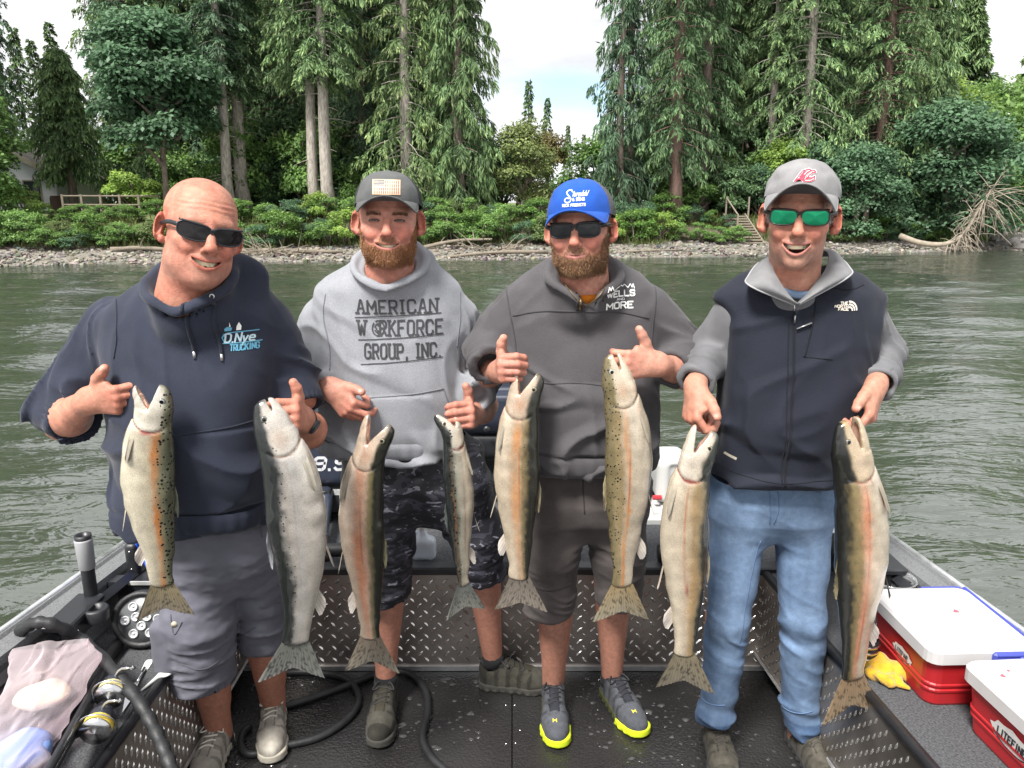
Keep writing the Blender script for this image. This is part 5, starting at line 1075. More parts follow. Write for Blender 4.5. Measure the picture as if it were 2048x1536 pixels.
def make_fish(name, spine, Y, dors, depth, roll, mouth, C, label, jaw=1.0, yrot=0, tailw=1.0, gash=None, seed=0, head=1.0):
    """spine: photo pixels snout -> tail base; dors +1 if the back faces the right of the picture"""
    P = np.array([at(u, v, Y + (q[0] if q else 0)) for u, v, *q in spine]); ctr = spl(P, 80)
    al = np.r_[0, np.cumsum(np.linalg.norm(np.diff(ctr, axis=0), axis=1))]; Lg = al[-1]
    k = depth * Lg / .7 / .148 / (Lg / .7)      # height factor: depth is body depth in metres
    kw_ = .92 * k; hd, hv, hw = HDs * k, HVs * k, HWs * kw_
    hg = np.array([.118 * Lg * head, -.016 * k]); cm, sm_ = math.cos(mouth), math.sin(mouth)
    def closed(s, h, w, sh=0):
        q = s / Lg; q = np.where(q < .2, q / head, q) if head != 1 else q
        a = np.where(h > 0, np.interp(q, _sx, hd), np.interp(q, _sx, hv)); b = np.interp(q, _sx, hw)
        e = 2.25; d = (np.abs(h) / a) ** e + (np.abs(w) / b) ** e
        return (d ** (1 / e) - 1) * np.minimum(a, b) * .9
    def f(p):
        s, h, w = p[:, 0], p[:, 1], p[:, 2]
        d0 = smax(closed(s, h, w), -s - .001, .012)
        ml = -.30 * k * .05 + (h - hg[1] * 0) * 0
        line = h - (hg[1] + (s - hg[0]) * (.010 * k / hg[0]) * -1)              # >0 above the mouth line
        up = np.where(s < hg[0], smax(d0, -line + .0006, .004), d0)
        ds, dh = s - hg[0], h - hg[1]; s2 = hg[0] + cm * ds + sm_ * dh; h2 = hg[1] - sm_ * ds + cm * dh      # turn the jaw back shut
        dj = smax(closed((s2 - .0) / jaw, h2, w), -s2 - .001, .01); l2 = h2 - (hg[1] - (s2 - hg[0]) * (.010 * k / hg[0]))
        lo = smax(smax(dj, l2 + .0006, .004), s2 - hg[0] - .03 * k, .02)
        cav1 = ell(p, (hg[0] * .66, hg[1] + .004 * k, 0), (hg[0] * .46, .013 * k, .017 * k))
        pj = np.stack([s2, h2, w], 1); cav2 = ell(pj, (hg[0] * .64, hg[1] + .0045 * k, 0), (hg[0] * .46, .0085 * k, .013 * k))
        up, lo = (smax(up, -cav1, .004), smax(lo, -cav2, .004)) if mouth > .2 else (up, lo)
        d = smin(up, lo, .006)
        # gill cover edge and cheek
        ge = np.hypot((s - .118 * Lg) / (.092 * Lg), (h + .004 * k) / (.056 * k)) - 1
        g = np.exp(-(ge * .075 * Lg / .0035) ** 2) * sstep(-.1, .05, s / Lg - .1) * (h < .036 * k)
        d = d + .0018 * g - .0009 * sstep(.02, -.10, ge) * sstep(.02, .1, s / Lg)
        d = smax(d, s - Lg * .99, .02); return d + .0012 * vnoise(p * 30, seed)
    V, F = surf(f, (-.12, -.17, -.075), (Lg + .004, .11, .075), .0042, slack=.012)
    s, h, w = V.T
    # ---- colours
    r = np.random.default_rng(seed)
    q = s / Lg; a = np.where(h > 0, h / np.interp(q, _sx, hd), h / np.interp(q, _sx, hv)); ln = h * 0 + vnoise(V * (9, 26, 9), seed + 3) * .13 + vnoise(V * (70, 120, 70), seed + 4) * .08; a2 = a + ln
    def c3(x): return np.asarray(x, float)[None]
    col = c3(C['belly']) + 0 * V
    mixc = lambda c, x, m: c + (c3(x) - c) * np.clip(m, 0, 1)[:, None]
    col = mixc(col, C['flank'], sstep(-.55, -.1, a2)); col = mixc(col, C['upper'], sstep(.12, .42, a2)); col = mixc(col, C['back'], sstep(C.get('b0', .38), C.get('b0', .38) + .3, a2))
    sc_, sw, ss = C['sx']; st = np.exp(-((a2 - sc_) / sw) ** 2) * ss * sstep(.10, .3, q) * (.75 + .5 * vnoise(V * (14, 6, 6), seed + 9)); col = mixc(col, C['stripe'], st)
    if 'line' in C: lc, lw, ls = C['line']; col = mixc(col, C.get('linec', (.50, .10, .03)), np.exp(-((a - lc + .02 * np.sin(q * 9)) / lw) ** 2) * ls * sstep(.2, .26, q) * (1 - sstep(.78, .95, q)) * np.clip(.65 + .6 * vnoise(V * (18, 3, 3), 5), 0, 1))
    # head: pale cheek, dark crown, pink mouth
    ge = np.hypot((s - .118 * Lg) / (.092 * Lg), (h + .004 * k) / (.056 * k)) - 1; hm = sstep(.04, -.03, ge) + (s < .1 * Lg); hm = np.clip(hm, 0, 1) * (1 - sstep(.34, .55, a2))
    col = mixc(col, C['cheek'], hm * .85); ck = np.exp(-(((s - .145 * Lg) / (.035 * Lg)) ** 2 + ((h + .004 * k) / (.02 * k)) ** 2)); col = mixc(col, C['cheek2'], ck * .7)
    gl = np.exp(-(ge / .035) ** 2) * sstep(.10, .14, q) * (a < .5); col = mixc(col, C.get('gill', (.10, .04, .035)), gl * C.get('gills', .8))
    e = .5 * .0042; V32 = V.astype(np.float32)
    ds, dh = s - hg[0], h - hg[1]; s2 = hg[0] + cm * ds + sm_ * dh; h2 = hg[1] - sm_ * ds + cm * dh
    cav1 = ell(V32, (hg[0] * .66, hg[1] + .004 * k, 0), (hg[0] * .46, .013 * k, .017 * k)); cav2 = ell(np.stack([s2, h2, w], 1).astype(np.float32), (hg[0] * .64, hg[1] + .0045 * k, 0), (hg[0] * .46, .0085 * k, .013 * k))
    inm = np.maximum(sstep(.004, .0015, np.minimum(np.abs(cav1), np.abs(cav2))), (np.abs(w) < .011 * k) * (np.abs(h2 - hg[1]) < .006 * k) * (s2 < hg[0]) + (np.abs(w) < .012 * k) * (np.abs(h - hg[1]) < .006 * k) * (s < hg[0])) * (s < hg[0] * 1.15) * (mouth > .2); col = mixc(col, (.55, .34, .30), inm * .8)
    nd = np.where((s < .03 * Lg) & (h > -.004), 1, 0) * sstep(.03 * Lg, .0, s); col = mixc(col, C.get('snout', C['back']), nd * .7)
    if C.get('crown', 1): col = mixc(col, C['back'], sstep(.30, .55, a2) * (q < .2))
    if gash:
        for (gq, ga, gl_, gw) in gash: col = mixc(col, (.30, .02, .02), np.exp(-(((q - gq) / gl_) ** 2 + ((a - ga) / gw) ** 2)) * .9)
    spot = np.clip(sstep(-.05, .5, a2) * C.get('spots', .7) * (q > .02), 0, 1)
    # ---- bend to the hanging pose
    T = np.gradient(ctr, axis=0); T = unit(T); lat0 = nrm((math.sin(yrot), -math.cos(yrot), 0))       # side shown to the camera
    ROT = roll
    def pose(X):
        X = np.asarray(X, float); s = X[:, 0]; i = np.clip(s, 0, Lg); c = np.stack([np.interp(i, al, ctr[:, j]) for j in range(3)], 1); t = unit(np.stack([np.interp(i, al, T[:, j]) for j in range(3)], 1))
        c = c + t * (s - i)[:, None]; l = lat0 - t * (t @ lat0)[:, None]; l = unit(l); d = np.cross(t, l) ; d = d * np.sign((d[:, :1] * dors).mean())
        d2 = d * math.cos(ROT) + l * math.sin(ROT); l2 = l * math.cos(ROT) - d * math.sin(ROT)
        return c + d2 * X[:, 1:2] + l2 * X[:, 2:3], l2, d2
    W, _, _ = pose(V)
    # keep faces outward
    chk = np.cross(W[F[:, 1]] - W[F[:, 0]], W[F[:, 2]] - W[F[:, 0]]); cen = W[F].mean(1); ic, _, _ = pose(np.stack([V[F].mean(1)[:, 0], np.zeros(len(F)), np.zeros(len(F))], 1))
    if ((chk * (cen - ic)).sum(1) > 0).mean() < .5: F = F[:, ::-1]
    col = (col * np.array([.95, .88, .77])).clip(0, 1); me = mesh_np(name, W, F); set_col(me, col); at_ = me.attributes.new('spot', 'FLOAT', 'POINT'); at_.data.foreach_set('value', spot.astype(np.float32))
    o = obj(name, me, M_FISH); b0 = W[np.argmin(W[:, 2])]; rebase(o, b0); tag(o, label, 'fish', 'fish held up by the men')
    def part(nm, X, Fq, cc, m):
        Wp, _, _ = pose(X); me = mesh_np(nm, Wp - b0, Fq); set_col(me, np.asarray(cc) * (.62 if 'tail' in nm else .8)); return obj(nm, me, m, o)
    # eyes
    for sd in (1, -1):
        ce = np.array([.062 * Lg * head, .014 * k, 0]); hw_ = np.interp(.062, _sx, hw) * .95; pr = [(.0105, -.002), (.0098, .0002), (.0078, .0014), (.0058, .0022), (.0055, .0022), (.0, .0028)]; cl = [(.02, .02, .02), (.06, .055, .05), C.get('iris', (.24, .21, .13)), C.get('iris', (.30, .26, .16)), (.004, .004, .004), (.004, .004, .004)]
        X, cc = [], []; n = 16; ek = .86
        for (rr, z), c in zip(pr, cl):
            for j in range(n): th = 2 * PI * j / n; X.append((ce[0] + rr * ek * math.cos(th), ce[1] + rr * ek * math.sin(th), sd * (hw_ + z))); cc.append(c)
        i, j = np.meshgrid(np.arange(len(pr) - 1), np.arange(n), indexing='ij'); j2 = (j + 1) % n; Fq = np.stack([i * n + j, i * n + j2, (i + 1) * n + j2, (i + 1) * n + j], -1).reshape(-1, 4)
        part('eye', X, Fq, np.array(cc), M_EYE)
    # fins
    def fin(nm, root0, root1, tip, length, w0, base, edge, spread=.5, spots=0, nr=18, nl=8, fork=0, flare=0, wd=1.0):
        root0, root1, tip = (np.asarray(x, float) for x in (root0, root1, tip)); X, cc = [], []
        for i in range(nr):
            t = i / (nr - 1); ro = root0 * (1 - t) + root1 * t; sp_ = (t - .5) * 2
            d = nrm(tip); pe = nrm(root1 - root0); dd = nrm(d + pe * spread * sp_); ll = length * (1 - .25 * abs(sp_) ** 3 if not fork else (1 - fork) + fork * abs(sp_) ** 1.3)
            for j in range(nl):
                v_ = j / (nl - 1); p = ro + dd * ll * v_; p[2] += (.0016 if i % 2 else -.0016) * v_ + flare * v_ ** 2 + .004 * math.sin(5 * t + seed) * v_ + (0.0)
                X.append(p); c = np.asarray(base) * (1 - v_) + np.asarray(edge) * v_; c = c * (1.12 if i % 2 else .80)
                if spots and r.uniform() < spots * (.3 + v_): c = c * .25
                cc.append(c)
        i, j = np.meshgrid(np.arange(nr - 1), np.arange(nl - 1), indexing='ij'); Fq = np.stack([i * nl + j, (i + 1) * nl + j, (i + 1) * nl + j + 1, i * nl + j + 1], -1).reshape(-1, 4)
        return part(nm, X, Fq, np.array(cc), M_FIN)
    hE = np.interp(.97, _sx, hd) * .95; fc, fe = C.get('tailc', (.16, .15, .09)), C.get('taile', (.22, .20, .14))
    fin('tail_fin', (Lg * .955, hE * .9, 0), (Lg * .955, -hE * .9, 0), (1, 0, 0), (.092 + .03) * tailw * Lg / .62, 0, fc, fe, spread=.46, spots=.16, nr=34, nl=18, fork=.34, flare=.006)
    bw = lambda q: np.interp(q, _sx, hw); 
    fin('pectoral_fin', (.215 * Lg, -.034 * k, bw(.2) * .80), (.215 * Lg, -.050 * k, bw(.2) * .62), (1, -.14, .16), .090 * Lg / .65, 0, C.get('finc', (.33, .28, .21)), C.get('fine', (.27, .24, .19)), spread=-.02, nr=9)
    fin('pelvic_fin', (.55 * Lg, -.062 * k, .012), (.57 * Lg, -.070 * k, .004), (1, -.26, .05), .075 * Lg / .65, 0, C.get('finc', (.40, .34, .26)), (.50, .44, .38), spread=.02, nr=8)
    fin('anal_fin', (.745 * Lg, -.043 * k, 0), (.81 * Lg, -.034 * k, 0), (.95, -.55, .0), .05 * Lg / .65, 0, C.get('finc', (.42, .36, .30)), (.5, .46, .42), spread=.08, nr=10)
    fin('dorsal_fin', (.47 * Lg, .066 * k, 0), (.585 * Lg, .060 * k, 0), (1, .16, .0), .055 * Lg / .65, 0, C['back'], C['upper'], spread=.10, spots=.15, nr=12)
    # torn lip / jaw edge rim gives the mouth its pale line
    return o
def pal(**k):
    d = dict(belly=(.56, .52, .44), flank=(.50, .42, .31), upper=(.26, .24, .17), back=(.035, .040, .035), stripe=(.55, .22, .10), sx=(.12, .16, .6), cheek=(.60, .58, .54), cheek2=(.55, .38, .28), spots=.7); d.update(k); return d
FISH = [
 make_fish('steelhead_fish', [(322, 770), (305, 842), (298, 915), (303, 1005), (316, 1095), (326, 1182)], 1.80, 1, .128, -.28, .78, pal(belly=(.64, .62, .54), flank=(.55, .53, .44), upper=(.24, .25, .18), back=(.13, .145, .105), b0=.5, stripe=(.58, .24, .08), sx=(.22, .19, 1.15), cheek=(.66, .66, .64), cheek2=(.62, .60, .56), spots=.95, gill=(.16, .015, .015), gills=1, tailc=(.22, .18, .10), taile=(.17, .14, .10), iris=(.30, .32, .30), crown=0), 'pale steelhead with copper stripe in the bald man\'s hand on the left', seed=1, gash=[(.213, -.15, .010, .30)]),
 make_fish('steelhead_fish', [(526, 800), (553, 868), (578, 945), (590, 1045), (600, 1150), (598, 1225), (590, 1296)], 1.80, -1, .150, 0.34, .06, pal(belly=(.60, .60, .60), flank=(.50, .51, .54), upper=(.36, .37, .40), back=(.022, .028, .030), b0=.22, stripe=(.36, .28, .20), sx=(.20, .12, .25), cheek=(.55, .55, .55), cheek2=(.52, .42, .36), spots=.75, finc=(.48, .44, .36), tailc=(.16, .17, .14), taile=(.19, .19, .18), iris=(.16, .17, .14), gill=(.32, .2, .15), line=(.0, .03, .25), linec=(.25, .22, .24)), 'silver steelhead with black back in the bald man\'s hand with the watch', seed=2),
 make_fish('steelhead_fish', [(780, 850), (742, 902), (726, 980), (727, 1080), (735, 1180), (742, 1286)], 2.06, 1, .137, 0.12, .72, pal(belly=(.60, .52, .46), flank=(.58, .45, .39), upper=(.22, .20, .11), back=(.025, .028, .024), b0=.42, stripe=(.66, .32, .21), sx=(-.10, .26, 1.1), cheek=(.56, .48, .42), cheek2=(.55, .36, .28), spots=.35, line=(.05, .022, .6), linec=(.36, .15, .11), tailc=(.24, .19, .14), taile=(.22, .2, .16)), 'pink flanked steelhead with gaping mouth held before the grey hoodie', seed=3),
 make_fish('steelhead_fish', [(872, 828), (902, 862), (912, 930), (918, 1010), (922, 1095), (928, 1182)], 2.06, -1, .090, 0.5, .68, pal(belly=(.58, .54, .48), flank=(.42, .42, .38), upper=(.13, .145, .13), back=(.020, .026, .028), b0=.32, stripe=(.36, .18, .08), sx=(.55, .07, .55), cheek=(.58, .57, .54), cheek2=(.55, .5, .44), spots=1.0, line=(-.22, .05, .6), linec=(.33, .17, .12), gill=(.2, .02, .02), gills=1, tailc=(.12, .13, .12), taile=(.18, .18, .16)), 'small slim dark backed steelhead before the camouflage shorts', seed=4, gash=[(.2, -.3, .01, .2)]),
 make_fish('steelhead_fish', [(1077, 748), (1047, 802), (1037, 872), (1036, 960), (1036, 1055), (1040, 1168)], 2.02, 1, .132, 0.16, .70, pal(belly=(.62, .56, .48), flank=(.52, .45, .37), upper=(.24, .20, .12), back=(.028, .030, .026), b0=.40, stripe=(.60, .30, .13), sx=(.06, .20, .95), cheek=(.50, .43, .37), cheek2=(.55, .34, .24), spots=.5, line=(.12, .03, .75), linec=(.50, .19, .05), tailc=(.14, .12, .10), taile=(.20, .17, .14)), 'cream steelhead with rusty side held up before the charcoal hoodie on the left', seed=5),
 make_fish('steelhead_fish', [(1222, 708), (1241, 790), (1254, 870), (1254, 960), (1250, 1060), (1244, 1182)], 2.02, -1, .135, 0.08, .10, pal(belly=(.64, .60, .54), flank=(.58, .55, .49), upper=(.33, .27, .16), back=(.20, .175, .10), b0=.50, stripe=(.64, .30, .11), sx=(.08, .14, 1.1), cheek=(.62, .58, .50), cheek2=(.58, .40, .30), spots=.75, line=(-.02, .022, .8), linec=(.50, .15, .04), tailc=(.33, .24, .12), taile=(.25, .22, .16), iris=(.40, .40, .33), snout=(.45, .40, .30), gill=(.10, .04, .04)), 'tan backed steelhead with orange line held before the charcoal hoodie on the right', seed=6),
 make_fish('steelhead_fish', [(1427, 862), (1394, 918), (1377, 990), (1370, 1090), (1372, 1195), (1370, 1322)], 1.88, 1, .128, 0.2, .50, pal(belly=(.60, .56, .49), flank=(.53, .48, .41), upper=(.30, .255, .18), back=(.035, .042, .042), b0=.55, stripe=(.50, .34, .17), sx=(.3, .25, .8), cheek=(.58, .56, .53), cheek2=(.52, .48, .44), spots=.3, line=(-.05, .03, .95), linec=(.48, .16, .05), gill=(.22, .012, .015), gills=1, tailc=(.19, .16, .10), taile=(.15, .13, .10)), 'brassy steelhead with orange lateral line left of the blue jeans', seed=7, gash=[(.205, -.1, .008, .32), (.66, .05, .03, .06)]),
 make_fish('steelhead_fish', [(1688, 842), (1704, 920), (1719, 1010), (1721, 1120), (1714, 1235), (1705, 1368)], 1.88, -1, .156, 0.22, .28, pal(belly=(.60, .56, .50), flank=(.54, .47, .39), upper=(.26, .22, .12), back=(.018, .020, .020), b0=.48, stripe=(.62, .28, .17), sx=(.14, .20, 1.0), cheek=(.52, .44, .33), cheek2=(.56, .46, .38), spots=.35, line=(.02, .03, .8), linec=(.50, .12, .07), tailc=(.32, .22, .13), taile=(.27, .20, .13), snout=(.40, .29, .15), gill=(.2, .03, .03), iris=(.2, .18, .14)), 'largest steelhead, black back and salmon stripe, right of the blue jeans', seed=8, gash=[(.215, -.35, .02, .03), (.30, -.68, .02, .06)]),
]
# ================================================================== the people
def skinmat():
    m, N, L, b = newmat('skin'); a = N.new('ShaderNodeAttribute'); a.attribute_name = 'Col'; t = N.new('ShaderNodeTexCoord')
    n = N.new('ShaderNodeTexNoise'); n.inputs['Scale'].default_value = 70; n.inputs['Detail'].default_value = 5; L.new(t.outputs['Object'], n.inputs[0])
    r = N.new('ShaderNodeMapRange'); L.new(n.outputs['Fac'], r.inputs[0]); r.inputs[1].default_value = .3; r.inputs[2].default_value = .7; r.inputs[3].default_value = .82; r.inputs[4].default_value = 1.14
    v = N.new('ShaderNodeVectorMath'); v.operation = 'MULTIPLY'; L.new(a.outputs['Color'], v.inputs[0]); L.new(r.outputs[0], v.inputs[1]); L.new(v.outputs[0], b.inputs['Base Color'])
    b.inputs['Roughness'].default_value = .56; b.inputs['Specular IOR Level'].default_value = .35; b.inputs['Subsurface Weight'].default_value = .12; b.inputs['Subsurface Radius'].default_value = (.009, .0035, .002); b.inputs['Subsurface Scale'].default_value = .8
    n2 = N.new('ShaderNodeTexNoise'); n2.inputs['Scale'].default_value = 260; n2.inputs['Detail'].default_value = 4; L.new(t.outputs['Object'], n2.inputs[0]); k = N.new('ShaderNodeBump'); k.inputs['Distance'].default_value = .0014; L.new(n2.outputs['Fac'], k.inputs['Height']); L.new(k.outputs[0], b.inputs['Normal'])
    return m
M_SKIN = skinmat()
M_HAIR = mat('hair', (1, 1, 1), .55, var=.1, attr=True)
def fabric(name, c, var=.08, vscale=25, sheen=.25, bump=.0012, bscale=420, rough=.92, heather=0):
    m, N, L, b = newmat(name); t = N.new('ShaderNodeTexCoord'); a = N.new('ShaderNodeAttribute'); a.attribute_name = 'Col'
    n = N.new('ShaderNodeTexNoise'); n.inputs['Scale'].default_value = vscale; n.inputs['Detail'].default_value = 6; L.new(t.outputs['Object'], n.inputs[0])
    r = N.new('ShaderNodeMapRange'); L.new(n.outputs['Fac'], r.inputs[0]); r.inputs[1].default_value = .3; r.inputs[2].default_value = .7; r.inputs[3].default_value = 1 - var; r.inputs[4].default_value = 1 + var
    n3 = N.new('ShaderNodeTexNoise'); n3.inputs['Scale'].default_value = 330; n3.inputs['Detail'].default_value = 3; q = N.new('ShaderNodeMapping'); q.inputs['Scale'].default_value = (1, 1, 2.5); L.new(t.outputs['Object'], q.inputs[0]); L.new(q.outputs[0], n3.inputs[0])
    r3 = N.new('ShaderNodeMapRange'); L.new(n3.outputs['Fac'], r3.inputs[0]); r3.inputs[1].default_value = .3; r3.inputs[2].default_value = .7; r3.inputs[3].default_value = 1 - heather; r3.inputs[4].default_value = 1 + heather
    mm = N.new('ShaderNodeMath'); mm.operation = 'MULTIPLY'; L.new(r.outputs[0], mm.inputs[0]); L.new(r3.outputs[0], mm.inputs[1])
    v = N.new('ShaderNodeVectorMath'); v.operation = 'MULTIPLY'; L.new(mm.outputs[0], v.inputs[1]); v2 = N.new('ShaderNodeVectorMath'); v2.operation = 'MULTIPLY'; v2.inputs[0].default_value = c; L.new(a.outputs['Color'], v2.inputs[1]); L.new(v2.outputs[0], v.inputs[0]); L.new(v.outputs[0], b.inputs['Base Color'])
    b.inputs['Roughness'].default_value = rough; b.inputs['Sheen Weight'].default_value = sheen * .3; b.inputs['Sheen Roughness'].default_value = .4; b.inputs['Specular IOR Level'].default_value = .25
    n2 = N.new('ShaderNodeTexNoise'); n2.inputs['Scale'].default_value = bscale; n2.inputs['Detail'].default_value = 2; L.new(t.outputs['Object'], n2.inputs[0]); k = N.new('ShaderNodeBump'); k.inputs['Distance'].default_value = bump; L.new(n2.outputs['Fac'], k.inputs['Height']); L.new(k.outputs[0], b.inputs['Normal'])
    return m
def clothobj(name, V, F, m, parent, col=None):
    me = mesh_np(name, V, F); set_col(me, np.ones((len(V), 3)) if col is None else col); return obj(name, me, m, parent)
# ---------------------------------------------------------------- head
def rot3(yaw, pitch, roll):
    """columns = local axes in the world; face along local -y"""
    return np.array(Matrix.Rotation(yaw, 3, 'Z') @ Matrix.Rotation(pitch, 3, 'X') @ Matrix.Rotation(roll, 3, 'Y'))
def head_fn(K):
    jw, fat, ow, lift, wm, zc = K.get('jaw', 1), K.get('fat', 0), K.get('open', .0), K.get('lift', .006), K.get('mw', .029), -.069
    earr = K.get('ear', 1.0); nose = K.get('nose', 1.0)
    zu = lambda x: zc + (.0015 if ow > .001 else .0004) + lift * (x / wm) ** 2 + ow * .25 * (1 - (x / wm) ** 2)
    zl = lambda x: zc - (.0015 if ow > .001 else .0004) + lift * (x / wm) ** 2 - ow * .75 * np.clip(1 - (x / wm) ** 2, 0, 1)
    def f(p):
        x, y, z = p.T; ax = np.abs(x); m = p.copy(); m[:, 0] = ax
        d = ell(p, (0, .022, .042), (.077, .098, .080))
        d = smin(d, ell(p, (0, -.026, -.016), (.065 + .006 * fat, .068, .085)), .03)
        d = smin(d, ell(p, (0, -.026, -.073 - .004 * fat), ((.055 + .012 * fat) * jw, .062, .046)), .03)
        d = smin(d, ell(p, (0, -.079, -.104), (.022, .017, .017)), .025)
        if fat: d = smin(d, ell(p, (0, -.034, -.104), (.050 * fat, .050, .030)), .03)
        d = smin(d, ell(m, (.043, -.064, -.024), (.022, .021, .018)), .02)
        d = smin(d, ell(m, (.034, -.079, -.043 + lift * .5), (.017, .014, .015)), .014)
        d = smin(d, cone(m, (0, -.0855, .024), (.040, -.074, .022), .010, .009), .016)
        d = smax(d, -ell(m, (.032, -.100, .002), (.019, .013, .0115)), .012)
        d = smin(d, ell(m, (.0315, -.0795, .001), (.0145, .0125, .0115)), .003)
        d = smin(d, cone(p, (0, -.088, .014), (0, -.112, -.028), .0072 * nose, .0105 * nose), .012)
        d = smin(d, ell(p, (0, -.1145, -.034), (.0125 * nose, .0115, .0100)), .008); d = smin(d, ell(m, (.0128 * nose, -.1025, -.0385), (.0080, .0092, .0075)), .006)
        d = smax(d, -ell(m, (.0062, -.1135, -.0445), (.0036, .0045, .0035)), .003)
        d = smin(d, ell(p, (0, -.075, -.066), (.031, .026, .025)), .02)
        # smile folds, lips, mouth
        d = smax(d, -cone(m, (.0185, -.104, -.036), (wm + .009, -.090, -.064), .0025, .0035), .009)
        xm = np.clip(x, -wm, wm); yl = -.0985 + .22 * ax ** 2 / .03 * .5 + .004 * np.maximum(ax - .018, 0) / .01
        up = np.sqrt((np.maximum(ax - wm, 0)) ** 2 + (y - yl) ** 2 + (z - zu(xm) - .0028) ** 2) - .0038 * (1 - .45 * (ax / wm) ** 2).clip(.3, 1)
        lo = np.sqrt((np.maximum(ax - wm, 0)) ** 2 + (y - yl - .0010) ** 2 + (z - zl(xm) + .0036) ** 2) - .0048 * (1 - .45 * (ax / wm) ** 2).clip(.3, 1)
        d = smin(smin(d, up, .006), lo, .006)
        cav = np.maximum(np.maximum(z - zu(x), zl(x) - z), np.maximum(y + .062, ax - wm)); d = smax(d, -cav * .9, .0025)
        if ow > .003:
            te = (np.hypot(x / (wm * .90), (y + .058) / .0355) - 1) * wm * .9; d = np.minimum(d, np.maximum(np.maximum(te, zu(x) - .0095 - z), np.maximum(z - zu(x) - .004, y + .06)))
        # ears
        Me = np.array(Matrix.Rotation(.62, 3, 'Z') @ Matrix.Rotation(-.15, 3, 'X')); e = ell(m, (.0825 * (1 + .02 * fat), .010, -.006), np.array((.0085, .0195, .033)) * earr, Me.T if False else Me)
        e = smax(e, -ell(m, (.0880, -.001, -.005), np.array((.0065, .0110, .020)) * earr, Me), .004)
        d = smin(d, e, .006); d = smin(d, ell(m, (.0785, -.001, -.034), (.007, .009, .009)), .006)
        d = d + .0008 * np.sin(z * 560 + 2.5 * vnoise(p * 22, 4)) * np.exp(-((z - .062) / .016) ** 2) * (y < -.03) + .0010 * np.sin((z + .5 * ax) * 620) * np.exp(-((ax - .056) / .009) ** 2 - ((z + .004) / .012) ** 2) * (y < 0)
        nr_ = K.get('neck', .057); d = smin(d, cone(p, (0, .022, -.06), (0, .045, -.22), nr_, nr_ * 1.12), .03)
        return d
    return f, zu, zl
def head_cols(V, K):
    x, y, z = V.T; ax = np.abs(x); wm, zc = K.get('mw', .029), -.069; f, zu, zl = head_fn(K)
    C = np.tile(np.array(K['skin']), (len(V), 1)); mixc = lambda C, c, m: C + (np.asarray(c) - C) * np.clip(m, 0, 1)[:, None]
    nz = vnoise(V * 45, 2) * .5 + vnoise(V * 110, 3) * .3
    red = np.array(K['skin']) * (1.04, .72, .70); front = y < -.02
    g = lambda cx, cz, r, rz: np.exp(-((ax - cx) / r) ** 2 - ((z - cz) / rz) ** 2) * front
    C = mixc(C, red, (.75 * g(.040, -.034, .022, .020) + .75 * g(0, -.034, .013, .014) + .25 * g(0, .055, .05, .02)) * K.get('ruddy', 1) * (1 + .5 * nz)); C = mixc(C, red * .95, .75 * (ax > .074) * (z > -.05) * (z < .04))
    C = mixc(C, np.array(K['skin']) * (.93, .90, .90), sstep(-.085, -.12, z) * .5)
    C = C * (1 + .10 * vnoise(V * 38, 21) + .09 * vnoise(V * 120, 22))[:, None] * (1 - np.array([0, .10, .10]) * (vnoise(V * 24, 23) > .15)[:, None])
    # lips
    lip = sstep(.0065, .004, np.abs(z - np.where(z > zc + K.get('lift', .006) * (x / wm) ** 2, zu(np.clip(x, -wm, wm)) + .0022, zl(np.clip(x, -wm, wm)) - .0036))) * (ax < wm) * (y < -.083); C = mixc(C, K.get('lipc', np.array(K['skin']) * (.86, .52, .54)), lip * .85)
    cav = (z < zu(x) + .0005) & (z > zl(x) - .0005) & (ax < wm - .0003) & (y > -.0965 + .18 * ax); C[cav & (y < -.05)] = (.12, .022, .022)
    if K.get('open', 0) > .003:
        te = (np.hypot(x / (wm * .90), (y + .058) / .0355) - 1) * wm * .9; tm = (te < .0016) & (y < -.064) & (z < zu(x) + .0012) & (z > zu(x) - .0108) & (ax < wm * .93); gap = .80 + .2 * np.clip(np.abs(np.sin(x / .0075 * PI)) * 3, 0, 1); C[tm] = (np.array([.74, .66, .47]) * gap[:, None])[tm]
    # brows, lids
    br = np.exp(-((z - .0255 + 5 * (ax - .03) ** 2) / .0042) ** 2) * sstep(.010, .016, ax) * (1 - sstep(.044, .054, ax)) * front; C = mixc(C, K.get('browc', (.10, .055, .03)), br * K.get('brow', .75) * np.clip(.8 + nz, .3, 1))
    if K.get('eyes'):
        ez = .0005 + 0 * x; sl = np.exp(-((z - ez + 9 * (ax - .0315) ** 2) / .0030) ** 2) * sstep(.0145, .0115, np.abs(ax - .0315)); C = mixc(C, np.array(K['skin']) * (.80, .66, .64), .5 * np.exp(-((ax - .0315) / .017) ** 2 - ((z + .004) / .013) ** 2) * front); C = mixc(C, (.035, .022, .02), sl * 1.0)
    # hair / beard shade
    bm = beard_mask(V, K); 
    if 'beardc' in K: C = mixc(C, K['beardc'], bm * K.get('beardd', .75) * np.clip(.9 + .5 * nz, 0, 1))
    if 'hairc' in K:
        hm = sstep(.062, .068, ax + .25 * (y - .01)) * sstep(-.01, .01, y + .022) * (z > -.012 - .35 * (y < 0) * 0) * (z < .09) + (y > .04) * (z > -.05); C = mixc(C, K['hairc'], np.clip(hm, 0, 1) * .85 * (ax < .0765))
    return C.clip(0, 1)
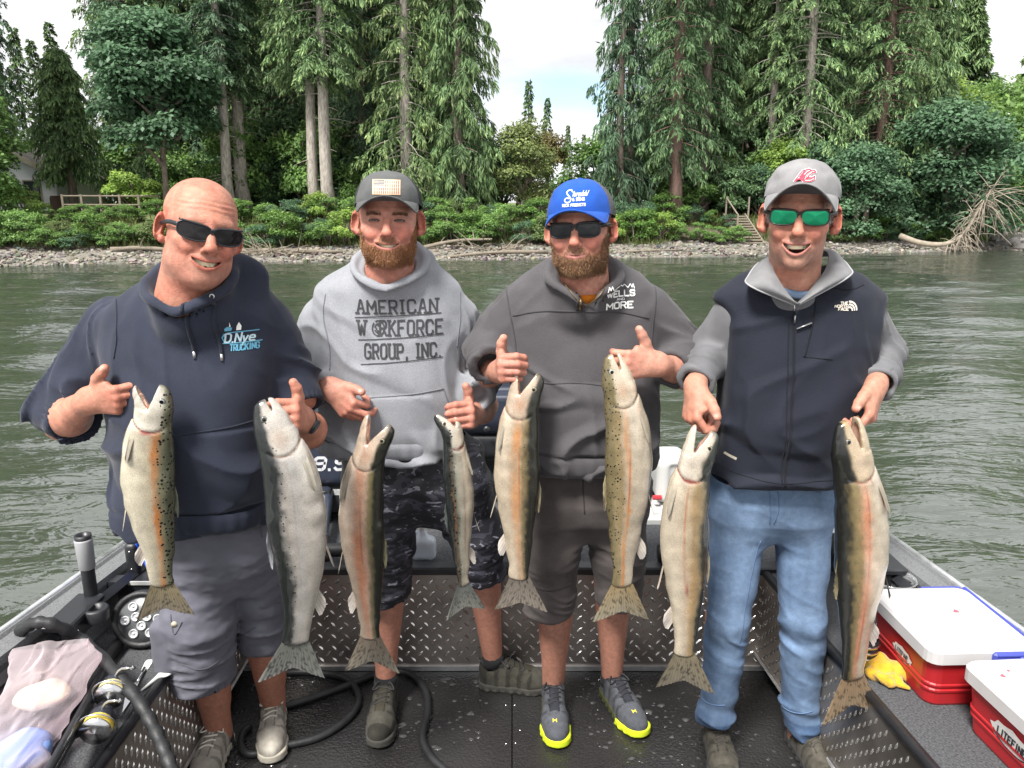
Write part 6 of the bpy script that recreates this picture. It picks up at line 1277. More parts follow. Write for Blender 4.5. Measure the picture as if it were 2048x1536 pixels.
def beard_mask(V, K):
    x, y, z = V.T; ax = np.abs(x); wm = K.get('mw', .029); f, zu, zl = head_fn(K)
    top = np.interp(ax, [0, .012, .020, .030, .042, .055, .064, .072], [-.047, -.048, -.049, -.064, -.068, -.058, -.036, -.004]) ; m = sstep(.006, -.006, z - top) * sstep(.014, -.002, y)
    xc = np.clip(x, -wm, wm); inl = (z < zu(xc) + .0045) & (z > zl(xc) - .0065) & (ax < wm * .98); sp = np.exp(-(ax / .010) ** 2) * (z < zl(xc) - .008) * (z > zl(xc) - .016)
    m = m * (ax < .0745) * (~inl) * (1 - sstep(-.112, -.135, z) * (1)) ; m = m * (1 - .55 * sstep(.018, .010, ax) * (z > -.058) * (z < -.04) * K.get('phil', .6))
    return np.clip(m, 0, 1)
def strands(V, F, w, n, ln, wd, col, dirn, seed, jit=.45):
    r = np.random.default_rng(seed); Q = V[F]; area = np.linalg.norm(np.cross(Q[:, 1] - Q[:, 0], Q[:, 3] - Q[:, 0]), axis=1); N = np.cross(Q[:, 1] - Q[:, 0], Q[:, 2] - Q[:, 0]); N = unit(N); pw = area * w[F].mean(1); pw = pw / pw.sum()
    i = r.choice(len(F), n, p=pw); a, b = r.uniform(0, 1, (2, n, 1)); P = (Q[i, 0] * (1 - a) + Q[i, 1] * a) * (1 - b) + (Q[i, 3] * (1 - a) + Q[i, 2] * a) * b
    D = unit(N[i] * .45 + dirn + r.normal(0, jit, (n, 3))); L = ln * r.uniform(.5, 1.3, n); S = unit(np.cross(D, r.normal(0, 1, (n, 3)))) * wd
    mid = P + D * (L * .55)[:, None]; tip = mid + unit(D + np.asarray(dirn) * .8) * (L * .45)[:, None]
    Vv = np.stack([P - N[i] * .001 - S, P - N[i] * .001 + S, mid + S * .8, mid - S * .8, tip], 1).reshape(-1, 3); k = np.arange(n) * 5
    Fq = np.stack([k, k + 1, k + 2, k + 3], 1); Ft = np.stack([k + 3, k + 2, k + 4], 1); c = col[r.integers(0, len(col), n)] * r.uniform(.65, 1.35, (n, 1))
    return Vv, [Fq, Ft], np.repeat(c, 5, 0)
# ---------------------------------------------------------------- hand
def hand_fn(w, X, T, side, curls, thumb, spread=(4, 0, -4, -9), sc_=1.0):
    X = nrm(X); Y = nrm(np.asarray(T, float) - X * (np.asarray(T, float) @ X)); Z = side * np.cross(X, Y); B = np.stack([X, Y, Z], 1).astype(np.float32)
    mcp = np.array([[.092, .029, .004], [.095, .009, .006], [.090, -.011, .004], [.081, -.029, 0]]) * sc_; seg = np.array([[.043, .026, .021], [.047, .029, .022], [.044, .027, .021], [.034, .021, .018]]) * sc_; rad = np.array([[.0112, .0102, .0094, .0080], [.0115, .0104, .0096, .0082], [.0109, .0098, .0090, .0077], [.0098, .0088, .0081, .0068]]) * sc_
    ch = []
    for k in range(4):
        P = [mcp[k]]; a = 0; s = R(spread[k])
        for j in range(3):
            a += R(curls[k][j]); P.append(P[-1] + seg[k][j] * np.array([math.cos(a) * math.cos(s), math.cos(a) * math.sin(s), -math.sin(a)]))
        ch.append(np.array(P))
    tb = [np.array([.022, .024, -.010]) * sc_]
    for l, d in zip((.038, .027, .019), thumb): tb.append(tb[-1] + nrm(d) * l * sc_)
    tr_ = np.array([.0185, .0155, .0138, .0112]) * sc_
    tips = [(c[3], c[2], .008) for c in ch] + [(tb[3], tb[2], .0095)]
    def f(p):
        q = (p - np.asarray(w, np.float32)) @ B; d = None
        for k in range(4):
            e = cone(q, (0, (.018, .006, -.006, -.016)[k] * sc_, 0), mcp[k], .0165 * sc_, .0128 * sc_); d = e if d is None else smin(d, e, .012)
        d = smin(d, cone(q, (.01, .014, -.008), (tb[1] + mcp[0]) / 2 * (1, 1, 1), .018 * sc_, .010 * sc_), .012); d = smin(d, ell(q, (.045 * sc_, -.022 * sc_, -.010), (.038, .014, .014)), .012)
        d = smin(d, chain(q, tb, tr_, .004), .009)
        fg = None
        for k in range(4):
            e = chain(q, ch[k], rad[k], .003); d = smin(d, e, .0035)
        return d
    def nails(V):
        q = (V - w) @ B.astype(float); m = np.zeros(len(V))
        for k, c in enumerate(ch + [np.array(tb)]):
            t = nrm(c[3] - c[2]); n = np.cross(t, (0, 1, 0)) if k < 4 else np.array([.1, .55, .8]); n = nrm(n); n = n if (n[2] > 0 or k == 4) else -n; ctr = c[3] - t * .003 + n * (.0075 if k < 4 else .009)
            m = np.maximum(m, np.exp(-(np.linalg.norm(q - ctr, axis=1) / .006) ** 2))
        return m
    return f, nails
RELAX = [(35, 45, 25), (45, 55, 30), (50, 60, 35), (55, 60, 35)]
FIST = [(60, 80, 45), (70, 85, 50), (75, 85, 50), (75, 80, 50)]
HOOK = [(25, 45, 35), (45, 70, 45), (55, 75, 45), (60, 75, 45)]
# ---------------------------------------------------------------- clothing pieces
def ridge(P, seed): return (1 - np.abs(vnoise(P, seed)) * 2.3).clip(0, 1) ** 1.3

def torso_fn(sl, Y, e=2.5, yo=None):
    """slices (v, uL, uR, half depth[, y shift]) top to bottom"""
    A = []
    for q in sl:
        v, a, b, h = q[:4]; ys = Y + (q[4] if len(q) > 4 else 0); l, r_ = at(a, v, ys), at(b, v, ys); A.append((at(a, v, ys - .75 * h)[2], (l[0] + r_[0]) / 2, (r_[0] - l[0]) / 2, h, ys))
    A = np.array(A)[::-1]; zz = np.linspace(A[0, 0], A[-1, 0], 120); S = np.stack([np.interp(zz, A[:, 0], A[:, k]) for k in range(1, 5)], 1)
    k = np.hanning(11); k /= k.sum(); S = np.stack([np.convolve(np.pad(S[:, j], 5, mode='edge'), k, 'valid') for j in range(4)], 1)
    def f(p, grow=0):
        z = p[:, 2]; cx, hw, hd, cy = (np.interp(z, zz, S[:, j]).astype(np.float32) for j in range(4)); hw = hw + grow; hd = hd + grow
        q = ((np.abs(p[:, 0] - cx) / hw) ** e + (np.abs(p[:, 1] - cy) / hd) ** e) ** (1 / e); d = (q - 1) * np.minimum(hw, hd) * .85
        return smax(smax(d, z - zz[-1], .03), zz[0] - z, .012)
    return f, A, zz, S
def hem_band(zz, S, z0, z1, m, parent, grow=.004, e=2.5, n=150):
    # ribbed band that closes the bottom of a hoodie
    a = np.linspace(0, 2 * PI, n + 1); rows = []
    for k, z in enumerate(np.linspace(z0, z1, 7)):
        cx, hw, hd, cy = (np.interp(z, zz, S[:, j]) for j in range(4)); t = k / 6; g = grow + .004 * math.sin(t * PI) - .006 * (k == 0) - .003 * (k == 6); c, s_ = np.cos(a), np.sin(a); r = (np.abs(c) ** e + np.abs(s_) ** e) ** (-1 / e); rib = .0010 * np.sign(np.sin(a * n / 4)) + .004 * vnoise(np.stack([c * 3, s_ * 3, np.full_like(a, z * 9)], 1), 3)
        rows.append(np.stack([cx + (hw + g + rib) * r * c, cy + (hd + g + rib) * r * s_, np.full_like(a, z) + .004 * np.sin(a * 3)], 1))
    cx, hw, hd, cy = (np.interp(z0, zz, S[:, j]) for j in range(4)); rows = [np.stack([cx + (hw - .03) * np.cos(a), cy + (hd - .03) * np.sin(a), np.full_like(a, z0 + .004)], 1)] + rows
    mb = MB(); mb.grid(np.array(rows), flip=True); o = mb.build('ribbed_hem', m, parent, True); set_col(o.data, np.ones((len(o.data.vertices), 3))); return o
def axis_coord(p, a, b):
    a = np.asarray(a, float); ab = np.asarray(b, float) - a; return ((p - a) @ ab) / (ab @ ab), np.linalg.norm(ab)
def sleeve_fn(P, rr, folds=.004, seed=0, hole=.016, deep=.05):
    """chain of points with radii, ring folds gathered near elbow and cuff; open at the end"""
    P = [np.asarray(q, float) for q in P]; ax = nrm(P[-1] - P[-2]).astype(np.float32); Pe = P[-1].astype(np.float32); P1 = P[1].astype(np.float32)
    def f(p):
        d = chain(p, P[:-1], rr[:-1], .02); s = (p - Pe) @ ax
        e = smax(cone(p, P[-2], P[-1] + ax * .02, rr[-2], rr[-1]), s - .002, .006); d = smin(d, e, .02)
        if folds:
            rg = .35 - ridge(np.stack([s * 26 + 1.6 * vnoise(p * 8, seed + 5), p[:, 0] * 5, p[:, 2] * 4 + p[:, 1] * 3], 1), seed)
            near = np.exp(-(((p - P1) ** 2).sum(1) / .13 ** 2)) + .6 * sstep(-.16, -.05, s) * (s < .05)
            d = d + folds * 1.7 * rg * np.clip(near, .22, 1.2)
        ho = cone(p, Pe - ax * deep, Pe + ax * .02, rr[-1] - hole, rr[-1] - hole * .7); return smax(d, -np.maximum(ho, -(s + deep)), .004)
    return f
def hood_ring(c, a, b, r, slope, dip=.0, rz=1.0):
    def f(p):
        x, y = (p[:, 0] - c[0]) / a, (p[:, 1] - c[1]) / b; rad = np.sqrt(x * x + y * y); dr = (rad - 1) * min(a, b); z = p[:, 2] - c[2] - slope * (p[:, 1] - c[1]) + dip * np.exp(-(x / .35) ** 2) * (y < 0)
        return np.sqrt(dr ** 2 + (z / rz) ** 2) - r * (1 + .25 * np.clip(y, -1, 1))
    return f
def hood(p, nb, a, b, r, z0, slope, dip, fr, neck, rz=1.2, seed=5):
    # raised cloth round the neck cut along a tilted plane, with a rolled lip
    y = p[:, 1] - nb[1]; x = p[:, 0] - nb[0]; pl = p[:, 2] - (nb[2] + z0 + slope * y - dip * np.exp(-(x / (a * .4)) ** 2) * sstep(0, -.05, y)); n = .003 * vnoise(p * 26, seed)
    fn = smax(cone(p, nb + (0, .035, -.08), nb + (0, .0, .05), fr + .012, fr), pl, .012) + n
    ring = hood_ring(nb + (0, 0, z0), a, b, r, slope, dip, rz)(p) + n
    return smin(fn, ring, .012)
def wrap_cloth(fn, lo, hi, res=.0068, slack=.04): return surf(fn, lo, hi, res, slack)
# ---------------------------------------------------------------- shoes
def shoe(parent, heel, fwd, L, mats, seed=0, toe_c=None, laces=5, name='shoe', logo=None, over=.55):
    up_m, sole_m, lace_m, tong_m = mats; heel = np.asarray(heel, float); X = nrm((fwd[0], fwd[1], 0)); Yv = np.array([-X[1], X[0], 0]); B = np.stack([X, Yv, (0, 0, 1)], 1).astype(np.float32); k = L / .30
    def loc(p): return (p - heel.astype(np.float32)) @ B / k
    def outline(q): return np.minimum(cone(q * (1, 1, 0), (.045, 0, 0), (.13, .0, 0), .037, .036), cone(q * (1, 1, 0), (.215, .006, 0), (.245, .008, 0), .050, .044))
    def out2(q): 
        a = q.copy(); a[:, 2] = 0; return smin(cone(a, (.040, 0, 0), (.12, 0, 0), .036, .036), cone(a, (.20, .004, 0), (.245, .008, 0), .049, .042), .05)
    def up(p):
        q = loc(p); d = smin(ell(q, (.185, .003, .035), (.115, .050, .046)), ell(q, (.055, 0, .055), (.062, .040, .068)), .05); d = smin(d, cone(q, (.10, 0, .075), (.17, 0, .055), .036, .034), .03)
        d = smax(d, out2(q) - .001, .01); d = smax(d, .018 - q[:, 2], .004); d = smax(d, -cone(q, (.050, 0, .085), (.045, 0, .19), .030, .036), .008); d = smax(d, q[:, 2] - .112, .008)
        d = d + .0016 * vnoise(q * 42, seed) - .0018 * (np.sin(q[:, 0] * 150 + np.abs(q[:, 1]) * 90) > .3) * (np.abs(q[:, 1]) > .022) * (q[:, 0] > .06) * (q[:, 0] < .2)
        return d * k
    def so(p):
        q = loc(p); d = smax(out2(q) - .004 - .002 * np.sin(q[:, 0] * 210) * (q[:, 2] < .011), np.abs(q[:, 2] - .014 - .010 * sstep(.21, .29, q[:, 0])) - .014, .006); return d * k
    c = heel + X * .15 * k; lo, hi = c - (.21 * k, .21 * k, .1), c + (.21 * k, .21 * k, .17)
    V, F = surf(up, lo, hi, .0042, .01); q = (V - heel) @ B.astype(float) / k; col = np.ones((len(V), 3)); tg = (np.abs(q[:, 1]) < .017) & (q[:, 0] < .20) & (q[:, 0] > .07) & (q[:, 2] > .05); col[tg] = tong_m; col *= (.9 + .25 * vnoise(q * 30, seed + 3))[:, None]
    ov = ((np.sin(q[:, 0] * 150 + np.abs(q[:, 1]) * 90) > .3) & (np.abs(q[:, 1]) > .020) & (q[:, 0] > .06) & (q[:, 0] < .2)) | (q[:, 0] < .035) | ((q[:, 2] < .034) & (q[:, 0] > .19)); col[ov] *= over; col[(q[:, 2] > .098) & (q[:, 0] < .10)] *= .3; ed = tg & (np.abs(np.abs(q[:, 1]) - .016) < .003); col[ed] *= .45
    if toe_c is not None: col[(q[:, 0] > .245)] *= toe_c
    o = clothobj(name, V, F, up_m, parent, col); t = bvh(V, F)
    V2, F2 = surf(so, lo, hi, .0045, .01); q2 = (V2 - heel) @ B.astype(float) / k; sc_ = np.ones((len(V2), 3)); 
    if callable(sole_m[1]): sc_ = sole_m[1](q2)
    clothobj('sole', V2, F2, sole_m[0], o, sc_)
    for j in range(laces):      # laces: crossing tubes laid over the tongue
        x = .085 + .021 * j; P = []
        for yv in np.linspace(-.022, .022, 7):
            w = heel + (X * (x + .006 * math.sin(yv * 70 + j)) + Yv * yv) * k; h = t.ray_cast(Vector(w + np.array([0, 0, .25])), Vector((0, 0, -1)), .4)
            P.append(np.array(h[0]) + (0, 0, .0015) if h[0] is not None else w + np.array([0, 0, .08 * k]))
        P = np.array(P); P[:, 2] = np.maximum(P[:, 2], P[:, 2].max() - .02); mb = MB(); mb.tube(P, .0030 * k, 5); mb.build('lace', lace_m, o, True)
    if laces:
        w = heel + X * .086 * k; h = t.ray_cast(Vector(w + np.array([0, 0, .3])), Vector((0, 0, -1)), .5); c0 = np.array(h[0]) if h[0] is not None else w + np.array([0, 0, .1])
        for s in (-1, 1):
            mb = MB(); mb.tube(spl([c0, c0 + Yv * s * .022 + X * .006 + (0, 0, .008), c0 + Yv * s * .038 + X * .03 + (0, 0, -.004), c0 + Yv * s * .02 + X * .03, c0], 14), .0028, 5); mb.build('lace_bow', lace_m, o, True)
    if logo is not None:
        V3, F3 = ribbons([np.array([(-.006, .008), (-.006, .003), (-.002, 0), (.002, 0), (.006, .003), (.006, .008)]), np.array([(-.006, -.005), (-.006, 0), (-.002, .003), (.002, .003), (.006, 0), (.006, -.005)])], .003, .003)
        decal('shoe_mark', V3, F3, t, heel + X * logo[0] * k + np.array([0, 0, .2]), Yv * -1, X, (0, 0, -1), logo[1], o, .001)
    return o
# ---------------------------------------------------------------- caps and glasses
def cap(parent, W, m_front, m_back, m_brim, m_under, tall=1.0, brim_len=.070, drop=.020, tilt=.0, soft=0, name='baseball_cap', rim=.043, wide=1.0, bw=62):
    """W maps head-local points to the world. returns cap object and a tree of its dome"""
    na, nt = 72, 22; A = np.linspace(-PI, PI, na + 1); T = np.linspace(0, 1, nt)
    zr = rim - .030 * (1 - np.cos(A)) / 2 ; G_ = np.zeros((na + 1, nt, 3)); ztop = .045 + .094 * tall
    for i, a in enumerate(A):
        fr = (1 + math.cos(a)) / 2
        for j, t in enumerate(T):
            ph = t * PI / 2; ex = .82 - .22 * fr * (tall > 1); r_ = math.cos(ph) ** ex if t < 1 else 0; z = zr[i] + (ztop - zr[i]) * math.sin(ph) ** (.92)
            seam = 1 - .010 * math.exp(-(((a / (PI / 3)) - round(a / (PI / 3))) / .05) ** 2) * (t < .97)
            w = .0875 * wide; dpt = (.112 if a * a < (PI / 2) ** 2 else .104)
            x, y = w * math.sin(a) * r_ * seam, .018 - dpt * math.cos(a) * r_ * seam * (1 if math.cos(a) > 0 else 1)
            G_[i, j] = (x, y, z)
    P = G_.reshape(-1, 3); P = P + unit(P - (0, .02, .03)) * (.0022 * vnoise(P * 40, 4) * (1 + soft))[:, None]; nv = nt
    i, j = np.meshgrid(np.arange(na), np.arange(nt - 1), indexing='ij'); F = np.stack([i * nv + j, (i + 1) * nv + j, (i + 1) * nv + j + 1, i * nv + j + 1], -1).reshape(-1, 4); ai = (A[:-1] + A[1:]) / 2; fm = np.repeat(np.abs(ai) < R(66), nt - 1)
    WP = W(P); root = clothobj(name, WP, F[~fm], m_back, parent); fo = clothobj('front_panels', WP, F[fm], m_front, root); t = bvh(WP, F)
    ab = np.linspace(-R(bw), R(bw), 33); vv = np.linspace(0, 1, 9); up, dn = [], []
    for a in ab:
        e = np.array([.0870 * wide * math.sin(a), .018 - .112 * math.cos(a), rim - .030 * (1 - math.cos(a)) / 2]); q = a / R(bw)
        for v in vv:
            ln = brim_len * (1 - abs(q) ** 2.6) ** .5 if abs(q) < 1 else 0; p = e + np.array([.10 * math.sin(a) * ln * v, -ln * v, 0]); p[2] += -drop * (abs(p[0]) / .075) ** 2 * min(1, 1.6 * ln * v / brim_len) + tilt * ln * v - .004 * v ** 2
            up.append(p + (0, 0, .0022)); dn.append(p - (0, 0, .0014))
    mb = MB(); mb.grid(W(np.array(up)).reshape(33, 9, 3)); b = mb.build('brim', m_brim, root, True)
    mb = MB(); mb.grid(W(np.array(dn)).reshape(33, 9, 3), flip=True); mb.build('brim_underside', m_under, b, True)
    U, D_ = np.array(up).reshape(33, 9, 3), np.array(dn).reshape(33, 9, 3); mb = MB(); mb.grid(W(np.stack([U[:, -1], D_[:, -1]], 1).reshape(-1, 3)).reshape(33, 2, 3)); mb.tube(W((U[:, -1] + D_[:, -1]) / 2), .0022, 6); mb.build('brim_edge', m_brim, b, True)
    for bo in (b,) + tuple(b.children): set_col(bo.data, np.ones((len(bo.data.vertices), 3)))
    mb = MB(); mb.lathe((0, 0, 0), [(.008, -.002), (.007, .003), (0, .0045)], 10); V = W(np.concatenate(mb.V) + np.array([0, .018, ztop])); bt = clothobj('top_button', V, mb.F[4][0], m_front, root)
    return root, t
def glasses(parent, W, lens_m, frame_m, style='wrap', wl=.029, hl=.0185, cx=.0325, z0=.001, y0=-.104, curve=3.2, name='sunglasses', rimr=.0022):
    def srf(x, z): return np.stack([x, y0 + curve * x ** 2 + .25 * (z - z0) * 0 + 0 * x, z], -1)
    def outl(s, k=1.0, n=40):
        a = np.linspace(0, 2 * PI, n + 1)[:-1]; e = .62 if style == 'square' else .72; X = np.sign(np.cos(a)) * np.abs(np.cos(a)) ** e * wl * k; Z = np.sign(np.sin(a)) * np.abs(np.sin(a)) ** e * hl * k
        Z = Z + .10 * X * (1 if style == 'wrap' else .3) + np.where(Z < 0, -.10 * X * (1 if style == 'square' else 1.6) * 0, 0); Z = np.where((Z < 0) & (X < 0), Z * (1 - .35 * (-X / wl) ** 2), Z)      # inner lower corner rises over the nose
        return s * (cx + X), z0 + Z
    root = None
    for s in (-1, 1):
        x, z = outl(s); O = srf(x, z); c = srf(np.array([s * cx]), np.array([z0]))[0] + (0, -.0012, 0); V = np.concatenate([O, (O + c) / 2 + (0, -.0008, 0), [c]]); n = len(O); k = np.arange(n); k2 = (k + 1) % n
        F = [np.stack([k, k2, n + k2, n + k], 1), np.stack([n + k, n + k2, np.full(n, 2 * n)], 1)]; 
        rim_ = MB(); rim_.tube(W(np.concatenate([O, O[:2]]) + (0, -.0003, 0)), rimr, 7, caps=False)
        if root is None: root = rim_.build(name, frame_m, parent, True)
        else: rim_.build('rim', frame_m, root, True)
        le = obj('lens', mesh_np('lens', W(V), F), lens_m, root)
        hx = s * (cx + wl); hy = y0 + curve * (cx + wl) ** 2; P = spl([(hx - s * .003, hy, z0 + .008), (s * .0775, hy + .03, z0 + .010), (s * .0815, -.02, z0 + .006), (s * .0805, .012, z0 + .002)], 14); mb = MB(); mb.tube(W(P), [.0036] * 4 + [.0034] * 5 + [.0030] * 5, 8, flat=1.6); mb.build('temple', frame_m, root, True)
    xb = np.linspace(-(cx - wl * .92), cx - wl * .92, 9); mb = MB(); B_ = srf(xb, z0 + .007 + .002 * np.cos(xb / .01)); mb.tube(W(B_ + (0, -.001, 0)), .0026, 7, flat=1.5); mb.build('bridge', frame_m, root, True)
    xt = np.linspace(-(cx + wl * .95), cx + wl * .95, 25); ax = np.abs(xt); zt = z0 + hl * (.93 + .12 * (ax > cx) * 0) + .10 * (ax - cx) * (1 if style == 'wrap' else .3) - .006 * np.exp(-(ax / .008) ** 2); mb = MB(); mb.tube(W(srf(xt, zt) + (0, -.0008, 0)), rimr * 1.15, 7, flat=1.2); mb.build('brow_bar', frame_m, root, True)
    return root
# ================================================================== four men
GRIP = [(62, 62, 35), (70, 60, 35), (74, 60, 35), (76, 58, 35)]
SOCK = fabric('black_sock', (.015, .015, .017))
def body(label, K, head, hands, arms, legs, spine, skin):
    """head=(u,v,Y,scale,yaw,pitch,roll); hands: list of (hand args dict, elbow point, r wrist, r elbow)"""
    u, v, Y, s, yaw, pit, rol = head; c = at(u, v, Y); yaw = yaw + math.atan2(-c[0], c[1]); M = rot3(yaw, pit, rol); wx = K.get('wx', 1); W = lambda P: c + s * ((np.asarray(P, float) * (wx, 1, 1)) @ M.T)
    parts, cols = [], []; K = dict(K); K['skin'] = skin
    f, zu, zl = head_fn(K); Vh, Fh = surf(f, (-.105, -.14, -.185), (.105, .15, .14), .0027, .004); ch = head_cols(Vh, K); hv = (Vh, Fh)
    parts.append((W(Vh), Fh)); cols.append(ch)
    for hd, el, rw, re in hands:
        hd = dict(hd); hf, nails = hand_fn(**hd); w = np.asarray(hd['w'], float); X = nrm(hd['X']); el = np.asarray(el, float)
        fdir = nrm(w - el); mid = el + (w - el) * .62
        g = lambda p, hf=hf, w=w, el=el, mid=mid, X=X, rw=rw, re=re, fdir=fdir: smin(hf(p), smin(chain(p, [el, el + (w - el) * .35, mid, w - fdir * .01], [re * .92, re, rw * 1.22, rw], .02), cone(p, w - fdir * .015, w + X * .022, rw * .97, rw * .82), .02), .018)
        lo = np.minimum(w - .2, el - .06); hi = np.maximum(w + .2, el + .06); V, F = surf(g, lo, hi, .0034, .006)
        C = np.tile(np.array(skin), (len(V), 1)); d = np.linalg.norm(V - w, axis=1); hm = sstep(.04, .11, ((V - w) @ X)); nz_ = vnoise(V * 60, 3)
        C = C * (1 + (np.array([1.0, .82, .82]) - 1) * (hm * (.75 + .5 * nz_))[:, None].clip(0, 1)); C = C + (np.array([.72, .48, .42]) - C) * (nails(V) * .65)[:, None]; C *= (1 + .07 * vnoise(V * 25, 4))[:, None]
        parts.append((V, F)); cols.append(C)
    for P, rr in legs:
        P = [np.asarray(q, float) for q in P]
        def g(p, P=P, rr=rr):
            d = chain(p, P, rr, .03); t = nrm(P[2] - P[1]); calf = P[1] + (P[2] - P[1]) * .30 + (0, .022, 0); d = smin(d, cone(p, calf - t * .03, calf + t * .10, rr[1] * .80, rr[1] * .55), .04); return smin(d, ell(p, P[1] + (0, -.012, 0), (.045, .04, .05)), .03)
        A = np.array(P); V, F = surf(g, A.min(0) - .1, A.max(0) + .1, .008, .006); C = np.tile(np.array(skin) * (1.0, .97, .95), (len(V), 1)) * (1 + .07 * vnoise(V * 18, 6) + .05 * vnoise(V * (160, 160, 40), 7))[:, None]; parts.append((V, F)); cols.append(C)
    # trunk and upper limbs inside the clothes
    nk = W([(0, .04, -.16)])[0]
    def core(p):
        d = chain(p, [nk, spine[0], spine[1]], [.055, .085, .085], .06)
        for q, rr in arms: d = smin(d, chain(p, q, rr, .03), .03)
        for P, rr in legs: d = smin(d, cone(p, spine[1], P[0], .075, rr[0] * .75), .05)
        return d
    allp = np.array([nk, *spine, *[q for a, _ in arms for q in a], *[P[0] for P, _ in legs]]); V, F = surf(core, allp.min(0) - .16, allp.max(0) + .16, .022, .02); parts.append((V, F)); cols.append(np.tile(np.array(skin), (len(V), 1)))
    n = 0; VV, FF = [], []
    for V, F in parts: VV.append(V); FF.append(F + n); n += len(V)
    me = mesh_np('person', np.concatenate(VV), np.concatenate(FF)); set_col(me, np.concatenate(cols)); o = obj('person', me, M_SKIN); tag(o, label, 'person', 'men holding fish')
    return o, W, hv, M, c, s
def finish(o, legs): 
    V = np.empty(len(o.data.vertices) * 3, np.float32); o.data.vertices.foreach_get('co', V); b = np.mean([np.asarray(l[0][-1], float) for l in legs], 0); rebase(o, (b[0], b[1], 0))
def hairobj(name, data, parent):
    V, F, C = data; me = mesh_np(name, V, F, True); set_col(me, C); return obj(name, me, M_HAIR, parent)
def front_decal(name, strokes, wd, tree, o, parent, m, ux=(1, 0, 0), uy=(0, 0, 1), off=.0022, seg=.006, d=(0, 1, 0)):
    V2, F2 = ribbons(strokes, wd, seg); return decal(name, V2, F2, tree, np.asarray(o, float), ux, uy, d, m, parent, off)
def poly_decal1(name, polys, tree, o, parent, m, ux=(1, 0, 0), uy=(0, 0, 1), off=.0022):
    V2, F = [], []
    for P in polys:
        P = np.asarray(P, float); b = len(V2); c = P.mean(0); V2 += list(P) + [c]; n = len(P); F += [[b + k, b + (k + 1) % n, b + n] for k in range(n)]
    return decal(name, np.array(V2), np.array(F), tree, np.asarray(o, float), ux, uy, (0, 1, 0), m, parent, off)
def poly_decal(name, polys, *a, **k):
    for P in polys: poly_decal1(name, [P], *a, **k)
def seam(name, pts, tree, parent, m, r=.0016, off=.0006, n=30, d=(0, 1, 0)):
    """thin cord following the cloth surface; pts are world x,z pairs (y found by casting)"""
    P = spl(np.array([(x, 0, z) for x, z in pts]), n); out = []
    for p in P:
        h = tree.ray_cast(Vector((p[0], .8, p[2])), Vector(d), 3.0)
        if h[0] is not None: out.append(np.array(h[0]) - np.array(d) * off)
    if len(out) > 2: mb = MB(); mb.tube(np.array(out), r, 5); o = mb.build(name, m, parent, True); set_col(o.data, np.ones((len(o.data.vertices), 3))); return o
def X_(u, v, Y): return at(u, v, Y)
def xz(u, v, Y): q = at(u, v, Y); return (q[0], q[2])
M_WHITEINK = inkmat('white_ink', (.78, .78, .76)); M_BLACKINK = inkmat('black_print', (.028, .028, .032)); M_CORD = mat('metal_tip', (.55, .55, .55), .3, metal=.8)
def fabric_fold(p, seed, amp, z0, sz):
    w = 1.5 * vnoise(p * 4, seed + 7); lo = sstep(z0 + sz, z0 + .05, p[:, 2])
    return amp * ((.3 - ridge(np.stack([p[:, 0] * 4 + p[:, 2] * 3 + w, p[:, 1] * 4, p[:, 2] * 8 - np.abs(p[:, 0]) * 3], 1), seed)) * (.35 + .9 * lo) + .5 * (.3 - ridge(np.stack([p[:, 0] * 11 + w, p[:, 1] * 9, p[:, 2] * 5], 1), seed + 1)) * (.3 + .6 * lo))
